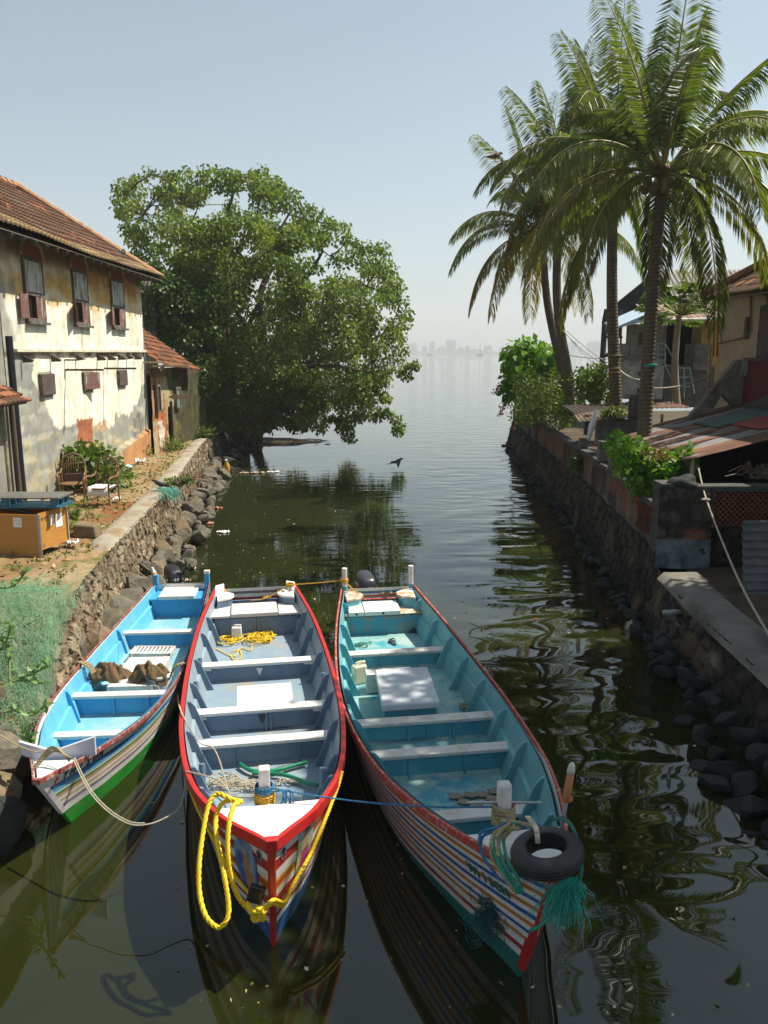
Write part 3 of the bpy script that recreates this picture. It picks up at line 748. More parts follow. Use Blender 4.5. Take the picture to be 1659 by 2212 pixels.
# V shaped white board across the bow
mb = MB(); c0 = b.at(.917, 0, b.zg(.917)); bn = Vector((b.n.x, b.n.y, 0)); bd = Vector((b.d.x, b.d.y, 0))
pr_ = [(-.62, .30), (-.08, .10), (.62, .34), (.62, .0), (.50, .0), (.46, -.08), (.28, -.16), (-.30, -.16), (-.48, .0), (-.60, .06)]
V1 = [c0+bn*x*.62+Vector((0, 0, z*.6+.02)) for x, z in pr_]
mid = c0+Vector((0, 0, -.1))
mb = MB()
for a, e in (((0, 1, 7, 8, 9), 0), ((1, 2, 3, 4, 5, 6, 7), 0)): mb.prism([V1[i] for i in a], bd*.035)
o = mb.build('bow_board', paint('lilac white paint', (.62, .6, .68), (.55, .54, .62), dirt=(.15, .2, .4), dlo=.66, dhi=.8, rough=.5), r1)
# red cross and name on the right bow of boat 1; name on the left bow of boat 3
def hull_text(b, side, t, k, body, size, mat, root, name='lettering', shear=.25):
    p = b.outer(t, k, side); a = b.outer(t-.02, k, side); e = b.outer(t, k+.12, side)
    xd = (a-p) if side > 0 else (p-a); yd = (e-p)
    m4 = frame(p, xd, yd); n_ = m4.to_3x3() @ Vector((0, 0, 1))
    m4.translation = p+n_*.012
    return text_mesh(name, body, size, m4, mat, root, extrude=.004, font_shear=shear)
ink = paint('black lettering paint', (.01, .03, .03), rough=.5)
for i, ch in enumerate('THISON'): hull_text(b, 1, .968-.0135*i, .865, ch, .105, ink, r1, shear=.2)
hull_text(b, 1, .984, .86, '†', .12, paint('red lettering paint', (.4, .02, .02), rough=.5), r1)
b = BO[3]
gi = paint('green lettering paint', (.02, .16, .1), rough=.5)
for i, ch in enumerate('WIISON'): hull_text(b, -1, .925+.0085*i, .70, ch, .12, gi, r3, shear=-.2)
# motors
q3 = P(785, 1289, .66); q3.y = 14.32
engine(Vector((-.34, 14.35, .62)), R(-72), engine_g, 'dark grey outboard motor with red flash on the stern of the teal boat', [(.2, .06, .02), (.3, .16, .05), (.42, .3, .2), (.5, .40, .3)], paint('red flash', (.45, .01, .02), rough=.35), s=1.05,
       marks=[('YAMAHA', .055, (-.02, -.1625, .15), (1, 0, 0), (0, 0, 1)), ('9.9', .07, (.245, .02, .12), (0, 1, 0), (0, 0, 1)), ('YAMAHA', .055, (-.02, .1625, .15), (-1, 0, 0), (0, 0, 1))])
engine(Vector((-4.2, 15.3, .52)), R(-60), black_pl, 'black outboard motor with silver flash on the stern of the sky blue boat', [(.2, .06, .0), (.26, .16, .1), (.24, .2, .3), (.24, .21, .5)], chrome, s=.98,
       marks=[('9.9', .08, (.245, .0, .10), (0, 1, 0), (0, 0, 1))])
# ================================================================ water
mb = MB(); mb.add([(-3500, -30, 0), (3500, -30, 0), (3500, 3900, 0), (-3500, 3900, 0)], [(0, 1, 2, 3)])
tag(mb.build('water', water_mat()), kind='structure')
# ================================================================ LEFT BANK
def edgeL(Y):   # outer face of the quay wall, x as function of Y
    return interp([(0, -3.9), (9, -4.25), (10.2, -4.45), (14.6, -5.0), (20.5, -5.62), (31, -7.1), (36, -7.75), (42, -8.2), (48, -7.6), (52, -9), (60, -14)], Y)
def topL(Y): return interp([(6, .9), (8.6, 1.15), (10.2, 1.5), (32, 1.5), (36, 1.25), (44, .9), (50, .5), (56, .1), (60, -.6)], Y)
def edgeR(Y): return interp([(-5, 4.6), (9, 4.75), (12, 4.85), (23, 5.8), (44, 7.0), (46, 7.4), (47.5, 11)], Y)
def stones(a, b, s=.3, jit=1.0):
    """random rubble: returns (relief 0..1, cell id value)"""
    d, pts = mn.voronoi(Vector((a/s, b/s*1.25, 3.3)), distance_metric='DISTANCE', exponent=2.5)
    e = clamp((d[1]-d[0])*(5+1.5*mn.noise(Vector((a*9, b*9, 2))))); c = pts[0]; h = (math.sin(c.x*12.9898+c.y*78.233+c.z*37.7)*43758.5453) % 1.0
    return e, h
def sheet(name, fn, nu, nv, mat, parent=None, origin=None, skip=None, flip=False, smooth=True):
    """fn(i,j)->(point, colour)"""
    pts = []; cols = []
    for j in range(nv):
        for i in range(nu):
            p, c = fn(i, j); pts.append(tuple(p)); cols.append(c)
    fs = []
    for j in range(nv-1):
        for i in range(nu-1):
            if skip and skip(i, j): continue
            q = (j*nu+i, j*nu+i+1, (j+1)*nu+i+1, (j+1)*nu+i); fs.append(q[::-1] if flip else q)
    mb = MB(); mb.v = pts; mb.f = fs; mb.c = cols
    return mb.build(name, mat, parent, smooth=smooth, origin=origin)
# ground of the left bank
def gcolL(x, Y):
    n = fbm((x*.7, Y*.7, 1)); n2 = fbm((x*2.5, Y*2.5, 5)); n3 = mn.noise(Vector((x*6, Y*6, 2)))
    c = mix((.25, .16, .08), (.32, .24, .14), .5+n)
    c = mix(c, (.2, .085, .035), clamp(1.6*mn.noise(Vector((x*.6, Y*.45, 9)))+(.5 if 14.5 < Y < 19 and x > -7.6 else -.1)))
    if n2 > .22: c = mix(c, (.12, .13, .04), (n2-.22)*4)
    if n3 > .5: c = mix(c, (.1, .06, .03), .6)
    return c
def zL(x, Y):
    s = edgeL(Y)-x; z = topL(Y)-.04
    if Y < 11: z -= clamp((10.6-Y)/2.6)*clamp(1.25-s/2.8)*1.05
    z += .05*fbm((x*1.1, Y*1.1, 0))+.02*mn.noise(Vector((x*5, Y*5, 1)))+.012*mn.noise(Vector((x*14, Y*14, 1)))
    if s > 1.2: z += .06*clamp((s-1.2)/2)
    return z
def gl(i, j):
    Y = 4+j*.105 if j < 330 else 4+34.65+(j-330)*.5
    s = .05+(i/69)**1.9*26
    x = edgeL(Y)-s; return (x, Y, zL(x, Y)-(.1 if s < .5 and Y > 14.2 else 0)), gcolL(x, Y)
tag(sheet('ground', gl, 70, 372, VCG, flip=True), kind='structure')
mb = MB(); mb.add([(-60, 2, -.4), (-13, 2, -.4), (-13, 70, -.4), (-60, 70, -.4)], [(0, 1, 2, 3)]); 
# quay wall (rubble masonry with a cement cap)
qw = thing('quay_wall', (edgeL(15), 15, 0), 'rubble stone quay wall with a flat cement cap along the left bank', 'wall')
def qf(i, j):
    Y = 9.6+i*.034; zt = topL(Y); k = j/50; z = -.35+(zt+.35)*k
    e, h = stones(Y+.06*mn.noise(Vector((Y*4, z*4, 3))), z+.05*mn.noise(Vector((Y*4, z*4, 8))), .26); d = .045*min(1, e*1.5)*(.4+.9*h)+.03*fbm((Y*5, z*5, 0)); d += (1-k)*.12
    x = edgeL(Y)-.06+d
    if Y < 11.2: x -= clamp((11.2-Y)/1.6)*(.5*k)
    base = mix((.25, .185, .11), (.19, .165, .13), h) if h < .7 else (.34, .27, .18)
    c = mix((.06, .045, .03), base, .1+e*1.1); c = mix(c, (.12, .08, .045), clamp(fbm((Y*6, z*6, 4))*1.6))
    c = mix(c, (.13, .07, .04), clamp(mn.noise(Vector((Y*.8, z*2, 7)))*1.2))
    if z < .35: c = mix(c, (.045, .05, .028), clamp((.35-z)*3))
    return (x, Y, z), c
sheet('rubble_face', qf, 820, 51, VCS, qw, flip=True, smooth=False)
def capf(i, j):
    Y = 14.3+i*.067; s = .03-.11*j; w = j/5
    x = edgeL(Y)-.02-w*.5-.04*mn.noise(Vector((Y*3, 0, j)))
    z = topL(Y)+.035-.16*clamp(1-i/9)-.03*(j == 0)*2+.012*mn.noise(Vector((Y*5, j, 2)))-(.05 if j == 5 else 0)
    g = .5+fbm((x*1.6, Y*1.6, 3)); c = mix((.25, .2, .145), (.34, .3, .23), g)
    if mn.noise(Vector((x*3, Y*1.2, 4))) > .28: c = (.26, .18, .1)
    return (x, Y, z), c
sheet('cement_cap', capf, 300, 6, VC, qw, flip=False)
# boulders
rockv = []
def rock_mesh(seed, mat):
    import bmesh
    b = bmesh.new(); bmesh.ops.create_icosphere(b, subdivisions=3, radius=1); cols = []
    rr = random.Random(seed); pl = [(Vector((rr.gauss(0, 1), rr.gauss(0, 1), rr.gauss(0, 1))).normalized(), rr.uniform(.42, .7)) for _ in range(10)]
    me = bpy.data.meshes.new('boulder')
    vs = []
    for v in b.verts:
        d = v.co.normalized(); r = 1.0
        for n, h in pl:
            q = d.dot(n)
            if q > 1e-3: r = min(r, h/q)
        r *= 1.35+.1*fbm(d*2.4+Vector((seed, 0, 0))); vs.append(d*r)
    mb = MB(); mb.v = [tuple(p) for p in vs]; mb.f = [tuple(x.index for x in f.verts) for f in b.faces]; b.free()
    return mb
rock_mats = [paint('boulder grey', (.15, .13, .1), (.085, .08, .07), dirt=(.2, .16, .1), dlo=.5, dhi=.7, dscale=1.5, rough=.95, bump=.9, bscale=9, spec=.15),
             paint('boulder brown', (.22, .16, .095), (.13, .1, .07), dirt=(.06, .055, .045), dlo=.5, dhi=.75, dscale=1.2, rough=.95, bump=.9, bscale=9, spec=.15),
             paint('boulder black', (.022, .023, .022), (.012, .012, .012), dirt=(.05, .045, .035), dlo=.55, dhi=.8, rough=.85, bump=.9, bscale=9)]
protos = {}
def boulder(p, r, mi, seed, label, group, flat=.75):
    key = (mi, seed % 6)
    if key not in protos:
        mb = rock_mesh(seed % 6+mi*7, None); o = mb.build('boulder', rock_mats[mi], smooth='auto'); protos[key] = o.data
        for q in o.data.polygons: q.use_smooth = True
        try: o.data.set_sharp_from_angle(angle=R(28))
        except Exception: pass
    else:
        o = bpy.data.objects.new('boulder', protos[key]); C.objects.link(o)
    p = list(p)
    if p[0] < -2 and 6.9 < p[1] < 15.2:
        u_ = (14.88-p[1])/7.85; lim = -3.924+.568*u_-BO[1].w(u_)-r*.95-.03; p[0] = min(p[0], lim)
    o.location = p; o.scale = (r, r*rnd.uniform(.75, 1.15), r*flat*rnd.uniform(.8, 1.15)); o.rotation_euler = (rnd.uniform(-.4, .4), rnd.uniform(-.4, .4), rnd.uniform(0, 6.3))
    tag(o, label, 'boulder', group); return o
LBk = ('grey boulder in the riprap at the foot of the left quay wall', 'boulders along the left quay wall')
Y = 10.0
while Y < 34:
    r = rnd.uniform(.3, .5) if Y < 16 else rnd.uniform(.18, .3)
    boulder((edgeL(Y)+.22+rnd.uniform(-.02, .1), Y, .28+rnd.uniform(0, .25)), r, 0 if rnd.random() < .7 else 1, rnd.randrange(99), *LBk)
    if rnd.random() < .75: boulder((edgeL(Y)+.6+rnd.uniform(-.1, .12), Y+rnd.uniform(-.2, .2), .02+rnd.uniform(0, .12)), r*rnd.uniform(.7, 1), 0, rnd.randrange(99), *LBk)
    Y += r*1.4
LBn = ('brown or dark boulder heaped on the broken bank below the green net', 'boulders of the broken near bank')
for i in range(70):
    Y = rnd.uniform(6.3, 10.6); s = rnd.random()
    x = edgeL(Y)+.15-s*2.6; z = .05+s*1.0*clamp((Y-4.5)/5)
    r = rnd.uniform(.2, .36)
    if x > -4.12 and Y > 7.2: continue
    boulder((x, Y, z), r, (2 if z < .3 and Y < 8.5 else (0 if rnd.random() < .5 else 1)), rnd.randrange(99), *LBn)
for x, Y, z, r, mi in ((-4.55, 8.35, .62, .42, 0), (-3.95, 7.5, .12, .4, 2), (-4.25, 8.9, .35, .34, 1), (-4.5, 7.5, .5, .5, 1), (-4.0, 6.7, .1, .42, 2), (-4.35, 9.6, .45, .33, 1), (-4.9, 9.0, .9, .4, 1)):
    boulder((x, Y, z), r, mi, rnd.randrange(99), *LBn)
# ---- far end of the left bank: dark broken wall and debris under the big tree
fw = thing('bank_wall', (-7.6, 38, 0), 'dark broken stone wall in the shade under the big tree', 'wall')
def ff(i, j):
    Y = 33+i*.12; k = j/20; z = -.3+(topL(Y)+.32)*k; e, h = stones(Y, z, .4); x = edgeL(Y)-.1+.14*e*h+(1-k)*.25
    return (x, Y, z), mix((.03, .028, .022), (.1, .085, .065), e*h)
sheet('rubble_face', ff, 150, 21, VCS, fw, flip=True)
for i in range(32):
    Y = rnd.uniform(33, 47); boulder((edgeL(Y)+rnd.uniform(.1, .9), Y, rnd.uniform(-.05, .3)), rnd.uniform(.2, .42), 2, rnd.randrange(99), 'dark boulder at the water below the big tree', 'dark boulders below the big tree')
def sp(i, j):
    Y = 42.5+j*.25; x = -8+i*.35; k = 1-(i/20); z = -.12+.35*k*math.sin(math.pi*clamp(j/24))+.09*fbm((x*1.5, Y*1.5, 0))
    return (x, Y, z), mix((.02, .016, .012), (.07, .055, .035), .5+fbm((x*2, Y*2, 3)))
tag(sheet('mud_spit', sp, 21, 25, VCG, flip=False), kind='structure')
# ================================================================ RIGHT BANK
def rz(Y): return 1.02
def gr(i, j):
    Y = 4+j*.4; x = edgeR(Y)+.6+(i/30)**1.6*40; z = 1.0+.05*fbm((x, Y, 8)); 
    if Y > 15.5: z = 1.7+.05*fbm((x, Y, 8))
    if Y > 46.6: z = -.5
    return (x, Y, z), mix((.07, .055, .04), (.13, .1, .07), .5+fbm((x*2, Y*2, 1)))
tag(sheet('ground', gr, 31, 110, VCG), kind='structure')
rw = thing('retaining_wall', (6, 25, 0), 'dark rubble retaining wall along the right bank with plaster and brick panels above', 'wall')
def wallR(i, j):
    Y = 3.5+i*.055; k = j/40; zt = 1.02 if Y < 14.6 else 1.28; z = -.35+(zt+.35)*k
    e, h = stones(Y+.06*mn.noise(Vector((Y*4, z*4, 3))), z+.05*mn.noise(Vector((Y*4, z*4, 8))), .28); d = .06*min(1, e*1.5)*(.4+.9*h)+(1-k)*.38+.04*fbm((Y*2, z*2, 0))
    x = edgeR(Y)+.12-d
    c = mix((.012, .011, .01), mix((.085, .065, .047), (.045, .04, .034), h), e*1.2)
    if fbm((Y*.7, z*1.1, 14)) > .05: c = mix(c, (.018, .02, .012), .6)
    if z < .3: c = mix(c, (.015, .016, .014), .75)
    if Y < 14 and z > .55: c = mix(c, (.17, .145, .11), clamp(mn.noise(Vector((Y*1.6, z*3, 2)))*1.8-.1))
    if mn.noise(Vector((Y*.9, z*1.3, 5))) > .3: c = mix(c, (.15, .1, .06), .5)
    return (x, Y, z), c
sheet('rubble_face', wallR, 785, 41, VCS, rw, flip=False, smooth=False)
# ledge of loose stones at the water
LBr = ('black boulder at the waterline below the right retaining wall', 'boulders along the right wall')
Y = 6.0
while Y < 44:
    r = rnd.uniform(.1, .2); boulder((edgeR(Y)-.24-rnd.uniform(0, .2)-(.25 if Y < 10.5 else 0), Y, rnd.uniform(-.05, .12)), r, 2, rnd.randrange(99), *LBr)
    if Y < 12.5: boulder((edgeR(Y)-.3-rnd.uniform(0, .2), Y+.15, .35+rnd.uniform(0, .15)), r, 2, rnd.randrange(99), *LBr)
    if Y < 9.5: boulder((edgeR(Y)-.7-rnd.uniform(0, .2), Y+.1, rnd.uniform(-.1, .03)), r*.9, 2, rnd.randrange(99), *LBr)
    Y += r*2.3
# near wall cap
def ncap(i, j):
    Y = 3.5+i*.2; w = j/6; x = edgeR(Y)-.02+w*.72; z = 1.06-(.12 if j == 0 else 0)+.008*mn.noise(Vector((x*6, Y*6, 0)))
    c = mix((.16, .145, .12), (.22, .2, .17), .5+fbm((x*2, Y*2, 4))); return (x, Y, z), mix(c, (.06, .055, .045), clamp(mn.noise(Vector((x*2, Y*.8, 6)))*1.6))
sheet('cement_cap', ncap, 54, 7, VC, rw, flip=False)
# brick and plaster parapet above, Y 14.7 .. 44
def brick(a, z, c0=(.27, .07, .03), c1=(.2, .055, .03), mort=(.12, .09, .07), bl=.22, bh=.075):
    r = math.floor(z/bh); u = a/bl+.5*(r % 2); fz = z/bh-r; fu = u-math.floor(u)
    h = (math.sin(math.floor(u)*12.98+r*78.2)*43758.5) % 1
    if fz < .14 or fu < .07: return mort
    return mix(c0, c1, h)
bp = thing('parapet', (6.2, 25, 1.28), 'low brick and plaster parapet on top of the right retaining wall', 'wall')
def prf(i, j):
    Y = 14.7+i*.05; z = 1.2+j*.045; f = (Y-14.7) % 2.45
    pil = f < .32; d = -.06 if pil else 0
    x = edgeR(Y)+.16+d+.012*fbm((Y*4, z*4, 2))
    base = mix((.17, .14, .11), (.09, .075, .06), .5+fbm((Y*1.3, z*1.3, 3)))
    if not pil and 1.38 < z < 2.02: c = brick(Y, z)
    else: c = base
    if fbm((Y*1.0, z*1.6, 8)) > .22 and z < 1.8: c = mix(c, base, .85)
    if fbm((Y*.8, z*.8, 12)) > .1: c = mix(c, (.03, .026, .022), .7)
    return (x, Y, z), c
sheet('brickwork', prf, 590, 20, VC, bp, flip=False)
mb = MB(); 
for i in range(60):
    Y0 = 14.7+i*.49; Y1 = Y0+.47; x0, x1 = edgeR(Y0)+.06, edgeR(Y1)+.06; dz = rnd.uniform(-.012, .012)
    mb.hexa([(x0, Y0, 2.06+dz), (x0+.3, Y0, 2.06+dz), (x1+.3, Y1, 2.06+dz), (x1, Y1, 2.06+dz)], [(x0+.03, Y0, 2.15+dz), (x0+.27, Y0, 2.15+dz), (x1+.27, Y1, 2.15+dz), (x1+.03, Y1, 2.15+dz)])
mb.build('coping', conc_d, bp)
for Yp, hh in ((21.2, .55), (19.6, .4), (24.2, .3)):
    mb = MB(); mb.box((edgeR(Yp)+.2, Yp, 2.15+hh/2), (.24, .26, hh)); bevel(mb.build('pillar', conc, bp), .02)
# corner pier and lattice wall facing the bridge at Y = 14.6
pier = thing('corner_pier', (5.25, 14.7, 1), 'rough dark masonry pier at the corner of the lattice brick wall', 'pier')
def pf(i, j):
    a = i*.06; z = 1.0+j*.06; e, h = stones(a, z, .22); 
    x = 5.12+a; Yy = 14.58-.07*e*h-.03*fbm((a*4, z*4, 1))
    c = mix((.03, .026, .02), (.12, .1, .075), e*h)
    if 1.5 < z < 1.78 and .5 < a < .95: c = brick(a, z)
    if z < 1.55 and a < 1.05: c = mix((.09, .11, .12), (.2, .22, .23), .5+fbm((a*4, z*3, 3)))
    return (x, Yy, z), c
sheet('masonry', pf, 18, 27, VCS, pier, flip=False)
mb = MB(); mb.box((5.5, 14.86, 1.8), (.66, .5, 1.62)); mb.build('core', conc_d, pier)
mb = MB(); mb.blob((5.62, 14.75, 2.6), (.3, .25, .16), 4, .3, 3); mb.build('rubble_top', rock_mats[2], pier, smooth=True)
lw = thing('lattice_wall', (7.2, 14.7, 1), 'terracotta lattice brick screen with a cement coping on a dark wall', 'wall')
def lf(i, j):
    a = i*.08; z = 1.0+j*.06; x = 5.83+a; e, h = stones(a, z, .26)
    return (x, 14.62-.05*e*h, z), mix((.015, .014, .012), (.07, .055, .04), e*h+.2*fbm((a*2, z*2, 3)))
sheet('dark_base', lf, 52, 14, VCS, lw, flip=False)
mb = MB(); mb.box((7.9, 14.74, 2.52), (4.2, .34, .12)); bevel(mb.build('coping', conc_d, lw), .02)
terr = paint('terracotta', (.2, .05, .022), (.11, .032, .018), dirt=(.03, .025, .02), dlo=.5, dhi=.7, rough=.9)
mb = MB(); s_ = .105; th_ = .03
z0, z1 = 1.8, 2.46; xx0, xx1 = 5.85, 9.6
n_ = int((xx1-xx0+.66)/s_)
for i in range(n_):          # diagonal ribs both ways, clipped to the panel
    for dr in (1, -1):
        a0 = xx0-.66+i*s_ if dr > 0 else xx0+i*s_
        q0 = (a0, z0); q1 = (a0+dr*(z1-z0), z1)
        xa, za = q0; xb, zb = q1
        if dr > 0 and xa < xx0: za += xx0-xa; xa = xx0
        if dr < 0 and xb < xx0: zb -= xx0-xb; xb = xx0
        if zb-za < .03: continue
        mid = Vector(((xa+xb)/2, 14.68+(0 if dr > 0 else .002), (za+zb)/2)); L_ = math.hypot(xb-xa, zb-za)
        mb.box(mid, (L_, .09, th_), Matrix.Rotation(-math.atan2(zb-za, xb-xa), 3, 'Y'))
mb.build('lattice', terr, lw)
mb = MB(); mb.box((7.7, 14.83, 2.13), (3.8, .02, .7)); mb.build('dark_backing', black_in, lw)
# second small lattice panel on the canal face near the corner
mb = MB()
for i in range(12):
    for dr in (1, -1):
        ya = 15.0+i*.1; mid = Vector((edgeR(15.4)+.13, ya+.0, 1.72)); mb.box(mid, (.05, .03, .62), Matrix.Rotation(dr*.6, 3, 'X'))
mb.build('lattice', terr, bp)
# corrugated sheets
def corrugated(name, O, U, V, nu_len, nv_len, pitch, amp, mat, parent=None, origin=None, colfn=None, thick=0, jag=0):
    """corrugations run along V; U across"""
    O, U, V = Vector(O), Vector(U).normalized(), Vector(V).normalized(); N_ = U.cross(V).normalized()
    nu = int(nu_len/pitch*6)+1; nv = max(2, int(nv_len/.25)+1); pts = []; cols = []
    for j in range(nv):
        for i in range(nu):
            u = nu_len*i/(nu-1); v = nv_len*j/(nv-1)
            if jag and j == 0: v += jag*(1+mn.noise(Vector((u*2, 3, 1))))
            p = O+U*u+V*v+N_*(amp*math.sin(2*math.pi*u/pitch)+.02*fbm((u*.6, v*.6, 3)))
            pts.append(p); cols.append(colfn(u, v) if colfn else (.5, .5, .5))
    mb = MB(); mb.grid(pts, nu, nv, col=cols); o = mb.build(name, mat, parent, smooth=True, origin=origin)
    m = o.modifiers.new('thickness', 'SOLIDIFY'); m.thickness = .006; return o
def rustcol(u, v):
    s = math.floor(u/.8); h = (math.sin(s*12.9+5)*4375.5) % 1
    c = mix((.16, .06, .03), (.10, .045, .03), .5+fbm((u*.8, v*.5, 2)))
    if h > .72: c = mix(c, (.2, .19, .19), .6)
    if fbm((u*2.2, v*.35, 6)) > .2: c = (.25, .24, .24)
    return mix(c, (.28, .12, .06), clamp(fbm((u*2, v*1, 9))*1.5))
shed = thing('lean_to_shed', (7, 18, 1), 'open dark shed under a rusty corrugated iron roof beside the canal', 'shed')
O_ = Vector((5.95, 15.6, 2.92)); U_ = Vector((.25, 5.8, -.12)); V_ = Vector((3.6, -.15, .98))
corrugated('roof', O_, U_, V_, 5.9, 4.4, .14, .018, paint('rusty iron', (1, 1, 1), vcol=True, rough=.6, scale=6, metal=.15), shed, colfn=rustcol)
def patch(nm, u, v, wu, wv, col, lab):
    N_ = U_.normalized().cross(V_.normalized()).normalized()
    if N_.z < 0: N_ = -N_
    o = corrugated('roof_patch', O_+U_.normalized()*u+V_.normalized()*v+N_*.045, U_, V_, wu, wv, .14, .018, col, shed); o['label'] = lab
patch(0, 1.0, 1.9, 1.5, 1.7, paint('red sheet', (.3, .05, .04), (.22, .05, .04), rough=.6), 'red painted roofing sheet')
patch(0, 2.7, 1.6, 1.6, 1.5, paint('green sheet', (.09, .14, .13), (.06, .1, .09), rough=.6), 'grey green roofing sheet')
for x, Yp, zt in ((6.15, 15.75, 2.95), (8.6, 15.7, 3.55), (6.1, 18.5, 2.85)):
    mb = MB(); mb.tube([(x, Yp, 1.2), (x, Yp, zt)], .045, n=8); mb.build('post', wood_p, shed, smooth=True)
mb = MB(); mb.prism([(6.3, 21.3, 1.7), (9.6, 21.3, 1.7), (9.6, 21.3, 3.55), (6.3, 21.3, 2.75)], (0, .1, 0)); mb.prism([(9.55, 15.9, 1.7), (9.55, 21.3, 1.7), (9.55, 21.3, 3.5), (9.55, 15.9, 3.7)], (.05, 0, 0)); mb.build('back_wall', black_in, shed)
mb = MB(); mb.box((9.0, 17.8, 1.72), (6.0, 6.2, .06)); mb.build('shed_floor', conc_d, shed)
mb = MB()
for i in range(60):
    a = rnd.uniform(0, 6.28); r_ = rnd.uniform(.2, .6); x, Yy = 7.4+rnd.uniform(-.3, .6), 15.2+rnd.uniform(0, .3)
    mb.tube([(x, Yy, 2.6), (x+.5*r_*math.cos(a), Yy+.2*math.sin(a), 2.66+.3*rnd.random()), (x+r_*math.cos(a), Yy+.3*math.sin(a), 2.62+.1*rnd.random())], .008, n=4)
tag(mb.build('dry_branches', paint('dry stalks', (.12, .08, .05), (.2, .14, .08)), origin=(7.4, 15.2, 2.6)), 'heap of dry palm stalks on the coping of the lattice wall', 'dry branches')
# leaning grey corrugated sheet by the near wall
cs = corrugated('corrugated_sheet', (6.05, 12.9, 1.0), (.02, .25, 1), (1, 0, 0), 1.25, 2.2, .14, .03, paint('grey sheet', (.13, .125, .125), (.08, .078, .08), rough=.7), origin=(6.0, 12.9, 1.0))
tag(cs, 'grey corrugated sheet leaning against the wall behind the near cap', 'roofing sheet')
mb = MB(); mb.tube([(4.62, 12.6, .78), (4.95, 12.6, .8)], .045, n=12); tag(mb.build('drain_pipe', paint('grimy pipe', (.4, .39, .36), (.2, .19, .17)), origin=(4.6, 12.6, .78), smooth=True), 'short white drain pipe end sticking out of the right wall', 'pipe')
# ================================================================ HOUSES, LEFT
XH = -8.25
def inpoly(x, y, poly):
    r = False; j = len(poly)-1
    for i in range(len(poly)):
        xi, yi = poly[i]; xj, yj = poly[j]
        if (yi > y) != (yj > y) and x < (xj-xi)*(y-yi)/(yj-yi)+xi: r = not r
        j = i
    return r
GREY = [(17.4, 0), (17.4, 5.15), (18.1, 5.08), (19.3, 5.05), (19.1, 4.6), (19.0, 4.27), (19.53, 3.92), (19.96, 3.22), (20.2, 3.12), (21.46, 3.09), (23.2, 2.97), (24.5, 2.82), (24.8, 3.17), (26, 2.99), (27.27, 3.49), (27.5, 3.9), (28.2, 4.0), (28.2, 0)]
YH0, YH1 = 17.35, 27.95
holes = [(18.86, 19.92, 5.72, 7.16), (21.78, 22.86, 5.74, 7.18), (24.8, 26.0, 5.76, 7.2), (19.3, 20.1, 3.98, 4.5), (22.1, 22.9, 3.98, 4.48), (25.0, 25.8, 3.98, 4.47)]
house = thing('old_house', (XH, 22.5, 1.4), 'two storey whitewashed house with peeling plaster and tiled roof, left of the big tree', 'house')
cell = .055
nY, nZ = int((YH1-YH0)/cell)+1, int(6.3/cell)+1
def wcol(Y, z):
    jx = .22*mn.noise(Vector((Y*2.1, z*2.1, 3)))+.1*mn.noise(Vector((Y*7, z*7, 5))); jz = .22*mn.noise(Vector((Y*2.3, z*2.3, 13)))+.1*mn.noise(Vector((Y*7, z*7, 15)))
    n = fbm((Y*1.2, z*1.2, 2)); n2 = fbm((Y*.9, z*3.5, 6))
    if z > 5.02:
        c = mix((.86, .83, .7), (.79, .76, .63), .5+n)
        if mn.noise(Vector((Y*2.4, z*.25, 4))) > .25: c = mix(c, (.52, .42, .26), .35)
        t = clamp((z-6.08-.3*n2-.1*n)/.4)
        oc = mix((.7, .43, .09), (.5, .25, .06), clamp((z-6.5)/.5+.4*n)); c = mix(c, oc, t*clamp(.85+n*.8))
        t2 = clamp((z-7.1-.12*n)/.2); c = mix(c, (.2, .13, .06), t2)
        if Y < 18.6: c = mix(c, (.3, .29, .26), clamp((18.5-Y)*1.5+n*2)*.8)
        if 22.15 < Y < 22.35+jx*.4 and z < 5.72: c = mix(c, (.4, .2, .06), .55)
    else:
        if inpoly(Y+jx, z+jz*.7, GREY):
            c = mix((.36, .35, .29), (.27, .275, .25), .5+n*1.3)
            if z < 2.6+n*.8: c = mix(c, (.42, .33, .17), clamp(.3+n2*2.2))
            if 26.3 < Y+jx*.6 < 27.6 and z < 2.9+.3*n: c = mix(c, (.1, .09, .075), .75*clamp(.7+mn.noise(Vector((Y*7, z*.8, 1)))))
            if n2 > .3: c = mix(c, (.5, .48, .4), .7)
        else:
            c = mix((.87, .84, .7), (.82, .78, .62), .5+n)
            if mn.noise(Vector((Y*3, z*.35, 8))) > .3: c = mix(c, (.55, .42, .24), .3)
        if 4.9 < z < 5.02: c = mix(c, (.2, .13, .08), clamp(.5+n*3))
    if 21.45 < Y+jx*.7 < 22.65 and 2.55 < z+jz*.3 < 3.2: c = brick(Y, z, (.42, .13, .045), (.3, .09, .04), (.3, .2, .12), .26, .11)
    if 22.6 < Y+jx < 23.8 and 2.75 < z+jz < 3.02: c = mix((.5, .28, .16), (.55, .4, .25), .5+n)
    if 21.5 < Y+jx < 22.9 and z < 2.55: c = mix(c, (.5, .24, .07), .7)
    if z < 2.0+.25*(Y-25)*.6 and Y > 24.8: c = mix((.5, .26, .1), (.42, .2, .08), .5+n)
    return c
def wf(i, j):
    Y = YH0+i*cell; z = 1.3+j*cell; s_ = .02*fbm((Y*1.5, z*1.5, 1))
    for (a, b_, c_, d_) in holes:   # keep reveal straight
        if a-.1 < Y < b_+.1 and c_-.1 < z < d_+.1: s_ = 0
    if z < 5.0:
        s_ -= .02
        if inpoly(Y, z, GREY): s_ -= .012
    if z < 2.1+.15*(Y-25)*.6 and Y > 24.6: s_ += .1
    return (XH+s_, Y, z), wcol(Y, z)
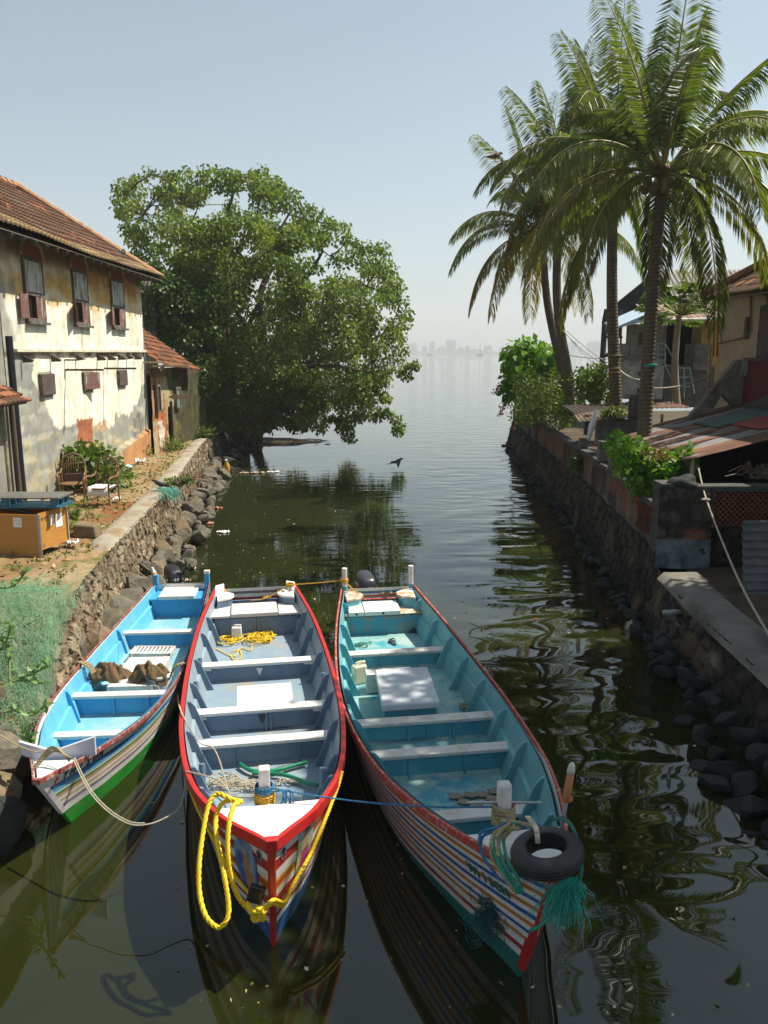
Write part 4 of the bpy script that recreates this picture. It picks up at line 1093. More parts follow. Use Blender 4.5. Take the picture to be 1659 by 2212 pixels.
def hskip(i, j):
    Y = YH0+(i+.5)*cell; z = 1.3+(j+.5)*cell
    return any(a < Y < b_ and c_ < z < d_ for a, b_, c_, d_ in holes)
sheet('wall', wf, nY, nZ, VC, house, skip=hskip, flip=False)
mb = MB()
for a, b_, c_, d_ in holes:   # deep reveals
    for (y0, y1, z0, z1) in ((a-.06, a, c_, d_), (b_, b_+.06, c_, d_), (a, b_, c_-.06, c_), (a, b_, d_, d_+.06)): mb.box((XH-.16, (y0+y1)/2, (z0+z1)/2), (.28, y1-y0, z1-z0))
mb.build('reveals', paint('reveal plaster', (.4, .36, .28), rough=.9), house)
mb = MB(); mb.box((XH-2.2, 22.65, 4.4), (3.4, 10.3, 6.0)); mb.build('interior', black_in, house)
mb = MB(); mb.box((XH-1.8, 27.97, 4.4), (3.6, .04, 6.1)); mb.build('gable_wall', paint('end plaster', (.42, .4, .34), (.3, .29, .26), rough=.9), house)
mb = MB()
def rib_(z, w, h, y0=18.1): 
    n = 40
    for i in range(n):
        y = y0+(YH1-y0)*i/n; mb.box((XH+w/2, y+(YH1-y0)/n/2, z+.006*mn.noise(Vector((y, 0, 0)))), (w, (YH1-y0)/n+.0, h))
rib_(5.06, .08, .07); mb.build('string_course', paint('course', (.7, .66, .52), (.5, .44, .32), rough=.9, scale=8), house)
# windows
sh_g = paint('peeling grey shutter', (.5, .5, .43), (.2, .14, .1), scale=7, lo=.5, hi=.62, rough=.8, stretch=(1, 1, .35))
sh_b = paint('peeling brown shutter', (.17, .085, .065), (.38, .33, .29), scale=6, lo=.55, hi=.68, rough=.8, stretch=(1, 1, .4))
frm = paint('window frame timber', (.1, .075, .06), (.2, .19, .17), scale=9, lo=.5, hi=.65, rough=.85)
arch_m = paint('arch niche red', (.32, .09, .05), (.22, .07, .04), rough=.9)
ring_m = paint('arch moulding', (.45, .3, .12), (.3, .2, .09), rough=.9)
def panel_leaf(mbp, o, ud, w, h, th=.03):
    """shutter leaf: hinge bottom corner o, direction ud, with two raised panels"""
    ud = Vector(ud).normalized(); nn = ud.cross(Vector((0, 0, 1))).normalized(); 
    def bx(u0, u1, z0, z1, t):
        q = [o+ud*u0+nn*t, o+ud*u1+nn*t, o+ud*u1-nn*t, o+ud*u0-nn*t]; mbp.hexa([p+Vector((0, 0, z0)) for p in q][::-1], [p+Vector((0, 0, z1)) for p in q][::-1])
    bx(.05, w-.05, .05, h-.05, th*.32)
    for a in ((0, .06, 0, h), (w-.06, w, 0, h)): bx(*a, th/2)
    for z0, z1 in ((0, .08), (h-.08, h)): bx(.06, w-.06, z0, z1, th/2-.003)
    bx(.1, w-.1, .13, h-.13, th*.48)
for k, (a, b_, c_, d_) in enumerate(holes[:3]):
    w = b_-a; zm = c_+(d_-c_)*.44
    f = MB(); x = XH-.03
    for (y0, y1, z0, z1) in ((a, a+.07, c_, d_), (b_-.07, b_, c_, d_), (a+.07, b_-.07, c_, c_+.08), (a+.07, b_-.07, d_-.07, d_), (a+.07, b_-.07, zm-.04, zm+.04)): f.box((x+.02, (y0+y1)/2, (z0+z1)/2), (.12, y1-y0, z1-z0))
    win = f.build('window', frm, house); 
    f = MB(); f.box((XH+.05, (a+b_)/2, c_-.03), (.14, w+.12, .06)); f.build('sill', frm, win)
    for s_ in (0, 1):   # closed grey upper leaves
        f = MB(); panel_leaf(f, Vector((XH+.03, a+.07+s_*(w/2-.07), zm+.04)), (0, 1, 0), w/2-.075, d_-zm-.11); f.build('upper_shutter', sh_g, win)
    hl = zm-.04-c_-.08
    f = MB(); panel_leaf(f, Vector((XH+.03, a+w/2+.02, c_+.08)), (0, 1, 0), w/2-.09, hl); f.build('lower_shutter', sh_b, win)
    dirs = [(.06, -1, 0), (.36, -.93, 0), (.22, -1, 0)]
    f = MB(); panel_leaf(f, Vector((XH+.06, a+.05, c_+.06)), dirs[k], w/2-.06, hl+.02); f.build('open_shutter', sh_b, win)
    f = MB()
    for i in range(4): f.tube([(XH-.02, a+.12+i*.085, c_+.05), (XH-.02, a+.12+i*.085, zm)], .01, n=6)
    f.build('window_bars', dark_rust, win)
    ym, rr = (a+b_)/2, w/2+.02; n = 20
    pts = [(XH+.014, ym+rr*math.cos(math.pi*i/n), d_+.03+.42*math.sin(math.pi*i/n)) for i in range(n+1)]
    f = MB(); f.prism(pts, (.012, 0, 0)); f.build('arch', arch_m, win)
    f = MB(); pts = [(XH+.03, ym+(rr+.06)*math.cos(math.pi*i/n), d_+.03+.48*math.sin(math.pi*i/n)) for i in range(n+1)]; f.tube(pts, .05, n=8); f.build('arch_moulding', ring_m, win, smooth=True)
dk = paint('dark hatch board', (.07, .045, .04), (.11, .08, .065), scale=5, rough=.75)
for k, (a, b_, c_, d_) in enumerate(holes[3:]):
    f = MB(); w = .04
    for (y0, y1, z0, z1) in ((a, a+w, c_, d_), (b_-w, b_, c_, d_), (a+w, b_-w, c_, c_+w), (a+w, b_-w, d_-w, d_)): f.box((XH+.0, (y0+y1)/2, (z0+z1)/2), (.08, y1-y0, z1-z0))
    win = f.build('small_window', frm, house)
    f = MB()
    if k == 1:
        panel_leaf(f, Vector((XH+.03, a+.05, c_+.03)), (.28, 1, 0), .68, .46)
    else: f.box((XH+.05, (a+b_)/2, (c_+d_)/2), (.025, b_-a-.03, d_-c_-.03))
    f.build('hatch', sh_b if k == 1 else dk, win)
# brackets and poles
for k, Yb in enumerate((18.5, 20.1, 20.95, 21.75, 23.35, 24.25, 25.2, 26.05, 26.85)):
    mb = MB()
    if k != 2:
        z = 4.95; d = .26
        mb.prism([(XH, Yb-.02, z), (XH+d, Yb-.02, z-.12), (XH, Yb-.02, z-.16)], (0, .04, 0)) if k % 4 == 3 else mb.prism([(XH, Yb-.02, z), (XH+d, Yb-.02, z-.12), (XH+d*.8, Yb-.02, z-.16), (XH, Yb-.02, z-.17)], (0, .04, 0))
    else: mb.box((XH+.14, Yb, 4.82), (.28, .04, .04))
    mb.build('bracket', wood_d, house)
for Yb, z, L_ in ((20.95, 4.57, .98), (23.85, 4.55, .95), (27.7, 4.68, .8)):
    mb = MB(); mb.box((XH+L_/2, Yb, z), (L_, .05, .055)); bevel(mb.build('wall_pole', wood_d if L_ > .9 else wood_p, house), .01)
# tiled roofs
tile_dark, tile_red, tile_moss = (.085, .042, .026), (.3, .12, .06), (.26, .18, .08)
def tiled(name, Y0, Y1fn, xe, ze, xr, zr, parent, kick=.0, axis=1, redp=.06, seed=1, sagf=None, pitchw=.21, row=.34, dark=tile_dark, red=tile_red):
    """clay tile slope: rows along Y, rising from eave (xe,ze) to ridge (xr,zr)"""
    L_ = math.hypot(xr-xe, zr-ze); dx, dz = (xr-xe)/L_, (zr-ze)/L_; nx, nz = -dz*(1 if dx < 0 else -1), abs(dx)
    if dx < 0: nx = dz
    Ym = max(Y1fn(0), Y1fn(1)); nu = int((Ym-Y0)/pitchw*5)+1; rows = int(L_/row); sub = [0, .04, .5, .96]; pts = []; cols = []; nv = 0; info = []
    for r in range(rows):
        for q in sub:
            s_ = (r+q)*row; lift = .045*(1-q) if q > 0.02 else .0
            nv += 1
            for i in range(nu):
                Y = Y0+(Ym-Y0)*i/(nu-1); k = s_/L_
                u = Y/pitchw; wv = abs(math.sin(math.pi*u)); h = .035*wv+lift+.02*mn.noise(Vector((Y*.9, s_*.9, seed)))
                x = xe+dx*s_+nx*h; z = ze+dz*s_+nz*h-(kick*clamp(1-s_/.9)**2*-1)
                if sagf: z += sagf(Y, k)
                pts.append((x, Y, z))
                hh = (math.sin(math.floor(u)*12.98+r*78.23+seed)*43758.5) % 1
                c = mix(dark, (.135, .062, .034), hh)
                if hh > 1-redp: c = red
                if s_ < .7 and kick: c = mix(tile_moss, (.33, .24, .12), hh)
                if fbm((Y*.8, s_*.8, seed+3)) > .3: c = mix(c, (.11, .085, .06), .6)
                if wv < .3 and not hh > 1-redp: c = mix(c, (.05, .03, .02), .6)
                cols.append(c); info.append((Y, k))
    fs = []
    for j in range(nv-1):
        for i in range(nu-1):
            a = j*nu+i
            if info[a+1][0] > Y1fn(info[a][1]): continue
            fs.append((a, a+nu, a+nu+1, a+1) if dx < 0 else (a, a+1, a+nu+1, a+nu))
    m2 = MB(); m2.v = pts; m2.f = fs; m2.c = cols; return m2.build(name, VCT, parent)
sg = lambda Y, k: .10*math.sin((Y-17)/11*math.pi*1.0)*-1*(1-k)*.6+.05*mn.noise(Vector((Y*.35, k, 4)))
roof = tiled('roof', 12.0, lambda k: 28.35-2.1*k, -7.55, 7.42, -11.5, 10.05, house, kick=.12, redp=.07, seed=2, sagf=sg)
mb = MB()
hp = [Vector((-7.6-3.9*t, 28.35-2.1*t, 7.5+2.63*t+.03)) for t in [i/16 for i in range(17)]]; 
for a_, b_ in zip(hp, hp[1:]): mb.tube([a_, b_+(b_-a_)*.15], [.12, .10], n=8)
mb.build('hip_tiles', paint('hip mortar and tile', (.5, .3, .16), (.3, .13, .07), scale=5, rough=.9), roof)
mb = MB()
for i in range(36):
    y = 12+i*.4; mb.tube([(-11.5, y, 10.1+.04*mn.noise(Vector((y, 1, 1)))), (-11.5, y+.44, 10.08+.04*mn.noise(Vector((y+.4, 1, 1))))], [.13, .11], n=8)
mb.build('ridge_tiles', paint('ridge tile', (.26, .15, .1), (.45, .2, .1), scale=4, rough=.9), roof)
mb = MB(); mb.add([(-7.55, 12, 7.4), (-8.3, 12, 7.86), (-8.3, 28.3, 7.86), (-7.55, 28.3, 7.4)], [(0, 1, 2, 3)]); mb.add([(-7.6, 28.33, 7.42), (-11.5, 26.3, 10.0), (-15.4, 28.33, 7.42)], [(0, 1, 2)]); mb.build('soffit', wood_d, roof)
mb = MB()
for i in range(28): mb.box((-8.0, 12.3+i*.58, 7.62), (1.1, .07, .09), Matrix.Rotation(R(34), 3, 'Y')); mb.build('rafter', wood_d, roof); mb = MB()
# ---- lean-to house beyond
h2_ = thing('lean_to_house', (-8.1, 31, 1.3), 'low ruined house with exposed laterite and a broken tiled roof behind the big white house', 'house')
def w2(i, j):
    Y = 27.98+i*.06; z = 1.1+j*.06; n = fbm((Y*1.1, z*1.1, 3)); n2 = fbm((Y*2.2, z*2.2, 9))
    x = -8.1+.03*n
    c = mix((.45, .36, .2), (.36, .3, .18), .5+n)
    if Y < 28.7 and z > 2.6+n: c = mix((.3, .12, .05), (.4, .26, .14), .5+n2)
    if 28.6 < Y+n*.4 < 29.7 and z < 3.4+n: c = mix((.5, .16, .05), (.34, .1, .04), .5+n2*2); x -= .06*abs(n2)*2
    if 28.9 < Y+n*.4 < 29.4 and z < 2.6: c = (.6, .55, .45)
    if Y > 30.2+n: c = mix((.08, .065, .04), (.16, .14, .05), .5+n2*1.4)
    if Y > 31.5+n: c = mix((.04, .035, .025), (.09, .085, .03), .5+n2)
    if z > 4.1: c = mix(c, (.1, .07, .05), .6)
    return (x, Y, z), c
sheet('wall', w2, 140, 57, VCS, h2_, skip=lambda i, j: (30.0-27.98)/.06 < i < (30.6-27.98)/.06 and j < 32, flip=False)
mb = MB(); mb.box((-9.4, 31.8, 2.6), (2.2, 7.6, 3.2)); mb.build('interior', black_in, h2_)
for y0, y1, z0, z1, m_ in ((28.3, 28.75, 2.9, 3.9, 'frm'), (30.9, 31.6, 2.9, 3.7, 'grey')):
    f = MB()
    for q in ((y0, y0+.08, z0, z1), (y1-.08, y1, z0, z1), (y0+.08, y1-.08, z0, z0+.08), (y0+.08, y1-.08, z1-.08, z1)): f.box((-8.02, (q[0]+q[1])/2, (q[2]+q[3])/2), (.1, q[1]-q[0], q[3]-q[2]))
    wn = f.build('window', frm, h2_); f = MB(); f.box((-8.02, (y0+y1)/2, (z0+z1)/2), (.03, y1-y0-.1, z1-z0-.1)); f.build('pane_board', paint('blue grey board', (.13, .2, .22), (.2, .2, .17)) if m_ == 'grey' else black_in, wn)
f = MB(); panel_leaf(f, Vector((-8.0, 29.9, 3.35)), (.9, .15, 0), .7, .08); f.build('shutter', wood_p, h2_)
f = MB(); f.box((-8.05, 30.3, 2.1), (.1, .08, 2.2)); f.build('door_frame', wood_d, h2_)
tiled('roof', 27.95, lambda k: 33.4, -7.6, 4.55, -10.6, 6.75, h2_, redp=.5, seed=8, row=.34, sagf=lambda Y, k: -.05*(Y-28), red=(.26, .09, .035))
mb = MB(); mb.box((-7.75, 28.3, 4.5), (.06, .5, .1), Matrix.Rotation(.3, 3, 'X')); mb.box((-7.4, 28.15, 4.55), (1.3, .1, .06)); mb.build('loose_beam', wood_p, h2_)
# ---- neighbour at the left edge of the frame
nb = thing('neighbour_house', (-8.0, 14.6, 1.4), 'plain grey plastered house corner with a small tiled awning at the left edge', 'house')
def w3(i, j):
    Y = 12.5+i*.1; z = 1.3+j*.1; n = fbm((Y, z, 5)); return (-8.0, Y, z), mix((.3, .28, .24), (.2, .19, .17), .5+n*1.5)
sheet('wall', w3, 47, 60, VC, nb, flip=False)
mb = MB(); mb.box((-8.6, 17.08, 4.2), (1.2, .04, 5.9)); mb.box((-9.1, 14.8, 4.0), (1.2, 4.4, 5.4)); mb.build('end_wall', conc, nb)
tiled('awning', 12.5, lambda k: 16.95, -7.45, 3.98, -8.15, 4.4, nb, redp=.5, seed=5, row=.22)
mb = MB(); mb.box((-7.75, 14.7, 3.98), (.5, 4.3, .05)); mb.build('awning_board', wood_d, nb)
for x, y, r_, zt, m_, lb in ((-7.93, 17.25, .075, 5.35, black_pl, 'black drain pipe leaning on the corner of the plastered house'), (-7.88, 16.98, .055, 4.0, wood_d, 'dark weathered timber post beside the black drain pipe'), (-7.98, 16.75, .05, 3.9, paint('lichen timber', (.34, .33, .2), (.1, .09, .07), scale=5), 'lichen covered timber post left of the black drain pipe')):
    mb = MB(); mb.tube([(x, y, 1.4), (x-.01, y, 2.8), (x-.02, y+.02, zt)], r_, n=12); tag(mb.build('drain_pipe' if zt > 5 else 'timber_post', m_, origin=(x, y, 1.4), smooth='auto'), lb, 'pipe' if zt > 5 else 'post')
# ================================================================ BUILDINGS, RIGHT
h4 = thing('beige_house', (10.2, 24, 1.7), 'beige plastered house with brown clay tile roof at the right edge', 'house')
XB = 9.6
mb = MB(); mb.box((XB+2.5, 17.3, 4.3), (5, 12, 4.6)); mb.build('wall', paint('beige plaster', (.42, .33, .23), (.34, .26, .18), dirt=(.2, .16, .11), dlo=.55, dhi=.8, dscale=.9, rough=.9, bump=.3), h4)
for x0, y0, x1, y1 in ((1611, 684, 1623, 732), (1636, 655, 1690, 790)):
    a = PX(x0, y1, XB); c_ = PX(x1, y0, XB); z0_, z1_ = min(a.z, c_.z), max(a.z, c_.z); y0_, y1_ = min(a.y, c_.y), max(a.y, c_.y)
    if x0 > 1630: z0_ = 3.6
    f = MB(); f.box((XB-.02, (y0_+y1_)/2, (z0_+z1_)/2), (.08, y1_-y0_, z1_-z0_)); fr_ = f.build('window' if x0 < 1630 else 'door', conc_d, h4)
    f = MB(); f.box((XB-.07, (y0_+y1_)/2, (z0_+z1_)/2), (.03, (y1_-y0_)*.75, (z1_-z0_)*.88)); f.build('pane' if x0 < 1630 else 'door_panel', dk, fr_)
pipe_m = paint('old red brown pipe', (.2, .09, .06), (.13, .07, .05), rough=.6)
for pts in ([(1545, 640), (1541, 770)], [(1552, 640), (1549, 770)], [(1622, 640), (1621, 715), (1612, 728), (1550, 742)]):
    mb = MB(); mb.tube([PX(x, y, XB-.05) for x, y in pts], .022, n=8); mb.build('wall_pipe', pipe_m, h4, smooth=True)
mb = MB(); mb.tube([PX(1534, 745, XB-.2), PX(1530, 850, XB-.2)], .05, n=10); mb.build('wall_pipe', wood_p, h4, smooth=True)
rfb = tiled('roof', 11.5, lambda k: 24.0-3.7*k, 9.25, 6.55, 13.2, 9.1, h4, redp=.04, seed=4, dark=(.10, .055, .035), red=(.36, .16, .08), sagf=lambda Y, k: .06*mn.noise(Vector((Y*.5, k, 7))))
mb = MB()
for i in range(14):
    f0 = i/14; a = Vector((9.25+3.95*f0, 24-3.7*f0, 6.62+2.55*f0)); b_ = a+Vector((3.95, -3.7, 2.55))/14*1.15
    mb.tube([a+Vector((0, 0, .03)), b_+Vector((0, 0, .07))], [.13, .09], n=8)
mb.build('hip_tiles', paint('hip tile', (.34, .18, .1), (.2, .1, .07)), rfb)
corrugated('eave_sheet', (9.2, 12, 6.42), (0, 1, 0), (1, 0, .12), 9.6, .7, .1, .015, paint('grey eave sheet', (.2, .2, .19), (.12, .11, .1), rough=.7), h4)
mb = MB(); mb.add([(9.25, 11.5, 6.5), (9.6, 11.5, 6.55), (9.6, 23.6, 6.55), (9.25, 24, 6.5)], [(0, 3, 2, 1)]); mb.add([(9.25, 24, 6.5), (13.2, 20.3, 9.0), (17.2, 24, 6.5)], [(0, 2, 1)]); mb.build('soffit', wood_d, h4)
# concrete stair with a dark red wall
st = thing('outside_stair', (8.5, 20.6, 1.7), 'stained concrete stair parapet against a dark red painted wall', 'stairs')
Ys = 20.8
pt = [PY(x, y, Ys) for x, y in ((1487, 905), (1592, 778), (1622, 776), (1598, 893), (1560, 850), (1530, 905))]
mb = MB(); mb.prism([pt[0], pt[5], pt[4], pt[2], pt[1]], (0, .22, 0)); mb.prism([pt[4], pt[3], pt[2]], (0, .22, 0)); mb.build('parapet', paint('stained stair plaster', (.24, .2, .15), (.13, .11, .085), dirt=(.04, .035, .03), dlo=.48, dhi=.66, dscale=1.4, rough=.95, bump=.5), st)
rp = [PY(x, y, Ys+.02) for x, y in ((1592, 775), (1592, 900), (1800, 930), (1800, 772))]
mb = MB(); mb.prism([(9.28, 20.8, 3.2), (9.28, 15.5, 3.2), (9.28, 15.5, 4.8), (9.28, 20.8, 4.8)], (.2, 0, 0)); mb.build('red_wall', paint('dark red wall', (.13, .016, .018), (.09, .012, .014), dirt=(.04, .015, .015), dlo=.5, dhi=.8, rough=.8), st)
mb = MB(); mb.box((9.38, 18.15, 4.84), (.3, 5.4, .08)); mb.build('wall_top', conc_d, st)
a = PY(1590, 898, 19.6); mb = MB(); mb.prism([PY(1592, 905, 20.4), PY(1740, 880, 17.2), PY(1740, 830, 17.2), PY(1600, 885, 20.4)], (.1, .1, .12)); mb.build('side_slab', conc_d, st)
mb = MB()
for i in range(30):
    q = PY(1611+rnd.uniform(-6, 6), 776, Ys-.15); mb.tube([q, q+Vector((rnd.uniform(-.1, .1), -.02, -rnd.uniform(.2, .5)))], [.02, .006], n=4)
tag(mb.build('rag', paint('grey rag', (.3, .28, .26)), origin=PY(1611, 776, Ys-.15)), 'frayed grey rag hanging over the dark red wall', 'rag')
# grey concrete house in the middle distance
h5 = thing('grey_house', (9.6, 30, 1.7), 'grey concrete house with a dark open veranda behind the palm trunks', 'house')
def slab(x0, y0, x1, y1, Y, dpt, name, mat, par):
    a = PY(x0, y1, Y); c_ = PY(x1, y0, Y); m2 = MB(); m2.box(((a.x+c_.x)/2, Y+dpt/2, (a.z+c_.z)/2), (c_.x-a.x, dpt, c_.z-a.z)); return m2.build(name, mat, par)
gp = paint('grey render', (.26, .25, .22), (.17, .165, .15), dirt=(.08, .075, .065), dlo=.5, dhi=.75, dscale=.8, rough=.9)
slab(1345, 775, 1436, 862, 30, .7, 'lower_wall', paint('white render', (.42, .42, .4), (.3, .3, .28), dirt=(.1, .09, .08), dlo=.5, dhi=.7, rough=.9), h5)
slab(1360, 700, 1437, 774, 30.1, .6, 'wall', gp, h5)
slab(1347, 742, 1360, 774, 30.1, 1.0, 'wall', gp, h5)
o = slab(1341, 770, 1436, 777, 29.9, .7, 'ledge', conc, h5)
slab(1380, 718, 1391, 746, 30.05, .1, 'window', dk, h5); slab(1380, 802, 1387, 812, 29.95, .1, 'window', dk, h5)
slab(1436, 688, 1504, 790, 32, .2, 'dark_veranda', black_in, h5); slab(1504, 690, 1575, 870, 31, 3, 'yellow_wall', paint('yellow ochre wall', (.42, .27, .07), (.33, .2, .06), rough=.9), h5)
slab(1420, 790, 1545, 880, 30.5, 3, 'plinth', paint('dark plinth', (.12, .11, .1), (.07, .065, .06), rough=.9), h5)
slab(1497, 742, 1535, 800, 30.4, 1, 'half_wall', conc, h5)
mb = MB(); mb.tube([PY(1437, 690, 29.9), PY(1434, 790, 29.9)], .05, n=8); mb.build('post', conc, h5)
a, b_ = PY(1333, 709, 29.4), PY(1404, 692, 29.4)
mb = MB(); mb.prism([a, b_, b_+Vector((0, 0, .28)), a+Vector((0, 0, .06))], (0, 1.8, .2)); mb.build('awning_roof', paint('pale blue sheet roof', (.45, .55, .68), (.4, .5, .6), rough=.6), h5)
a, b_ = PY(1400, 692, 29.4), PY(1545, 690, 29.4); mb = MB(); mb.tube([a, b_], .07, n=10); mb.build('gutter', white_paint, h5)
corrugated('porch_roof', PY(1405, 688, 29.5), (1, 0, 0), (0, 1.6, .5), 3.2, 2.0, .2, .03, paint('porch tile', (.3, .14, .09), (.35, .3, .26), rough=.8), h5)
rail = paint('pale green rail', (.24, .38, .38), rough=.5)
mb = MB()
pts = [[(1420, 741), (1420, 790)], [(1437, 741), (1437, 790)], [(1437, 742), (1463, 792)], [(1463, 792), (1463, 860)], [(1437, 790), (1462, 838)]]+[[(1420, y), (1437, y)] for y in (742, 754, 766, 778)]+[[(1463, y), (1490, y)] for y in (795, 815, 835)]+[[(1478, 795), (1478, 860)], [(1490, 795), (1500, 850)]]
for q in pts: mb.tube([PY(x, y, 29.6) for x, y in q], .02, n=6)
tag(mb.build('stair_railing', rail, origin=PY(1440, 790, 29.6)), 'pale green metal stair railing in front of the grey house', 'railing')
# big corrugated shed behind
h6 = thing('warehouse', (12, 40, 1), 'large dark shed with a grey corrugated gable roof standing behind the grey house', 'warehouse')
YS = 38.
ap = PY(1425, 584, YS); lo_ = PY(1336, 668, YS)
mb = MB(); mb.prism([PY(1316, 668, YS), PY(1490, 668, YS), PY(1420, 584, YS)], (0, .2, 0)); mb.build('gable', paint('dark gable sheets', (.035, .04, .045), (.02, .022, .025), rough=.8), h6)
A = PY(1420, 583, YS-.4); Bp = PY(1486, 668, YS-.4)
corrugated('roof', A, (0.25, 1, 0), Bp-A, 22, (Bp-A).length*1.3, .22, .04, paint('weathered roof sheet', (.3, .28, .25), (.2, .185, .16), dirt=(.1, .09, .075), dlo=.5, dhi=.75, dscale=.3, rough=.8), h6)
A2 = PY(1424, 583, YS+.1); corrugated('roof', A2, (1, .0, 0), (0, -3.5, -2.3), 7, 4.6, .22, .04, paint('weathered roof sheet', (.28, .26, .235), (.17, .16, .14), rough=.8), h6)
steel = paint('dark steel', (.04, .045, .06), (.06, .05, .05), rough=.7)
for q, r_ in (([(1307, 690), (1300, 800)], .13), ([(1330, 700), (1322, 790)], .06), ([(1312, 668), (1306, 700)], .14), ([(1303, 706), (1345, 706)], .04), ([(1303, 728), (1345, 728)], .05), ([(1303, 766), (1340, 768)], .1), ([(1342, 700), (1340, 770)], .05), ([(1340, 668), (1330, 700)], .12)):
    mb = MB(); mb.tube([PY(x, y, YS-1.5) for x, y in q], r_, n=4); mb.build('steel_frame', steel, h6)
slab(1316, 668, 1400, 684, YS-1, .2, 'eave_beam', steel, h6); slab(1330, 704, 1344, 730, YS-1.2, .1, 'cladding', steel, h6)
# black water tank and stand
tk = thing('water_tank', PY(1382, 905, 21.5), 'black ribbed plastic water tank behind the front palm trunk', 'water tank')
c0 = PY(1382, 905, 21.5); h_ = PY(1382, 843, 21.5).z-c0.z; r_ = 25/1720*22
prof = [(r_*.98, 0)]
for i in range(6): prof += [(r_, h_*(.02+i*.13)), (r_, h_*(.11+i*.13)), (r_*.96, h_*(.12+i*.13)), (r_*.96, h_*(.145+i*.13))]
prof += [(r_*.9, h_*.86), (r_*.4, h_*.95), (r_*.35, h_*1.0), (.02, h_)]
mb = MB(); mb.lathe(prof, n=28); mb.build('tank_body', black_pl, tk, local=True, smooth='auto')
mb = MB(); mb.lathe([(r_*.38, h_), (r_*.38, h_+.06), (.02, h_+.08)], n=20); mb.build('tank_lid', black_pl, tk, local=True, smooth='auto')
# garden shelter with rusty sheet beside the palms
sh = thing('garden_shelter', PY(1290, 900, 24.5), 'low tin covered shelter with dark posts among the plants', 'shelter')
corrugated('roof', PY(1240, 893, 24.5), (1, 0, .05), (0, 2.2, .15), 2.2, 1.8, .15, .02, paint('dark rust sheet', (.05, .028, .02), (.03, .02, .018), rough=.8), sh)
corrugated('roof', PY(1250, 912, 22.3), (1, .1, .1), (.1, 1.6, .25), 1.5, 1.0, .12, .015, paint('pale debris sheet', (.16, .11, .06), (.07, .05, .035), rough=.9), sh)
corrugated('roof', PY(1402, 882, 25), (1, 0, .02), (0, 2, .12), 1.3, 1.4, .15, .02, paint('rust sheet', (.14, .06, .035), (.22, .14, .1), rough=.8), sh)
for x, y in ((1263, 940), (1268, 940), (1275, 935), (1330, 930), (1428, 930)):
    q = PY(x, y, 22.8); mb = MB(); mb.tube([q, (q.x, q.y, PY(x, 895, 22.8).z)], .04, n=6); mb.build('post', wood_p if x > 1270 else conc, sh)
slab(1290, 905, 1400, 960, 22.6, .3, 'low_wall', conc, sh)
q = PY(1271, 950, 21.6); mb = MB(); mb.tube([q, q+Vector((.1, .1, .35)), q+Vector((.18, 0, .8))], [.05, .09, .05], n=8); tag(mb.build('hanging_cloth', cloth_w, origin=q, smooth=True), 'white cloth hanging on the brick parapet', 'cloth')
# ================================================================ FAR SHORE
fs_m = paint('far tree belt', (.05, .07, .035), (.07, .085, .05), scale=.02, rough=1, bump=0)
def band(i, j):
    x = -900+i*9; hgt = 6+13*(.5+fbm((x*.012, 3, 1)))+5*abs(mn.noise(Vector((x*.09, 1, 2)))); 
    if x > 560: hgt *= .7
    return (x, 2500+j*18+20*mn.noise(Vector((x*.01, j, 0))), [0, .6, .9, 1, .8, 0][j]*hgt-.5), (0, 0, 0)
tag(sheet('far_shore', band, 200, 6, fs_m, flip=False), kind='structure')
city = [(883, 900, 742), (925, 940, 737), (943, 955, 752), (963, 985, 734), (1004, 1014, 748), (1046, 1062, 747), (1077, 1098, 752), (1228, 1246, 739), (1250, 1258, 750), (1268, 1298, 739), (1302, 1310, 745), (912, 922, 748), (1112, 1126, 750), (952, 961, 749), (990, 1001, 752), (1018, 1030, 754), (1236, 1241, 752)]
cm = [paint('far pale render', (.6, .58, .55), bump=0), paint('far grey render', (.35, .36, .38), bump=0)]
gm = paint('far glazing', (.12, .14, .16), bump=0)
lbc = ['hazy low pale block beside the big tree crown', 'hazy tapering white tower on the far shore', 'small hazy block right of the tapering white tower', 'tallest pale twin slab tower on the far shore', 'thin hazy mast like tower right of the twin slab tower', 'hazy block above the tree belt, left of the moored boat mast', 'low wide hazy block left of the bright green shrub', 'hazy tower seen between the twin palm trunks and the steel frame', 'narrow hazy block between two wide towers on the right', 'wide grey hazy tower near the steel frame', 'hazy block partly behind the steel frame', 'small hazy block left of the tapering white tower', 'hazy block behind the bright green shrub', 'low hazy block touching the left side of the twin slab tower', 'low hazy block just right of the twin slab tower', 'low hazy block between the mast like tower and the moored boat mast', 'slim hazy block between the twin palm trunks']
for k, (x0, x1, yt) in enumerate(city):
    Yc = 2600+k*7; a = PY(x0, 770, Yc); c_ = PY(x1, yt, Yc); w_, hh = c_.x-a.x, c_.z
    t = thing('tower_block', ((a.x+c_.x)/2, Yc, 0), lbc[k], 'tower', 'towers on the far shore')
    mb = MB()
    if k == 3: mb.box((-w_*.27, 0, hh/2), (w_*.42, 20, hh)); mb.box((w_*.27, 5, hh*.485), (w_*.42, 20, hh*.97)); mb.box((0, 6, hh*.46), (w_*.2, 12, hh*.92))
    elif k == 1: mb.hexa([(-w_/2, -9, 0), (w_/2, -9, 0), (w_/2, 9, 0), (-w_/2, 9, 0)], [(-w_*.3, -8, hh*.95), (w_*.4, -8, hh), (w_*.4, 8, hh), (-w_*.3, 8, hh*.95)])
    else: mb.box((0, 0, hh/2), (w_, 20, hh)); mb.box((w_*.1, 0, hh+1.5), (w_*.4, 8, 3.2))
    mb.build('body', cm[0] if k in (0, 1, 3, 6) else cm[1], t, local=True)
    mb = MB()
    for s_ in range(max(2, int(hh/6))): mb.box((0, -10.2 if k != 1 else -9.2, 4+s_*6), (w_*.5, .5, 2))
    mb.build('window_bands', gm, t, local=True)
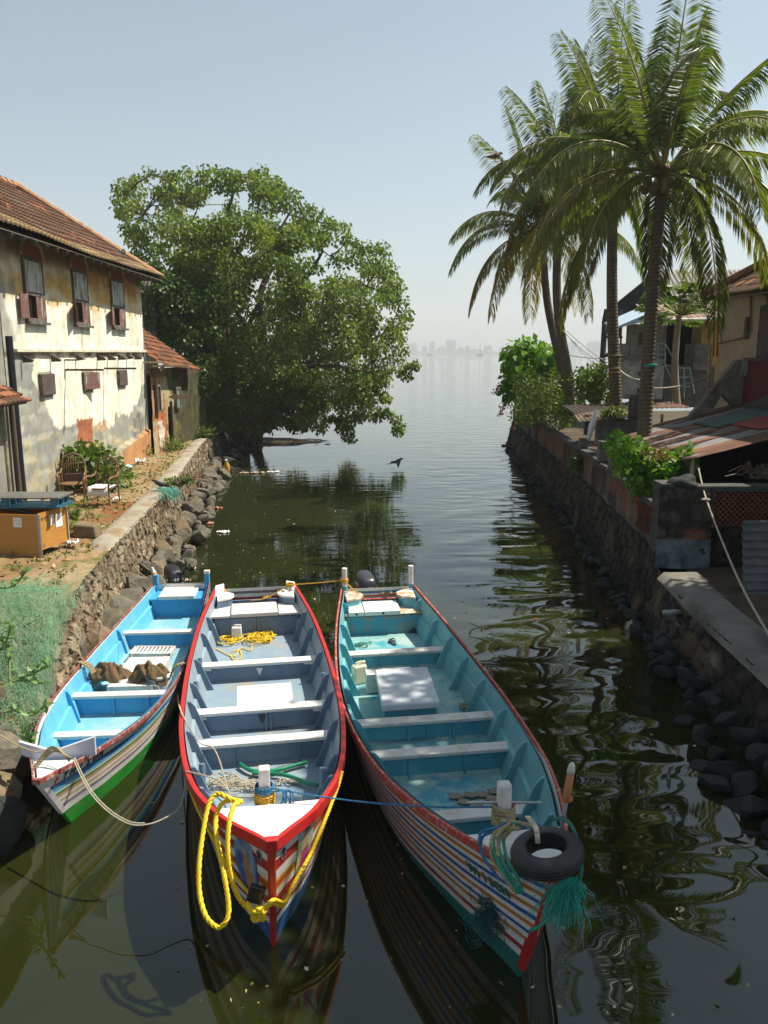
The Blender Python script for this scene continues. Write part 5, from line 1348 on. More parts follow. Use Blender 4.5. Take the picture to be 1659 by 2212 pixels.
# ================================================================ PLANTS
rg = np.random.default_rng(11)
def clumps_to_leaves(centers, radii, per, size, seed, droop=.5, flat=1.0):
    """leaf positions and axes scattered through small clumps"""
    r_ = np.random.default_rng(seed); pos = []; ax = []; tint = []
    for c, r, n in zip(centers, radii, per):
        d = r_.normal(size=(n, 3)); d /= np.linalg.norm(d, axis=1, keepdims=True); rad = r*r_.random((n, 1))**.45
        p = np.array(c)+d*rad*np.array([1, 1, flat]); pos.append(p)
        a = d*.6+r_.normal(size=(n, 3))*.5; a[:, 2] -= droop; ax.append(a); tint.append(np.clip(r_.random(n)*.6+r_.random()*.4, 0, 1))
    return np.concatenate(pos), np.concatenate(ax), np.concatenate(tint)
# ---- the big fig tree, its crown built from boughs carrying leafy clumps
OUT = [(238, 408), (262, 372), (330, 352), (400, 350), (470, 348), (520, 360), (575, 350), (620, 392), (690, 438), (720, 455), (765, 470), (772, 515), (830, 515), (868, 565), (893, 612), (880, 660), (903, 690), (888, 740), (903, 795), (868, 800), (862, 860), (866, 935), (835, 915), (800, 900), (765, 925), (740, 955), (712, 900), (660, 880), (640, 915), (600, 905), (560, 930), (500, 918), (455, 905), (430, 830), (380, 790), (330, 740), (305, 650), (300, 600), (262, 540), (240, 500)]
YT = 42.5
poly = [PY(x, y, YT) for x, y in OUT]; pxz = [(p.x, p.z) for p in poly]
def edged(x, z):
    m = 9
    for (a, b_) in zip(pxz, pxz[1:]+pxz[:1]):
        vx, vz = b_[0]-a[0], b_[1]-a[1]; t = clamp(((x-a[0])*vx+(z-a[1])*vz)/(vx*vx+vz*vz+1e-9)); m = min(m, math.hypot(x-a[0]-t*vx, z-a[1]-t*vz))
    return m
tree = thing('fig_tree', (-8.2, 43.5, .8), 'huge spreading green tree leaning over the water on the left bank', 'tree')
base = Vector((-8.4, 43.5, .6)); cl = []
tr = random.Random(5); tries = 0
while len(cl) < 520 and tries < 60000:
    tries += 1; x = tr.uniform(-15.5, 3); z = tr.uniform(.8, 15.5)
    if not inpoly(x, z, pxz): continue
    e = edged(x, z)
    if e < .32: continue
    hd = min(6.0, 1.0+e*1.7); s_ = tr.random()
    y = YT+hd*(tr.uniform(-1, 1) if s_ < .35 else (-1 if s_ < .72 else 1)*tr.uniform(.72, 1))
    if z < 3.5: y = YT+max(-3.8, min(2.5, y-YT))
    r = tr.uniform(.45, .85) if e > .8 else tr.uniform(.3, .5)
    if any((abs(x-c[0]) < .55 and abs(z-c[2]) < .5 and abs(y-c[1]) < 1.0) for c, _ in cl): continue
    g = mn.noise(Vector((x*.45, y*.4, z*.45)))
    if g < -.1 and e > .9: continue          # sky gaps
    sc_ = 1+(y-YT)/YT*0; cl.append(((x*(y/YT), y, CAMH+(z-CAMH)*(y/YT)), r))
bark = trunk_m
mb = MB(); limbs = []
def limb(a, b_, r0, r1, bend=.3, n=9):
    a, b_ = Vector(a), Vector(b_); L = (b_-a).length; k = Vector((tr.uniform(-1, 1), tr.uniform(-1, 1), tr.uniform(-.2, 1)))*L*bend*.4
    pts = [a.lerp(b_, t)+k*math.sin(math.pi*t)+Vector((tr.uniform(-1, 1), tr.uniform(-1, 1), tr.uniform(-1, 1)))*L*.012 for t in [i/(n-1) for i in range(n)]]
    mb.tube(pts, [r0+(r1-r0)*i/(n-1) for i in range(n)], n=7); return pts
boles = []
for dx, dy, r in ((0, 0, .55), (.7, -.3, .42), (-.6, .2, .4), (1.3, .2, .33)):
    top = base+Vector((dx*2.2, dy*2, 3.2)); boles.append(limb(base+Vector((dx, dy, -.6)), top, r, r*.6, .15))
tag_tr = mb.build('trunk', bark, tree, smooth=True); mb = MB()
mains = []
goals = [(-12.5, 42, 9), (-10.5, 44, 12.5), (-7.5, 42, 13.2), (-5, 43.5, 12), (-3, 42, 10), (-1, 42.5, 8.2), (0, 42, 6), (-.6, 41, 4), (-3.5, 40.5, 3.6), (-5, 39.5, 5.5), (-8, 39.5, 8.5), (-6, 45, 9.5), (-11, 45, 7), (-9.5, 40, 10.5), (-2.6, 44, 6.2), (-6.5, 41, 10.8)]
for g in goals:
    bl = tr.choice(boles); s_ = bl[tr.randrange(5, 9)]; mains.append(limb(s_, g, .22, .06, .35, 12))
nodes = [p for m in mains for p in m[3:]]
for c, r in cl:
    c = Vector(c); q = min(nodes, key=lambda p: (p-c).length+max(0, p.z-c.z)*.4); limb(q, c, .045, .01, .3, 6)
    if tr.random() < .5: nodes.append(q.lerp(c, .6))
mb.build('limbs', bark, tree, smooth=True)
cen = [c for c, r in cl]; rad = [r for c, r in cl]; per = [int(132*(r/.6)**2) for r in rad]
cen, rad, per = list(cen), list(rad), list(per)
for x, y in ((735, 900), (745, 915), (750, 932), (755, 945), (742, 925), (765, 905), (840, 890), (850, 905), (858, 920), (862, 930), (868, 800), (885, 792), (898, 788), (875, 812), (700, 900), (715, 905), (800, 895), (820, 900), (780, 900)):
    q = PY(x+tr.uniform(-4, 4), y, 39.5); cen.append((q.x, q.y, q.z)); rad.append(.34); per.append(70)
for i in range(200):
    x = tr.uniform(425, 700); y = tr.uniform(800, 925); Yq = tr.uniform(38.5, 41)
    q = PY(x, y, Yq)
    if q.z > .5: cen.append((q.x, q.y, q.z)); rad.append(.5); per.append(90)
p_, a_, t_ = clumps_to_leaves(cen, rad, per, .2, 3, droop=.9, flat=.8)
yl = (np.random.default_rng(4).random(len(p_)) < .05)*.7
leaf_mesh('foliage', p_, a_, np.random.default_rng(1).uniform(.13, .24, len(p_)), fig_leaf, tree, width=.72, tint=t_, yel=yl, seed=2)
# darker creeper covered tree behind the white house
t2 = thing('leafy_tree', (-11, 38, 1.2), 'dark creeper covered tree with pale trunks behind the corner of the white house', 'tree')
mb = MB(); 
for x, y in ((325, 640), (335, 700), (318, 660)):
    q = PY(x, y, 36); mb.tube([(q.x-.2, 36, 1.0), (q.x, 36, q.z+1.2)], [.16, .1], n=8)
mb.build('trunk', paint('pale bark', (.25, .22, .17), (.14, .12, .09)), t2, smooth=True)
ce = []
for i in range(150):
    x = tr.uniform(300, 460); y = tr.uniform(610, 860)
    if y > 690+(x-300)*.9 and x < 420: y = tr.uniform(610, 680)
    Yq = tr.uniform(35.5, 39.5); q = PY(x, y, Yq); ce.append((q.x, q.y, q.z))
p_, a_, t_ = clumps_to_leaves(ce, [.6]*150, [110]*150, .2, 9, droop=.6)
leaf_mesh('foliage', p_, a_, .2, dark_leaf, t2, width=.7, tint=t_, seed=5)
# ---- coconut palms
def palm(Y, base_px, mid_px, top_px, fl, nf, seed, label, tr0=.17, dead=.1, up=4, fr_extra=(), nuts=True):
    r_ = random.Random(seed); B = PY(*base_px, Y); M_ = PY(*mid_px, Y); T_ = PY(*top_px, Y)
    B = Vector((B.x, Y, B.z)); t = thing('coconut_palm', B, label, 'palm tree', 'coconut palms on the right bank')
    pts = curve([B+Vector((0, 0, -1.2)), B, M_, T_], 30); mb = MB(); mb.tube(pts, [tr0*1.3-(tr0*.5)*i/29 for i in range(30)], n=12); mb.build('trunk', palm_trunk_m, t, smooth=True)
    lp, la, ls, lt, ly = [], [], [], [], []; mbr = MB()
    for k in range(nf):
        az = k*2.39996+r_.uniform(-.4, .4); e = 1-(k+.5)/nf   # 1 young upright .. 0 old hanging
        el_ = R(-16+100*e**.9)+r_.uniform(-.1, .1); L = fl*r_.uniform(.85, 1.08)*(.85 if e > .93 else 1)
        d = Vector((math.cos(az)*math.cos(el_), math.sin(az)*math.cos(el_), math.sin(el_))); p = T_+Vector((d.x, d.y, 0))*.12; path = [p.copy()]; n = 22
        bendk = (.032+.045*(1-e)) if e < .75 else .02
        for i in range(n):
            d = (d+Vector((0, 0, -bendk*(1+i/n*1.5)))).normalized(); p = p+d*L/n; path.append(p.copy())
        mbr.tube(path, [.038*(1-i/(n+1))+.005 for i in range(n+1)], n=4)
        isdead = e < dead; yel = r_.uniform(.5, 1) if isdead else (r_.uniform(0, .35) if e < .35 else r_.uniform(0, .08)); tone = r_.uniform(.05, .5)+(.35 if .2 < e < .6 else 0)
        side0 = Vector((-math.sin(az), math.cos(az), 0)); m_ = 125
        for j in range(m_):
            f = .14+.86*j/(m_-1); fi = f*n; i0 = min(int(fi), n-1); q = path[i0].lerp(path[i0+1], fi-i0); tt = (path[i0+1]-path[i0]).normalized()
            up_ = side0.cross(tt); ln = fl*.215*math.sin(math.pi*min(1, (.12+f*.8)))**.6*r_.uniform(.85, 1.1)
            for s_ in (1, -1):
                if r_.random() < (.3 if isdead else .06): continue
                dr = .35+.75*(1-e)+(.5 if isdead else 0); a = (side0*s_*.95+tt*(.55+.3*f)+up_*.2*e+Vector((0, 0, -dr*.55))).normalized()
                lp.append(q); la.append(a); ls.append(ln); lt.append(clamp(tone+r_.uniform(-.15, .15))); ly.append(clamp(yel+r_.uniform(-.1, .1)))
    mbr.build('frond_ribs', paint('frond rib', (.3, .24, .06), (.2, .19, .05), bump=0), t, smooth=True)
    P0 = np.array([tuple(v) for v in lp]); A0 = np.array([tuple(v) for v in la]); S0 = np.array(ls)
    # every leaflet in two joined pieces so it droops
    A1 = A0.copy(); A1[:, 2] -= .85; A1 /= np.linalg.norm(A1, axis=1, keepdims=True)
    PP = np.concatenate([P0, P0+A0*S0[:, None]*.42]); AA = np.concatenate([A0, A1]); SS = np.concatenate([S0*.62, S0*.62]); TT = np.array(lt+lt); YY = np.array(ly+ly)
    W = .045/ (SS+1e-6); W = float(np.median(.038/SS))
    leaf_mesh('fronds', PP, AA, SS, palm_leaf, t, width=W, tint=TT, yel=YY, seed=seed)
    mb = MB()
    for i in range(26): 
        a = r_.uniform(0, 6.28); mb.tube([T_+Vector((0, 0, -.25)), T_+Vector((math.cos(a)*.25, math.sin(a)*.25, .15)), T_+Vector((math.cos(a)*.5, math.sin(a)*.5, r_.uniform(-.1, .5)))], [.05, .03, .01], n=4)
    mb.build('crown_fibres', paint('palm fibre', (.2, .11, .045), (.12, .07, .035)), t)
    if nuts:
        for i in range(9):
            a = r_.uniform(0, 6.28); mb = MB(); mb.blob(T_+Vector((math.cos(a)*.38, math.sin(a)*.38, -.28+r_.uniform(-.15, .15))), (.11, .11, .14), i, .06, 2); mb.build('coconut', paint('coconut husk %d' % i, (.14, .09, .035), (.2, .15, .05), bump=0) if i < 1 and seed < 2 else nut_m, t, smooth=True)
    return t
nut_m = paint('coconut husk', (.13, .08, .035), (.2, .13, .05), bump=0)
palm(20.0, (1392, 925), (1408, 650), (1432, 375), 4.35, 24, 3, 'nearest and tallest coconut palm, its trunk rising through the tin roofs', tr0=.16, dead=.0)
palm(24.5, (1330, 880), (1322, 640), (1325, 335), 3.75, 18, 8, 'coconut palm second from the right, standing beside the black water tank', tr0=.17, dead=.05)
palm(31.0, (1230, 828), (1203, 640), (1212, 372), 4.0, 18, 14, 'upright one of the two far coconut palms, with its crown the higher', tr0=.17, dead=.12)
palm(32.5, (1216, 815), (1182, 650), (1172, 500), 4.7, 21, 21, 'leaning one of the two far coconut palms, with its crown the lower', tr0=.16, dead=.3)
# ---- bushes and shrubs
def bush(name, ctrs, rad, n, size, mat, label, cat='bush', origin=None, seed=1, width=.6, droop=.2, stems=True, group=None, yel=0):
    o = Vector(origin if origin is not None else ctrs[0]); t = thing(name, o, label, cat, group)
    rr = rad if hasattr(rad, '__len__') else [rad]*len(ctrs)
    p_, a_, t_ = clumps_to_leaves([tuple(c) for c in ctrs], rr, [n]*len(ctrs), size, seed, droop=droop)
    r_ = np.random.default_rng(seed); y_ = (r_.random(len(p_)) < yel)*.8
    leaf_mesh('foliage', p_, a_, r_.uniform(size*.7, size*1.3, len(p_)), mat, t, width=width, tint=t_, yel=y_, seed=seed)
    if stems:
        mb = MB()
        for c in ctrs[:1]+list(ctrs[1:]): mb.tube([o+Vector((0,0,-.05)), o.lerp(Vector(c), .5)+Vector((0, 0, .1)), c], [.03, .02, .008], n=5)
        mb.build('stems', trunk_m, t, smooth=True)
    return t
c_ = [PY(x, y, 36+tr.uniform(-.8, .8)) for x, y in ((1110, 760), (1135, 752), (1160, 758), (1180, 765), (1105, 780), (1130, 785), (1155, 790), (1180, 795), (1120, 805), (1150, 810), (1175, 815), (1110, 815), (1195, 790), (1120, 835), (1140, 845), (1105, 842), (1160, 840))]
bush('broad_leaved_shrub', c_, .5, 110, .34, lime_leaf, 'tall shrub with big bright lime leaves at the far corner of the right wall', origin=PY(1150, 880, 36), seed=3, width=.7, droop=.7)
c_ = [PY(tr.uniform(1125, 1245), tr.uniform(825, 900), tr.uniform(29, 34)) for _ in range(34)]
bush('garden_bush', c_, .55, 190, .14, bush_leaf, 'mass of feathery green bushes spilling over the right wall below the palms', origin=PY(1190, 890, 32), seed=4, width=.5, yel=.15)
c_ = [PY(tr.uniform(1255, 1310), tr.uniform(810, 870), tr.uniform(27, 29)) for _ in range(14)]
bush('garden_bush', c_, .42, 130, .17, bush_leaf, 'green bush between the far palms and the palm beside the tank', origin=PY(1285, 890, 28), seed=5, yel=.05)
c_ = [PY(x+tr.uniform(-6, 6), y+tr.uniform(-6, 6), 22.6) for x, y in ((1312, 893), (1325, 890), (1335, 898), (1345, 893))]
bush('small_plant', c_, .16, 40, .13, bush_leaf, 'small green plant at the foot of the palm beside the tank', 'plant', seed=6, yel=.2)
# bougainvillea shoots
t = thing('bougainvillea', PY(1110, 880, 37), 'thin arching bougainvillea shoots with red flowers over the far wall corner', 'shrub')
fp, fa = [], []; mb = MB()
for x0, y0, x1, y1 in ((1120, 870, 1068, 848), (1122, 878, 1080, 895), (1118, 882, 1082, 890), (1125, 868, 1085, 828), (1118, 885, 1108, 925)):
    a, b_ = PY(x0, y0, 37), PY(x1, y1, 36.6); ps = [a.lerp(b_, i/9)+Vector((0, 0, .5*math.sin(math.pi*i/9))) for i in range(10)]; mb.tube(ps, .012, n=4)
    for i in range(70): 
        q = ps[tr.randrange(5, 10)] if i < 42 else ps[tr.randrange(0, 10)]; fp.append(tuple(q+Vector((tr.gauss(0, .07), tr.gauss(0, .07), tr.gauss(0, .07))))); fa.append((tr.gauss(0, 1), tr.gauss(0, 1), tr.gauss(0, 1)))
mb.build('shoots', trunk_m, t, smooth=True)
fp, fa = np.array(fp), np.array(fa); idx = np.arange(len(fp)) % 70 < 42
leaf_mesh('flowers', fp[idx], fa[idx], .11, foliage('red bracts', (.35, .02, .03), (.5, .03, .05)), t, width=.8, seed=3); leaf_mesh('leaves', fp[~idx], fa[~idx], .13, bush_leaf, t, seed=3)
# lime coloured creeper over the wall by the tin roof
c_ = [PY(x+tr.uniform(-9, 9), y+tr.uniform(-6, 6), 16.1+tr.uniform(-.15, .25)) for x, y in ((1350, 968), (1362, 985), (1378, 975), (1385, 992), (1362, 1005), (1372, 1020), (1380, 1035), (1390, 1048), (1400, 1005), (1408, 1025), (1412, 1045), (1425, 1010), (1432, 1030), (1440, 1050), (1425, 1058), (1450, 995), (1455, 1015), (1462, 1035), (1468, 1000), (1472, 1018), (1475, 990), (1455, 1055), (1340, 962))]
bush('creeper', c_, .26, 70, .15, lime_leaf, 'bright green creeper hanging over the brick wall under the tin roof', 'creeper', origin=PY(1410, 1000, 16.2), seed=7, width=.85, droop=.5)
c_ = [PY(x+tr.uniform(-6, 6), y+tr.uniform(-6, 6), 16.0) for x, y in ((1395, 985), (1410, 992), (1425, 985), (1405, 1000))]
bush('creeper', c_, .2, 90, .07, dry_leaf, 'patch of brown dead creeper between the bright green leaves', 'creeper', seed=17, stems=False)
c_ = [PY(x, y, 24) for x, y in ((1240, 1000), (1252, 1012), (1246, 990), (1260, 1000))]
bush('wall_plant', c_, .2, 50, .14, dark_leaf, 'small dark plant growing out of the canal face of the right wall', 'plant', seed=8)
# papaya tree
pt_ = PY(1462, 880, 27.5); t = thing('papaya_tree', pt_, 'papaya tree with star shaped leaves in front of the grey house', 'tree')
top = PY(1468, 668, 27.5); mb = MB(); mb.tube(curve([pt_, PY(1458, 780, 27.5), top], 14), [.14-.004*i for i in range(14)], n=10); mb.build('trunk', paint('papaya bark', (.3, .22, .14), (.2, .15, .1)), t, smooth=True)
mb = MB(); lp, la = [], []
for i in range(58):
    a = i*2.4; e = tr.uniform(-.35, 1.1); L = tr.uniform(.7, 1.5); d = Vector((math.cos(a)*math.cos(e), math.sin(a)*math.cos(e), math.sin(e)*.8)); q = top+d*L+Vector((0, 0, -.1)); mb.tube([top+Vector((0, 0, -.2)), top+d*L*.6, q], .014, n=4)
    out = Vector((d.x, d.y, -.35)).normalized(); sd_ = out.cross(Vector((0, 0, 1))).normalized()
    for f in range(9):
        an = -1.9+3.8*f/8; lp.append(tuple(q)); la.append(tuple(out*math.cos(an)+sd_*math.sin(an)+Vector((0, 0, -.1))))
mb.build('leaf_stalks', paint('papaya stalk', (.3, .32, .12), bump=0), t, smooth=True); leaf_mesh('leaves', np.array(lp), np.array(la), .36, bush_leaf, t, width=.34, seed=4)
# left bank plants
c_ = [Vector((-7.6+tr.uniform(-.45, .6), 20.6+tr.uniform(-.5, .5), 1.65+tr.uniform(0, .8))) for _ in range(26)]
bush('leafy_bush', c_, .34, 95, .19, bush_leaf, 'dense dark green bush against the white house behind the cane chairs', origin=(-7.5, 20.6, 1.45), seed=9, width=.5, droop=.4)
for k, (x, y, Yq, n, r_, m_, lb) in enumerate(((375, 968, 30, 10, .3, bush_leaf, 'green weeds on the rubble heap at the corner of the white house'), (430, 938, 34, 12, .3, bush_leaf, 'green weeds on the far end of the stone quay wall'), (300, 985, 26, 9, .22, dark_leaf, 'low weeds by the foot of the white house wall, right of the cloth'), (225, 975, 25, 8, .22, dark_leaf, 'weeds at the foot of the white house behind the black drum'), (270, 1030, 21.5, 4, .14, dark_leaf, 'small weed on the bare earth right of the cane chairs'), (385, 1045, 21, 7, .14, bush_leaf, 'weeds hanging on the quay wall beside the green net scrap'))):
    q0 = P(x, y, 1.52) if k not in (5,) else PX(x, y, -5.55)
    c_ = [q0+Vector((tr.uniform(-1, 1)*.12*n*.35, tr.uniform(-1, 1)*.15*n*.35, tr.uniform(0, .25)*(1 if k < 4 else .4))) for _ in range(n)]
    bush('weeds', c_, r_*.8, 60, .09, m_, lb, 'weeds', origin=q0, seed=20+k, yel=.1)
c_ = [P(x, y, 1.6)+Vector((0, 0, tr.uniform(0, .45))) for x, y in ((140, 1150), (146, 1140), (150, 1128), (142, 1120), (138, 1135), (165, 1132), (176, 1130))]
bush('weeds', c_, .17, 22, .13, bush_leaf, 'leafy weeds between the plywood crate and the stone block', 'weeds', seed=31, width=.7)
# flowering weed in front of the net
t = thing('flowering_weed', (-4.7, 8.1, .9), 'straggly milkweed branches with pale leaves leaning out over the near rocks', 'plant')
mb = MB(); lp, la = [], []
for pts in ([(0, 1270, 8.9), (30, 1265, 8.7), (55, 1235, 8.6)], [(0, 1478, 8.2), (45, 1470, 8.2), (90, 1476, 8.1)], [(0, 1540, 8), (30, 1535, 8), (70, 1545, 7.9), (98, 1522, 7.9)], [(20, 1470, 8.2), (20, 1430, 8.3), (10, 1395, 8.4)], [(40, 1465, 8.2), (72, 1455, 8.2), (105, 1435, 8.2)], [(66, 1560, 7.9), (62, 1590, 7.9), (70, 1605, 7.9)], [(0, 1405, 8.4), (16, 1380, 8.4), (22, 1345, 8.4)]):
    w_ = [PY(x, y, Yq) for x, y, Yq in pts]; cc = curve(w_, 14); mb.tube(cc, [.012]*14, n=5)
    for i in range(4, 14):
        for s_ in range(2): lp.append(tuple(cc[i])); la.append((tr.gauss(0, .8), tr.gauss(0, .6), tr.uniform(-.2, 1)))
mb.build('stems', paint('green stem', (.22, .25, .08), bump=0), t, smooth=True); leaf_mesh('leaves', np.array(lp), np.array(la), .11, foliage('milkweed leaf', (.1, .2, .06), (.24, .36, .16), trans=.3), t, width=.5, seed=6)
# low scattered weeds and litter of the bare earth (one uncountable cover)
lp, la = [], []
for i in range(5200):
    Y = tr.uniform(9, 33); s_ = tr.uniform(.4, 3.8)
    x = edgeL(Y)-s_
    if x < XH or fbm((x*1.1, Y*1.1, 30)) < .1: continue
    lp.append((x, Y, zL(x, Y)+.01)); la.append((tr.gauss(0, .7), tr.gauss(0, .7), tr.uniform(.1, .9)))
o = leaf_mesh('ground_weeds', np.array(lp), np.array(la), .07, dark_leaf, origin=(-6, 15, 1.5), seed=8); tag(o, 'short scattered weeds on the bare earth of the left bank', 'weeds', kind='stuff')
lp, la = [], []
for i in range(1500):
    Y = tr.uniform(9, 33)**1.0; s_ = tr.uniform(.3, 3.8); x = edgeL(Y)-s_
    if x < XH: continue
    lp.append((x, Y, zL(x, Y)+.015)); la.append((tr.gauss(0, 1), tr.gauss(0, 1), tr.uniform(0, .25)))
o = leaf_mesh('leaf_litter', np.array(lp), np.array(la), .11, dry_leaf, origin=(-6, 15, 1.5), seed=9, width=.7); tag(o, 'dry leaves and scraps strewn over the bare earth of the left bank', 'litter', kind='stuff')
lp, la = [], []
for i in range(420):
    x, y = tr.uniform(400, 900), tr.uniform(1000, 1300)
    if tr.random() < .3: x, y = tr.uniform(300, 1659), tr.uniform(1300, 2200)
    q = P(x, y, .004); lp.append((q.x, q.y, .004+tr.random()*.004)); la.append((tr.gauss(0, 1), tr.gauss(0, 1), .0))
o = leaf_mesh('floating_leaves', np.array(lp), np.array(la), np.random.default_rng(3).uniform(.015, .06, len(lp)), foliage('floating leaf', (.3, .2, .08), (.55, .45, .2), yellow=(.7, .65, .55)), origin=(0, 15, 0), seed=9, width=.7, yel=(np.arange(len(lp)) % 5 == 0)*1.)
tag(o, 'small dead leaves and specks floating on the canal', 'floating litter', kind='stuff')
# ---- unseen tree added right of the frame to shade the teal boat
t = thing('added_shade_tree', (11.5, 11.5, 1), 'broad unseen tree added right of the frame to shade the teal boat', 'tree')
mb = MB(); mb.tube([(11.5, 11.5, .9), (11.2, 11.6, 4), (10.2, 11.4, 8)], [.3, .25, .15], n=10)
for i in range(10): mb.tube([(11.2, 11.6, 5), (10+tr.uniform(-1, 3), 11.5+tr.uniform(-2.5, 2.5), 8.5), (9.5+tr.uniform(-2.6, 4), 11.2+tr.uniform(-3.5, 3.3), 10.5)], [.12, .07, .03], n=6)
mb.build('trunk', trunk_m, t, smooth=True)
ce = [(tr.uniform(6.6, 14), tr.uniform(4, 15.5), tr.uniform(9.6, 12)) for _ in range(460)]
ce = [c for c in ce if abs((c[0]-10.7)/4.2)**2.6+abs((c[1]-9.8)/5.0)**2.6 < 1]
p_, a_, t_ = clumps_to_leaves(ce, [.85]*len(ce), [120]*len(ce), .3, 19, droop=.4, flat=.7); leaf_mesh('foliage', p_, a_, .3, dark_leaf, t, width=.6, tint=t_, seed=5)
# ================================================================ PROPS
pr_ = random.Random(21)
def single(mb, name, mat, origin, label, cat, group=None, smooth=True):
    return tag(mb.build(name, mat, origin=origin, smooth=smooth), label, cat, group)
b1, b2, b3 = BO[1], BO[2], BO[3]
# ---- thick yellow rope on the bow of the middle boat
mb = MB()
kn = PY(560, 1962, 5.75)                       # knot at the stem
A_ = [PY(515, 1735, 5.95)+Vector((0, 0, .0)), PY(490, 1722, 5.9), PY(470, 1715, 5.95), PY(452, 1735, 5.9), PY(438, 1800, 5.75), PY(430, 1870, 5.6), PY(431, 1930, 5.5), PY(445, 1980, 5.4), PY(470, 2003, 5.4), PY(488, 1990, 5.4), PY(494, 1960, 5.45), PY(484, 1890, 5.55), PY(470, 1820, 5.7), PY(466, 1770, 5.85), PY(478, 1738, 5.9), PY(500, 1728, 5.92), PY(522, 1732, 5.9)]
rope(mb, curve(A_, 160), .021)
B_ = [PY(522, 1732, 5.9), PY(505, 1742, 5.82), PY(494, 1785, 5.7), PY(492, 1850, 5.6), PY(500, 1900, 5.6), PY(516, 1940, 5.65), PY(535, 1962, 5.7)]
rope(mb, curve(B_, 70), .021)
C_ = [PY(530, 1950, 5.68), PY(545, 1968, 5.66), PY(565, 1965, 5.64)]
rope(mb, curve(C_, 30), .03)
def hullp(b, side, t, k, off=.03):
    p = b.outer(t, k, side); q = b.outer(t+.004, k, side); r_ = b.outer(t, k-.02, side); n_ = (q-p).cross(r_-p).normalized()
    if n_.dot(p-b.at(.6, 0, .3)) < 0: n_ = -n_
    return p+n_*off
L1 = [hullp(b2, -1, .80+.19*i/12, .93-.62*(i/12)) for i in range(13)]; rope(mb, curve(L1, 60), .016)
L2 = [hullp(b2, 1, .84+.15*i/12, .97-.62*(i/12)) for i in range(13)]; L2 += [PY(588, 1950, 5.66), PY(572, 1962, 5.66)]; rope(mb, curve(L2, 60), .022); L3 = [p+Vector((.015, -.02, .04)) for p in L2]; rope(mb, curve(L3, 60), .018)
for i in range(7):
    a = [kn+Vector((.05*math.cos(t*1.1+i), -.03-.02*i*.3, .05*math.sin(t*1.3+i*2)-.02)) for t in range(6)]; rope(mb, curve(a, 20), .016)
single(mb, 'mooring_rope', rope_y, kn, 'thick bright yellow rope looped over the bow of the red rimmed boat', 'rope')
mb = MB(); mb.box(kn+Vector((-.02, -.01, .14)), (.13, .05, .16), Matrix.Rotation(.3, 3, 'Y')); o = single(mb, 'black_pad', black_pl, kn, 'black rubber pad tied at the stem of the red rimmed boat', 'pad', smooth=False); bevel(o, .015)
# ---- rope wrapped round the middle boat's post, blue line to the teal boat
pt2 = b2.at(.897, -.03, 1.13); mb = MB()
for i in range(5): rope(mb, [pt2+Vector((.085*math.cos(a), .085*math.sin(a), -.06+.022*i+.006*math.sin(a*2))) for a in [t*.4 for t in range(17)]], .011, strands=2)
single(mb, 'rope_lashing', rope_y2, pt2, 'ochre rope wound around the mooring post of the red rimmed boat', 'rope')
pt3 = b3.at(.893, -.06, 1.34); mb = MB()
rope(mb, sag(pt2+Vector((.06, 0, .08)), pt3+Vector((-.1, 0, -.02)), .06), .009, strands=2)
for i in range(4): rope(mb, [pt2+Vector((.08*math.cos(a), .08*math.sin(a), .06+.015*i)) for a in [t*.4 for t in range(17)]], .008, strands=2)
for i in range(9): 
    a = pt2+Vector((.08, -.02, .05)); rope(mb, curve([a, a+Vector((.06+.1*pr_.random(), -.03, .03)), a+Vector((.08+.12*pr_.random(), -.05, -.12*pr_.random()-.02)), a+Vector((.04, -.06, -.12))], 16), .007, strands=2)
single(mb, 'blue_line', rope_b, pt2, 'thin blue line stretched between the posts of the red rimmed and teal boats', 'rope')
# pale mooring line from boat 1 bow under to boat 2 post
mb = MB()
s0 = b1.at(.925, .1, b1.zg(.925)+.05); e0 = b2.at(.80, -b2.w(.80), b2.zg(.80)+.03)
ps = [PY(158, 1640, 7.25), PY(190, 1705, 7.0), PY(230, 1750, 6.8), PY(275, 1778, 6.7), PY(310, 1782, 6.7), PY(350, 1770, 6.8), PY(390, 1740, 6.95), e0]
rope(mb, curve(ps, 60), .008, strands=2)
rope(mb, curve([e0, b2.at(.84, -.45, 1.05), b2.at(.87, -.3, 1.02), pt2], 30), .008, strands=2)
rope(mb, curve([p+Vector((.012, .01, .012)) for p in ps[:5]], 40), .007, strands=2)
single(mb, 'mooring_rope', rope_w, ps[0], 'pale slack rope hanging over the water between the sky blue and middle boats', 'rope')
mb = MB()
rope(mb, sag(PY(-60, 1545, 7.9), PY(42, 1612, 7.55), .02), .008, strands=2); rope(mb, curve([PY(42, 1612, 7.55), PY(85, 1625, 7.5), PY(118, 1612, 7.5), PY(150, 1640, 7.3)], 20), .008, strands=2)
for i in range(5): rope(mb, curve([PY(70+i*2, 1660, 7.35), PY(112+i, 1612+i*3, 7.42), PY(150+i, 1645-i*2, 7.28)], 20), .008, strands=2)
single(mb, 'mooring_rope', rope_t, PY(112, 1612, 7.45), 'tan rope bound in a cross over the white bow board of the sky blue boat', 'rope')
mb = MB(); rope(mb, curve([PY(384, 1500, 10.4), b2.at(.60, -.95, .83), b2.at(.63, -.75, .56), b2.at(.66, -.55, .56), b2.at(.72, -.4, .3), b2.at(.78, -.35, .25)], 40), .009, strands=2)
rope(mb, sag(PY(265, 1365, 12.4), PY(340, 1482, 10.5), .25), .007, strands=2); rope(mb, sag(PY(340, 1482, 10.5), PY(384, 1500, 10.4), .1), .008, strands=2)
single(mb, 'loose_rope', rope_w, PY(384, 1500, 10.4), 'thin grey rope from the sky blue boat over the red rim into the middle boat', 'rope')
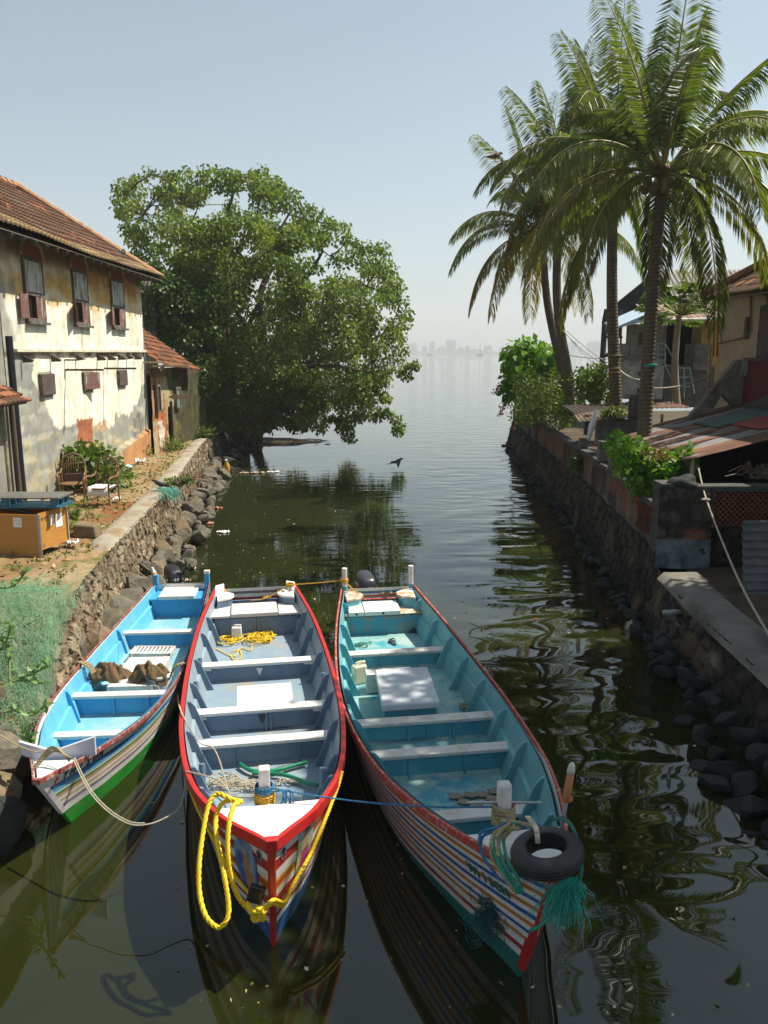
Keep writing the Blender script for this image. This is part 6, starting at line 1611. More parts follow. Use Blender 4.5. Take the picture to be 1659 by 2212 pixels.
def coil(mb, c, rx, ry, n, r, loops, seed, zamp=.03, strands=2, mess=.3):
    q = random.Random(seed); c = Vector(c)
    for k in range(n):
        ox, oy = q.gauss(0, rx*mess), q.gauss(0, ry*mess); sx, sy = rx*q.uniform(.5, 1), ry*q.uniform(.5, 1); ph = q.uniform(0, 6)
        pts = [c+Vector((ox+sx*math.cos(ph+t*loops*6.28/14)+q.gauss(0, .02), oy+sy*math.sin(ph+t*loops*6.28/14)+q.gauss(0, .02), r+q.uniform(0, zamp))) for t in range(15)]
        rope(mb, curve(pts, 50), r, strands=strands, n=4, pitch=r*10)
mb = MB(); c0 = b2.at(b2.uy(570, 1382, .22), 0, .21); c0 = P(567, 1380, .22)
coil(mb, c0, .23, .2, 12, .010, 1.1, 3, .07); coil(mb, P(500, 1385, .22), .17, .16, 5, .010, 1.2, 5, .05)
rope(mb, curve([P(x, y, .22) for x, y in ((455, 1375), (452, 1392), (475, 1405), (505, 1418), (520, 1400), (540, 1405), (545, 1392))], 60), .010, strands=2)
rope(mb, curve([P(x, y, .22) for x, y in ((452, 1376), (480, 1374), (520, 1380), (545, 1378))], 40), .010, strands=2)
rope(mb, curve([P(x, y, .22) for x, y in ((498, 1415), (505, 1425), (520, 1422), (518, 1405), (500, 1408))], 40), .010, strands=2)
single(mb, 'coiled_rope', rope_y, c0, 'heap of yellow rope on the floor of the middle boat', 'rope')
jerry('jerrycan', P(512, 1382, .2), .24, white_clean, 'white plastic can lying beside the heap of yellow rope', 'canister', .1)
mb = MB(); c0 = P(500, 1690, .23)
coil(mb, P(480, 1690, .23), .2, .09, 6, .007, 1.2, 8, .04); coil(mb, P(560, 1700, .23), .16, .1, 5, .007, 1.2, 9, .04); coil(mb, P(630, 1690, .23), .13, .03, 2, .007, 1, 10, .03); coil(mb, P(520, 1700, .23), .25, .08, 3, .007, 1, 12, .03)
single(mb, 'tangled_cord', rope_w, c0, 'tangle of thin pale cord on the bow floor of the middle boat', 'cord')
for pts, lb in (([(518, 1650), (545, 1665), (590, 1665), (640, 1652), (663, 1646)], 'green hose piece, the rear of two on the bow floor of the middle boat'), ([(545, 1670), (580, 1670), (620, 1675), (660, 1690), (686, 1697)], 'green hose piece, the front of two on the bow floor of the middle boat')):
    mb = MB(); q = curve([P(x, y, .26) for x, y in pts], 20); mb.tube(q, .024, n=10); single(mb, 'hose_piece', hose_g, q[0], lb, 'hose', 'green hose pieces')
# orange rope between the sterns
mb = MB(); a = b2.at(.02, .62, .87); e = b3.at(-.005, -.62, .95)
rope(mb, sag(a, e, .01), .011, strands=3); rope(mb, curve([a, b2.at(.03, .3, .72), b2.at(.035, .1, .66), b2.at(.03, -.1, .64)], 24), .009); 
for c in (a, e):
    for i in range(3): rope(mb, [c+Vector((.07*math.cos(t*.45), .07*math.sin(t*.45), .02*i-.02)) for t in range(15)], .011)
rope(mb, curve([e, b3.at(.02, -.5, .86), b3.at(.03, -.4, .8)], 12), .012); rope(mb, curve([b2.at(.0, -.55, .8), b2.at(.02, -.55, .7), b2.at(.035, -.6, .58)], 12), .012); coil(mb, b2.at(.015, .2, .62), .08, .03, 2, .008, 1, 4)
single(mb, 'stern_rope', rope_y2, a, 'orange yellow rope tied between the sterns of the middle and teal boats', 'rope')
mb = MB(); coil(mb, b3.at(.0, .12, .66), .12, .05, 4, .012, 1, 14, .04); single(mb, 'coiled_rope', rope_t, b3.at(.0, .12, .66), 'small tan rope coil on the red transom cap of the teal boat', 'rope')
# ---- things in the teal boat
jerry('jug', P(776, 1476, .2), .3, paint('milky plastic', (.75, .7, .5), (.66, .6, .4), rough=.4), 'milky plastic jug tied to the rib beside the engine box of the teal boat', 'jug', .5)
def flipflop(p, rz, label):
    t = thing('flip_flop', p, label, 'flip flop', 'flip flops in the teal boat', rz)
    o = [(-.045*math.sqrt(max(0, 1-abs(y/.135)**3))*(1 if y > 0 else .8), y) for y in [(-.135+.27*i/12) for i in range(13)]]
    poly = [(x, y, .004) for x, y in o]+[(-x, y, .004) for x, y in o[::-1][1:-1]]
    mb = MB(); mb.prism(poly[::-1], (0, 0, .022)); mb.build('sole', paint('dark sole', (.04, .05, .07), (.07, .08, .1)), t, local=True)
    mb = MB()
    for s_ in (1, -1): mb.tube(curve([(0, .075, .03), (s_*.025, .03, .07), (s_*.042, -.03, .03)], 8), .009, n=6)
    mb.build('strap', rubber, t, local=True, smooth=True)
flipflop(P(848, 1389, .205), .4, 'dark flip flop lying in the middle of the stern floor of the teal boat'); flipflop(P(897, 1367, .205), 1.5, 'dark flip flop by the stern bulkhead of the teal boat')
mb = MB(); coil(mb, P(772, 1395, .21), .14, .09, 3, .007, 1, 33, .02); rope(mb, curve([P(x, y, .21) for x, y in ((775, 1392), (790, 1390), (802, 1386), (798, 1392))], 20), .007, strands=2)
single(mb, 'cord', rope_dg, P(772, 1395, .21), 'small dark green cord tangle on the stern floor of the teal boat', 'cord')
for i, (x, y) in enumerate(((983, 1722), (1015, 1720), (1040, 1718), (1068, 1711), (1088, 1724), (1002, 1734), (1030, 1742), (1095, 1740), (1052, 1752), (1062, 1727))):
    mb = MB(); a0 = pr_.uniform(-.6, .6); ro = Matrix.Rotation(a0, 3, 'Z'); s_ = .07
    out = [(-.8, -.9), (.5, -1), (.9, -.3), (1.3, .2), (.9, .35), (.85, 1.0), (.5, .9), (.3, 1.1), (0, .85), (-.3, 1.05), (-.5, .8), (-1.0, .7), (-.75, .1)]
    pts = [P(x, y, .215)+ro @ Vector((u*s_*1.1, v*s_*.8, .012*pr_.random())) for u, v in out]; mb.prism(pts, (0, 0, .014))
    tag(mb.build('leather_piece', paint('dried hide', (.27, .21, .15), (.18, .14, .1), scale=16, bump=.5) if i == 0 else bpy.data.materials['dried hide'], origin=P(x, y, .21)), 'flat grey brown hand shaped piece drying on the bow floor of the teal boat', 'dried piece', 'hand shaped pieces drying in the teal boat')
mb = MB(); mb.tube([P(918, 1556, .22), P(972, 1549, .24)], .009, n=6); single(mb, 'stick', dark_rust, P(918, 1556, .22), 'thin dark stick on the floor behind the third thwart of the teal boat', 'stick')
mb = MB(); coil(mb, P(1010, 1531, .22), .1, .05, 4, .012, 1, 41, .04); single(mb, 'rope_end', rope_t, P(1010, 1531, .22), 'brown rope end lying by the right side ribs of the teal boat', 'rope')
# tyre
tc_ = PY(1182, 1843, 4.93); t = thing('tyre', tc_, 'worn black car tyre hung as a fender over the bow of the teal boat', 'tyre')
mb = MB(); vs = []; N1, N2 = 48, 18; Rr, rw, rh = .172, .066, .07; ro = Matrix.Rotation(R(-9), 3, 'Y') @ Matrix.Rotation(R(2), 3, 'X')
for i in range(N1):
    a = 2*math.pi*i/N1
    for j in range(N2):
        p_ = 2*math.pi*j/N2; cx_, cz = math.cos(p_), math.sin(p_); cx_ = math.copysign(abs(cx_)**.75, cx_); cz = math.copysign(abs(cz)**.75, cz)
        if cx_ < -.6: cx_ = -.45+.1*abs(cz)
        vs.append(ro @ Vector(((Rr+rw*cx_)*math.cos(a)*1.05, (Rr+rw*cx_)*math.sin(a)*.98, rh*cz)))
mb.add(vs, [(i*N2+j, ((i+1) % N1)*N2+j, ((i+1) % N1)*N2+(j+1) % N2, i*N2+(j+1) % N2) for i in range(N1) for j in range(N2)]); mb.build('tyre_body', rubber, t, local=True, smooth=True)
mb = MB()
for k in (-.7, 0, .7):
    mb.tube([ro @ Vector(((Rr+rw*.98)*math.cos(2*math.pi*i/40)*1.05, (Rr+rw*.98)*math.sin(2*math.pi*i/40)*.98, rh*k*.5)) for i in range(41)], .0045, n=4)
mb.build('tread_rib', black_pl, t, local=True, smooth=True)
# white strap holding the tyre
mb = MB(); q = [PY(1140, 1765, 5.18), PY(1155, 1785, 5.14), PY(1160, 1800, 5.02), PY(1162, 1822, 5.0)]
for i, (a, e) in enumerate(zip(curve(q, 10), curve(q, 10)[1:])): mb.prism([a+Vector((-.018, 0, 0)), a+Vector((.018, 0, 0)), e+Vector((.018, 0, 0)), e+Vector((-.018, 0, 0))], (0, .008, .006))
single(mb, 'strap', rope_w, q[0], 'pale flat strap looped round the tyre on the teal bow', 'strap', smooth=False)
# ropes on the teal bow
mb = MB()
for i in range(8): rope(mb, [pt3+Vector((.09*math.cos(a), .085*math.sin(a)-.0, -.16+.022*i+.01*math.sin(a*2+i))) for a in [t*.42 for t in range(16)]], .011, strands=3)
for x1, y1, x2, y2, x3, y3 in ((1100, 1780, 1068, 1800, 1060, 1830), (1110, 1785, 1080, 1815, 1075, 1850), (1135, 1780, 1165, 1790, 1190, 1800), (1120, 1790, 1090, 1790, 1072, 1808)):
    rope(mb, curve([pt3+Vector((-.03, -.06, -.1)), PY(x1, y1, 5.35), PY(x2, y2, 5.3), PY(x3, y3, 5.2)], 24), .014)
rope(mb, curve([PY(1075, 1800, 5.45), PY(1062, 1815, 5.4), PY(1062, 1850, 5.3), PY(1085, 1890, 5.2), PY(1110, 1925, 5.15)], 30), .013)
single(mb, 'rope_lashing', rope_t, pt3, 'tan ropes knotted round the mooring post on the teal bow', 'rope')
mb = MB()
for dx in (0, 10, 22): rope(mb, curve([PY(1108+dx*.4, 1778, 5.4), PY(1078+dx, 1798, 5.4), PY(1066+dx, 1815, 5.38), PY(1075+dx, 1860, 5.25), PY(1095+dx, 1895, 5.2), PY(1118+dx*.5, 1930, 5.15)], 30), .014)
rope(mb, curve([PY(1060, 1835, 5.4), PY(1068, 1860, 5.3), PY(1095, 1890, 5.25), PY(1115, 1925, 5.15)], 24), .015)
rope(mb, curve([PY(1145, 2010, 5.2), PY(1165, 2000, 5.1), PY(1185, 1985, 5.0), PY(1205, 1965, 4.9), PY(1225, 1945, 4.85)], 24), .013)
rope(mb, curve([PY(1190, 1915, 5.0), PY(1184, 1945, 5.05), PY(1175, 1985, 5.1)], 20), .012)
single(mb, 'green_ropes', rope_g, PY(1075, 1850, 5.25), 'sea green ropes running down the left side of the teal bow', 'rope')
mb = MB(); rope(mb, curve([PY(1195, 1770, 5.55), PY(1215, 1768, 5.3), PY(1235, 1785, 5.1), PY(1250, 1830, 5.0), PY(1256, 1880, 4.95), PY(1250, 1910, 4.92)], 50), .015)
single(mb, 'green_ropes', rope_dg, PY(1235, 1785, 5.1), 'dark green rope curving round behind the tyre', 'rope')
mb = MB()
for x0, y0, x1, y1 in ((1100, 1775, 1040, 1798), (1150, 1775, 1215, 1808), (1098, 1780, 1044, 1806)): rope(mb, curve([PY(x0, y0, 5.4), PY((x0+x1)/2, (y0+y1)/2+2, 5.42), PY(x1, y1, 5.45), PY(x1+(-6 if x1 < 1100 else 3), y1+28, 5.4)], 20), .012)
rope(mb, curve([PY(1036, 1800, 5.5), PY(1044, 1850, 5.4), PY(1080, 1900, 5.25)], 20), .012)
single(mb, 'blue_ropes', rope_b, PY(1100, 1775, 5.4), 'blue ropes stretched across the teal bow deck to both gunwales', 'rope')
# frayed green tassel and net bundle
mb = MB(); top = PY(1246, 1905, 4.9)
for i in range(230):
    a = top+Vector((pr_.gauss(0, .02)-.02, pr_.gauss(0, .02), pr_.gauss(0, .012))); L = pr_.uniform(.1, .36); px_ = pr_.gauss(-.07, .09); py_ = pr_.gauss(0, .05); pts = [a]
    for k in range(1, 7): f = k/6; pts.append(a+Vector((px_*f**.7+pr_.gauss(0, .012), py_*f+pr_.gauss(0, .012), -L*f**1.1+.03*math.sin(f*3))))
    mb.tube(curve(pts, 10), .0028, n=3, cap=False)
single(mb, 'frayed_rope', paint('frayed green', (.02, .42, .33), (.01, .3, .25), bump=0), top, 'frayed sea green rope end hanging below the tyre', 'rope')
mb = MB(); c0 = hullp(b3, -1, .955, .42, .06)
for i in range(150):
    q = c0+Vector((pr_.gauss(0, .04), pr_.gauss(0, .02), pr_.gauss(0, .07))); pts = [q]
    for k in range(6): q = q+Vector((pr_.gauss(0, .03), pr_.gauss(0, .015), pr_.gauss(-.008, .035))); pts.append(q)
    mb.tube(curve(pts, 12), .0035, n=3, cap=False)
single(mb, 'net_bundle', paint('dark net twine', (.02, .07, .08), (.03, .13, .12), bump=0), c0, 'dark blue green bundle of net twine tied beside the teal boat stem', 'net')
# pole with orange float
mb = MB(); a, e = PY(1212, 1800, 5.35), PY(1234, 1662, 5.3)
t = thing('marker_pole', a, 'grey pole with an orange wrapped top standing at the right gunwale of the teal bow', 'pole')
mb.tube([a, a.lerp(e, .55)], [.017, .014], n=8); mb.build('shaft', paint('grey stick', (.3, .27, .26), (.22, .2, .2)), t, smooth=True)
mb = MB(); mb.tube([a.lerp(e, .5), a.lerp(e, .52), a.lerp(e, .97)], [.02, .03, .026], n=10); mb.blob(a.lerp(e, .54)+Vector((.02, 0, 0)), .025, 3, .3, 2); mb.build('wrapping', paint('orange tape', (.45, .17, .05), (.36, .12, .04)), t, smooth=True)
mb = MB(); mb.tube([a.lerp(e, .95), e, a.lerp(e, 1.07), a.lerp(e, 1.1)], [.03, .028, .022, .01], n=10); mb.build('cap', paint('milky cap', (.6, .56, .48)), t, smooth=True)
# ---- things in the sky blue boat
def sack(c, sx, sy, sz, seed, label):
    q = random.Random(seed); mb = MB(); nu, nv = 44, 34; pts = []
    for j in range(nv):
        for i in range(nu):
            u, v = i/(nu-1)*2-1, j/(nv-1)*2-1; rr_ = 1+.25*mn.noise(Vector((u*2, v*2, seed))); h = max(0, 1-(u*u*.9+v*v)*.8)**.5
            z = sz*h*(1+.3*mn.noise(Vector((u*3, v*3, seed))))+.03*math.sin(u*9+v*4+seed)*h-.05*abs(mn.noise(Vector((u*4.5+v*2, v*1.8, seed*2))))*2*h-.01
            pts.append(Vector(c)+Vector((sx*u*rr_, sy*v*rr_, z)))
    mb.grid(pts, nu, nv); o = single(mb, 'sack', jute, c, label, 'sack', 'sackcloths in the sky blue boat'); m = o.modifiers.new('t', 'SOLIDIFY'); m.thickness = .012; return o
sack(P(235, 1478, .2), .32, .2, .34, 3, 'brown sackcloth heap behind the thwart, the left of two in the sky blue boat')
sack(P(325, 1468, .3), .27, .17, .26, 7, 'brown sackcloth draped over the white tub at the right of the sky blue boat')
def tub(c, r, h, label):
    t = thing('tub', c, label, 'tub'); mb = MB(); mb.lathe([(r*.85, 0), (r, h), (r*1.06, h), (r*1.06, h-.03), (r*.97, h-.03), (r*.9, .04), (.01, .04)], n=24); mb.build('body', white_clean, t, local=True, smooth='auto'); mb = MB(); mb.lathe([(r*1.07, h-.05), (r*1.09, h-.04), (r*1.09, h-.02), (r*1.07, h-.01)], n=24); mb.build('rim', white_clean, t, local=True, smooth=True)
tub(P(262, 1490, .13), .13, .2, 'white tub partly under the left sackcloth'); tub(P(345, 1488, .13), .19, .26, 'wide white tub under the right sackcloth')
jerry('jerrycan', P(185, 1502, .12), .24, paint('violet blue plastic', (.06, .1, .45), rough=.35), 'violet blue plastic can on the left behind the thwart of the sky blue boat', 'canister', .1)
sc_ = thing('slatted_crate', P(330, 1418, .13), 'small white slatted plastic crate lid behind the big white hatch', 'crate')
mb = MB(); c0 = P(330, 1412, .2)
for i in range(10): mb.box(c0+Vector((-.28+i*.062, 0, .05)), (.028, .3, .02))
mb.build('slat', white_paint, sc_)
sc_['label'] = 'small cream slatted crate behind the big white hatch of the sky blue boat'
mb = MB(); mb.box(c0+Vector((0, .16, .03)), (.64, .03, .08)); mb.box(c0+Vector((0, -.16, .03)), (.64, .03, .08)); mb.box(c0+Vector((-.32, 0, .03)), (.03, .35, .08)); mb.box(c0+Vector((.32, 0, .03)), (.03, .35, .08)); mb.build('frame', white_paint, sc_)
for x, y, s_ in ((175, 1455, -1), (352, 1458, 1)):
    mb = MB()
    q = b1.at(.5 if s_ < 0 else .52, s_*(b1.w(.5)+.01), b1.zg(.5)); 
    for i in range(5): rope(mb, curve([q+Vector((-.06*s_*-1, .05-.02*i, -.02)), q+Vector((0, -.02*i, .04+.005*i)), q+Vector((-.14*s_, -.03*i, .01)), q+Vector((-.2*s_, -.03*i, -.12))], 12), .013, strands=2)
    single(mb, 'rope_lashing', rope_t, q, 'brown rope loops bound over the %s gunwale of the sky blue boat amidships' % ('left' if s_ < 0 else 'right'), 'rope')
q = b1.at(-.005, -(b1.w(0)-.05), b1.zg(0)+.05); t = thing('orange_bottle', q, 'orange and white bottle stuck on the left stern post of the sky blue boat', 'bottle')
mb = MB(); mb.lathe([(.05, 0), (.05, .16), (.045, .17)], n=14); mb.build('body', paint('orange plastic', (.7, .2, .03), (.8, .3, .06), rough=.4), t, local=True, smooth='auto')
mb = MB(); mb.lathe([(.046, .17), (.025, .23), (.024, .27), (.01, .275)], n=14); mb.build('cap', white_clean, t, local=True, smooth='auto'); t.rotation_euler = (0, R(-14), 0)
mb = MB(); rope(mb, sag(PX(260, 1165, -5.0), q+Vector((0, 0, .15)), .1), .006, strands=2); rope(mb, sag(PX(268, 1180, -5.0), q+Vector((0, 0, .1)), .25), .006, strands=2)
single(mb, 'mooring_rope', rope_w, q, 'two thin pale lines from the quay wall to the stern of the sky blue boat', 'rope')
# ---- crate, pallet
cA, cB, cC, cD = Vector((-7.45, 13.82, 1.46)), Vector((-6.05, 13.63, 1.46)), Vector((-5.86, 14.4, 1.46)), Vector((-7.25, 14.6, 1.46))
t = thing('plywood_crate', (-6.7, 14.1, 1.46), 'yellow plywood crate with paper labels on the bare earth at the left edge', 'crate'); H_ = .76
def panel(a, e, z0, z1, th, mat, name, par):
    d = (e-a).normalized(); n_ = Vector((d.y, -d.x, 0)); mb = MB(); mb.prism([a+Vector((0, 0, z0)), e+Vector((0, 0, z0)), e+Vector((0, 0, z1)), a+Vector((0, 0, z1))], -n_*th); return mb.build(name, mat, par)
panel(cA, cB, 0, H_, .02, ply, 'side_panel', t); panel(cB, cC, .12, H_+.02, .02, ply, 'side_panel', t); panel(cC, cD, .1, H_, .02, ply, 'side_panel', t); panel(cD, cA, .1, H_, .02, ply, 'side_panel', t)
for q, nm in ((cB, 0), (cC, 1)):
    mb = MB(); mb.box(q+Vector((0, 0, H_/2)), (.045, .045, H_+.01)); mb.build('corner_strip', chrome if nm == 0 else wood_p, t)
mb = MB(); mb.prism([cA+Vector((.03, .05, .5)), cB+Vector((-.03, .05, .5)), cC+Vector((-.03, -.05, .5)), cD+Vector((.03, -.05, .5))], (0, 0, .02)); mb.build('dark_contents', black_in, t)
dAB = (cB-cA).normalized(); nAB = Vector((dAB.y, -dAB.x, 0)); dBC = (cC-cB).normalized(); nBC = Vector((dBC.y, -dBC.x, 0))
def lab(o, d, n_, u, z, w, h, mat, nm, par=t):
    mb = MB(); c = o+d*u+Vector((0, 0, z))+n_*.004; mb.prism([c-d*w/2-Vector((0, 0, h/2)), c+d*w/2-Vector((0, 0, h/2)), c+d*w/2+Vector((0, 0, h/2)), c-d*w/2+Vector((0, 0, h/2))], n_*.003); return mb.build(nm, mat, par)
L0 = (cB-cA).length; l1 = lab(cA, dAB, nAB, L0-.39, .62, .16, .17, paper, 'paper_label'); lab(cB, dBC, nBC, .36, .6, .1, .2, paper, 'paper_label'); lab(cB, dBC, nBC, .56, .56, .2, .24, paper, 'paper_label'); lab(cB, dBC, nBC, .68, .66, .05, .26, paint('orange tape label', (.75, .3, .02)), 'paper_label')
for i in range(4): lab(cA, dAB, nAB, L0-.39, .66-i*.03, .11, .006, paint('grey print', (.3, .3, .3)) if i == 0 else bpy.data.materials['grey print'], 'print_line', l1).parent = l1
def ink_on(c, d, n_, body, size): text_mesh('printed_mark', body, size, frame(c+n_*.006, d, (0, 0, 1)), ink, t)
ink_on(cB+dBC*.1+Vector((0, 0, .66)), dBC, nBC, 'Π', .07); ink_on(cB+dBC*.18+Vector((0, 0, .67)), dBC, nBC, 'Y', .07); ink_on(cB+dBC*.25+Vector((0, 0, .66)), dBC, nBC, '↑', .07); ink_on(cB+dBC*.1+Vector((0, 0, .2)), dBC, nBC, '(', .08); ink_on(cA+dAB*(L0-.98)+Vector((0, 0, .22)), dAB, nAB, '(', .09)
pt = thing('blue_pallet', (-6.8, 14.3, 2.25), 'dark blue wooden pallet lying on top of the plywood crate', 'pallet'); pb = paint('dark blue pallet paint', (.02, .1, .16), (.03, .14, .22), dirt=(.3, .34, .34), dlo=.62, dhi=.75, dscale=6)
for z, w in ((2.30, .025), (2.47, .025)):
    for i in range(5): mb = MB(); mb.box((-6.75, 13.95+i*.13, z), (2.0, .1, w)); o = mb.build('deck_board', pb if z < 2.4 else (bpy.data.materials.get('grey board') or paint('grey board', (.2, .18, .15), (.12, .13, .13))), pt)
for x in (-7.6, -6.75, -5.88):
    for y in (13.97, 14.2, 14.45): mb = MB(); mb.box((x, y, 2.385), (.11, .12, .145)); mb.build('block', pb, pt)
pt.rotation_euler = (0, 0, 0)
mb = MB(); hs = curve([(-7.6, 13.9, 2.05), (-7.2, 14.0, 2.26), (-6.75, 14.0, 2.26), (-6.4, 14.05, 2.18), (-6.25, 14.1, 2.0)], 90); mb.tube(hs, [.045+.006*(i % 2) for i in range(90)], n=10); single(mb, 'ribbed_hose', black_pl, (-7, 14, 2.2), 'black ribbed hose curling out of the plywood crate under the pallet', 'hose')
mb = MB(); q = P(188, 1160, 1.48); mb.hexa([q+Vector(v) for v in ((-.2, -.14, 0), (.24, -.16, 0), (.25, .2, 0), (-.19, .18, 0))], [q+Vector(v) for v in ((-.23, -.1, .27), (.2, -.13, .24), (.23, .17, .25), (-.2, .2, .3))]); o = tag(mb.build('stone_block', rock_mats[1], origin=P(188, 1160, 1.5)), 'squared brown stone block on the earth right of the plywood crate', 'stone'); bevel(o, .03, 2)
# ---- cane chairs
def chair(x, y, rz, label, cloth):
    p = P(x, y, 1.5); t = thing('cane_chair', p, label, 'chair', 'cane armchairs on the left bank', rz)
    w, dp = .27, .26
    for sx in (1, -1):
        for sy, top in ((-1, .62), (1, .42)): mb = MB(); mb.tube(curve([(sx*w*1.02, sy*dp*1.05, 0), (sx*w, sy*dp, .3), (sx*w, sy*dp*(.9 if sy < 0 else 1), top)], 10), .019, n=8); mb.build('leg', cane, t, local=True, smooth=True)
        mb = MB(); mb.tube(curve([(sx*w, -dp*1.05, .36), (sx*w*1.12, -dp*1.15, .6), (sx*w*1.15, -dp*.5, .66), (sx*w*1.1, dp*.6, .64), (sx*w*1.0, dp*1.1, .72)], 16), .025, n=8); mb.build('armrest', cane, t, local=True, smooth=True)
    hoop = curve([(-w, dp, .35), (-w*1.02, dp*1.25, .75), (-w*.75, dp*1.45, .98), (0, dp*1.55, 1.07), (w*.75, dp*1.45, .98), (w*1.02, dp*1.25, .75), (w, dp, .35)], 30)
    mb = MB(); mb.tube(hoop, .02, n=8); bk = mb.build('back_hoop', cane, t, local=True, smooth=True)
    mb = MB()
    for i in range(9): 
        u = -.8+1.6*i/8; top = 1.06-.28*abs(u)**2.2; mb.tube([(u*w, dp, .4), (u*w*1.02, dp*1.25, .7), (u*w*.98, dp*1.5, top)], .007, n=5)
    for z in (.62, .84): mb.tube([(-w, dp*1.2, z), (w, dp*1.2+.01, z)], .008, n=5)
    mb.build('back_canes', cane, bk, local=True, smooth=True)
    mb = MB(); mb.tube([(w*math.cos(a), dp*math.sin(a), .39) for a in [i*math.pi/8 for i in range(17)]], .018, n=6); mb.prism([(w*.97*math.cos(a), dp*.97*math.sin(a), .385) for a in [i*math.pi/8 for i in range(16)]], (0, 0, .02)); mb.build('seat', cane, t, local=True)
    mb = MB()
    for s_ in (1, -1): mb.tube([(s_*w, -dp, .12), (-s_*w, dp, .28)], .01, n=5)
    mb.tube([(-w, -dp, .25), (w, -dp, .25)], .012, n=5); mb.build('stretcher', cane, t, local=True)
    if cloth:
        nu, nv = 12, 12; pts = []
        for j in range(nv):
            for i in range(nu):
                u, v = i/(nu-1)*2-1, j/(nv-1)*2-1.2; z = .43-(max(0, -v-.8)*.5)+.02*mn.noise(Vector((u*3, v*3, 1))); pts.append((u*w*1.0, max(v, -1.12)*dp, z))
        mb = MB(); mb.grid(pts, nu, nv); o = mb.build('cover', cloth_w, origin=None, smooth=True); o.location = p; o.rotation_euler = (0, 0, rz); o.modifiers.new('s', 'SOLIDIFY').thickness = .01; o.name = 'seat_cloth'; tag(o, 'white cloth lying on the seat of the right cane chair', 'cloth')
    else:
        mb = MB(); mb.box((0, dp*.9, .5), (.4, .04, .2)); bevel(mb.build('cushion', paint('brown cushion', (.1, .055, .045)), t, local=True), .015)
chair(160, 1078, .25, 'cane armchair with a brown cushion, the left of the two on the bank', False)
chair(224, 1088, -.1, 'cane armchair with a white cloth on its seat, the right of the two', True)
mb = MB(); q = P(197, 1015, 1.5); mb.lathe([(.38, 0), (.4, .1), (.36, .35), (.2, .52), (.02, .56)], q, n=24); single(mb, 'plastic_drum', paint('grey black plastic', (.1, .1, .11), (.07, .07, .075), rough=.4), q, 'dark grey rounded drum between the bush and the cane chairs', 'drum')
def rag(name, x, y, sx, sy, mat, label, seed, cat='cloth', z=1.5, amp=.07):
    q = P(x, y, z+.03); nu, nv = 22, 12; pts = []
    for j in range(nv):
        for i in range(nu):
            u, v = i/(nu-1)*2-1, j/(nv-1)*2-1; k = 1+.35*mn.noise(Vector((u*2, v*2, seed))); pts.append(q+Vector((u*sx*k, v*sy*k+.15*sy*math.sin(u*4+seed), amp*abs(mn.noise(Vector((u*3.2, v*3.2, seed+3))))*2)))
    mb = MB(); mb.grid(pts, nu, nv); o = single(mb, name, mat, q, label, cat); o.modifiers.new('s', 'SOLIDIFY').thickness = .008; return o
rag('cloth', 252, 1010, .45, .1, cloth_b, 'crumpled pale blue checked cloth on the earth behind the cane chairs', 3)
rag('cloth', 213, 996, .22, .12, cloth_w, 'white sheet beside the grey drum', 5); rag('plastic_bag', 302, 1000, .16, .12, cloth_w, 'crumpled white plastic bag on the earth by the weeds', 7, 'plastic bag', amp=.14)
rag('plastic_bag', 150, 1174, .16, .07, cloth_w, 'crumpled white and grey bag in front of the stone block', 9, 'plastic bag'); rag('board', 115, 1066, .5, .12, wood_p, 'pale flat board behind the left cane chair', 11, 'board', amp=.01)
rag('scrap', 252, 1080, .06, .1, cloth_w, 'white paper scrap on the earth right of the cane chairs', 15, 'litter')
for x0, y0, x1, y1, lb in ((125, 1158, 162, 1152, 'pale wooden batten left of the stone block'), (197, 1142, 224, 1138, 'pale wooden batten right of the stone block')):
    a, e = P(x0, y0, 1.54), P(x1, y1, 1.54); mb = MB(); mb.tube([a, e], .03, n=4); single(mb, 'batten', wood_p, a, lb, 'batten', smooth=False)
def hump(x, y): return .5*math.exp(-((x+5.35)**2/.9+(y-9.7)**2/.7))
# green fishing net heaped over the near bank: many fine strands
mb = MB(); nets = []; nr = random.Random(9)
def netz(x, Y): return zL(x, Y)+.12
path0 = []
for k in range(1150):
    s_ = nr.random(); Y = 8.9+nr.random()*2.1; x = edgeL(Y)+.05-abs(nr.gauss(0, .65))*(1 if Y < 10.4 else 1.3)-max(0, Y-10)*.5
    z = max(.85, min(1.62, zL(min(x, edgeL(Y)-.3), Y)+.16))-(max(0, x-edgeL(Y)))*1.6
    p_ = Vector((x, Y, z+hump(x, Y)+abs(nr.gauss(0, .06)))); pts = [p_]; d = Vector((nr.gauss(0, .08), nr.gauss(.0, .08), 0))
    for i in range(9):
        d = d*.9+Vector((nr.gauss(0, .05), nr.gauss(0, .05), 0)); q = pts[-1]+d; q.y = max(8.4, q.y); q.x = q.x if q.x < edgeL(q.y)+.12 else edgeL(q.y)+nr.uniform(-.1, .15); q.z = max(.8, min(1.68, zL(min(q.x, edgeL(q.y)-.3), q.y)+.14))-(max(0, q.x-edgeL(q.y)))*2.4+hump(q.x, q.y)+abs(nr.gauss(0, .05)); pts.append(q)
    mb.tube(curve(pts, 12), .0017, n=3, cap=False)
single(mb, 'fishing_net', paint('sea green net twine', (.14, .32, .18), (.26, .42, .24), scale=3, bump=0), (-4.8, 9.2, 1.4), 'sea green tangled fishing net draped over the near left bank', 'fishing net')
mb = MB(); c0 = PX(352, 1062, -5.55)
for k in range(90):
    q = PX(nr.uniform(335, 375), 1056+nr.uniform(-3, 3), -5.5); pts = [q]
    for i in range(5): q = q+Vector((nr.gauss(.03, .03), nr.gauss(0, .05), -abs(nr.gauss(.05, .06)) if i > 1 else 0)); pts.append(q)
    mb.tube(curve(pts, 8), .006, n=3, cap=False)
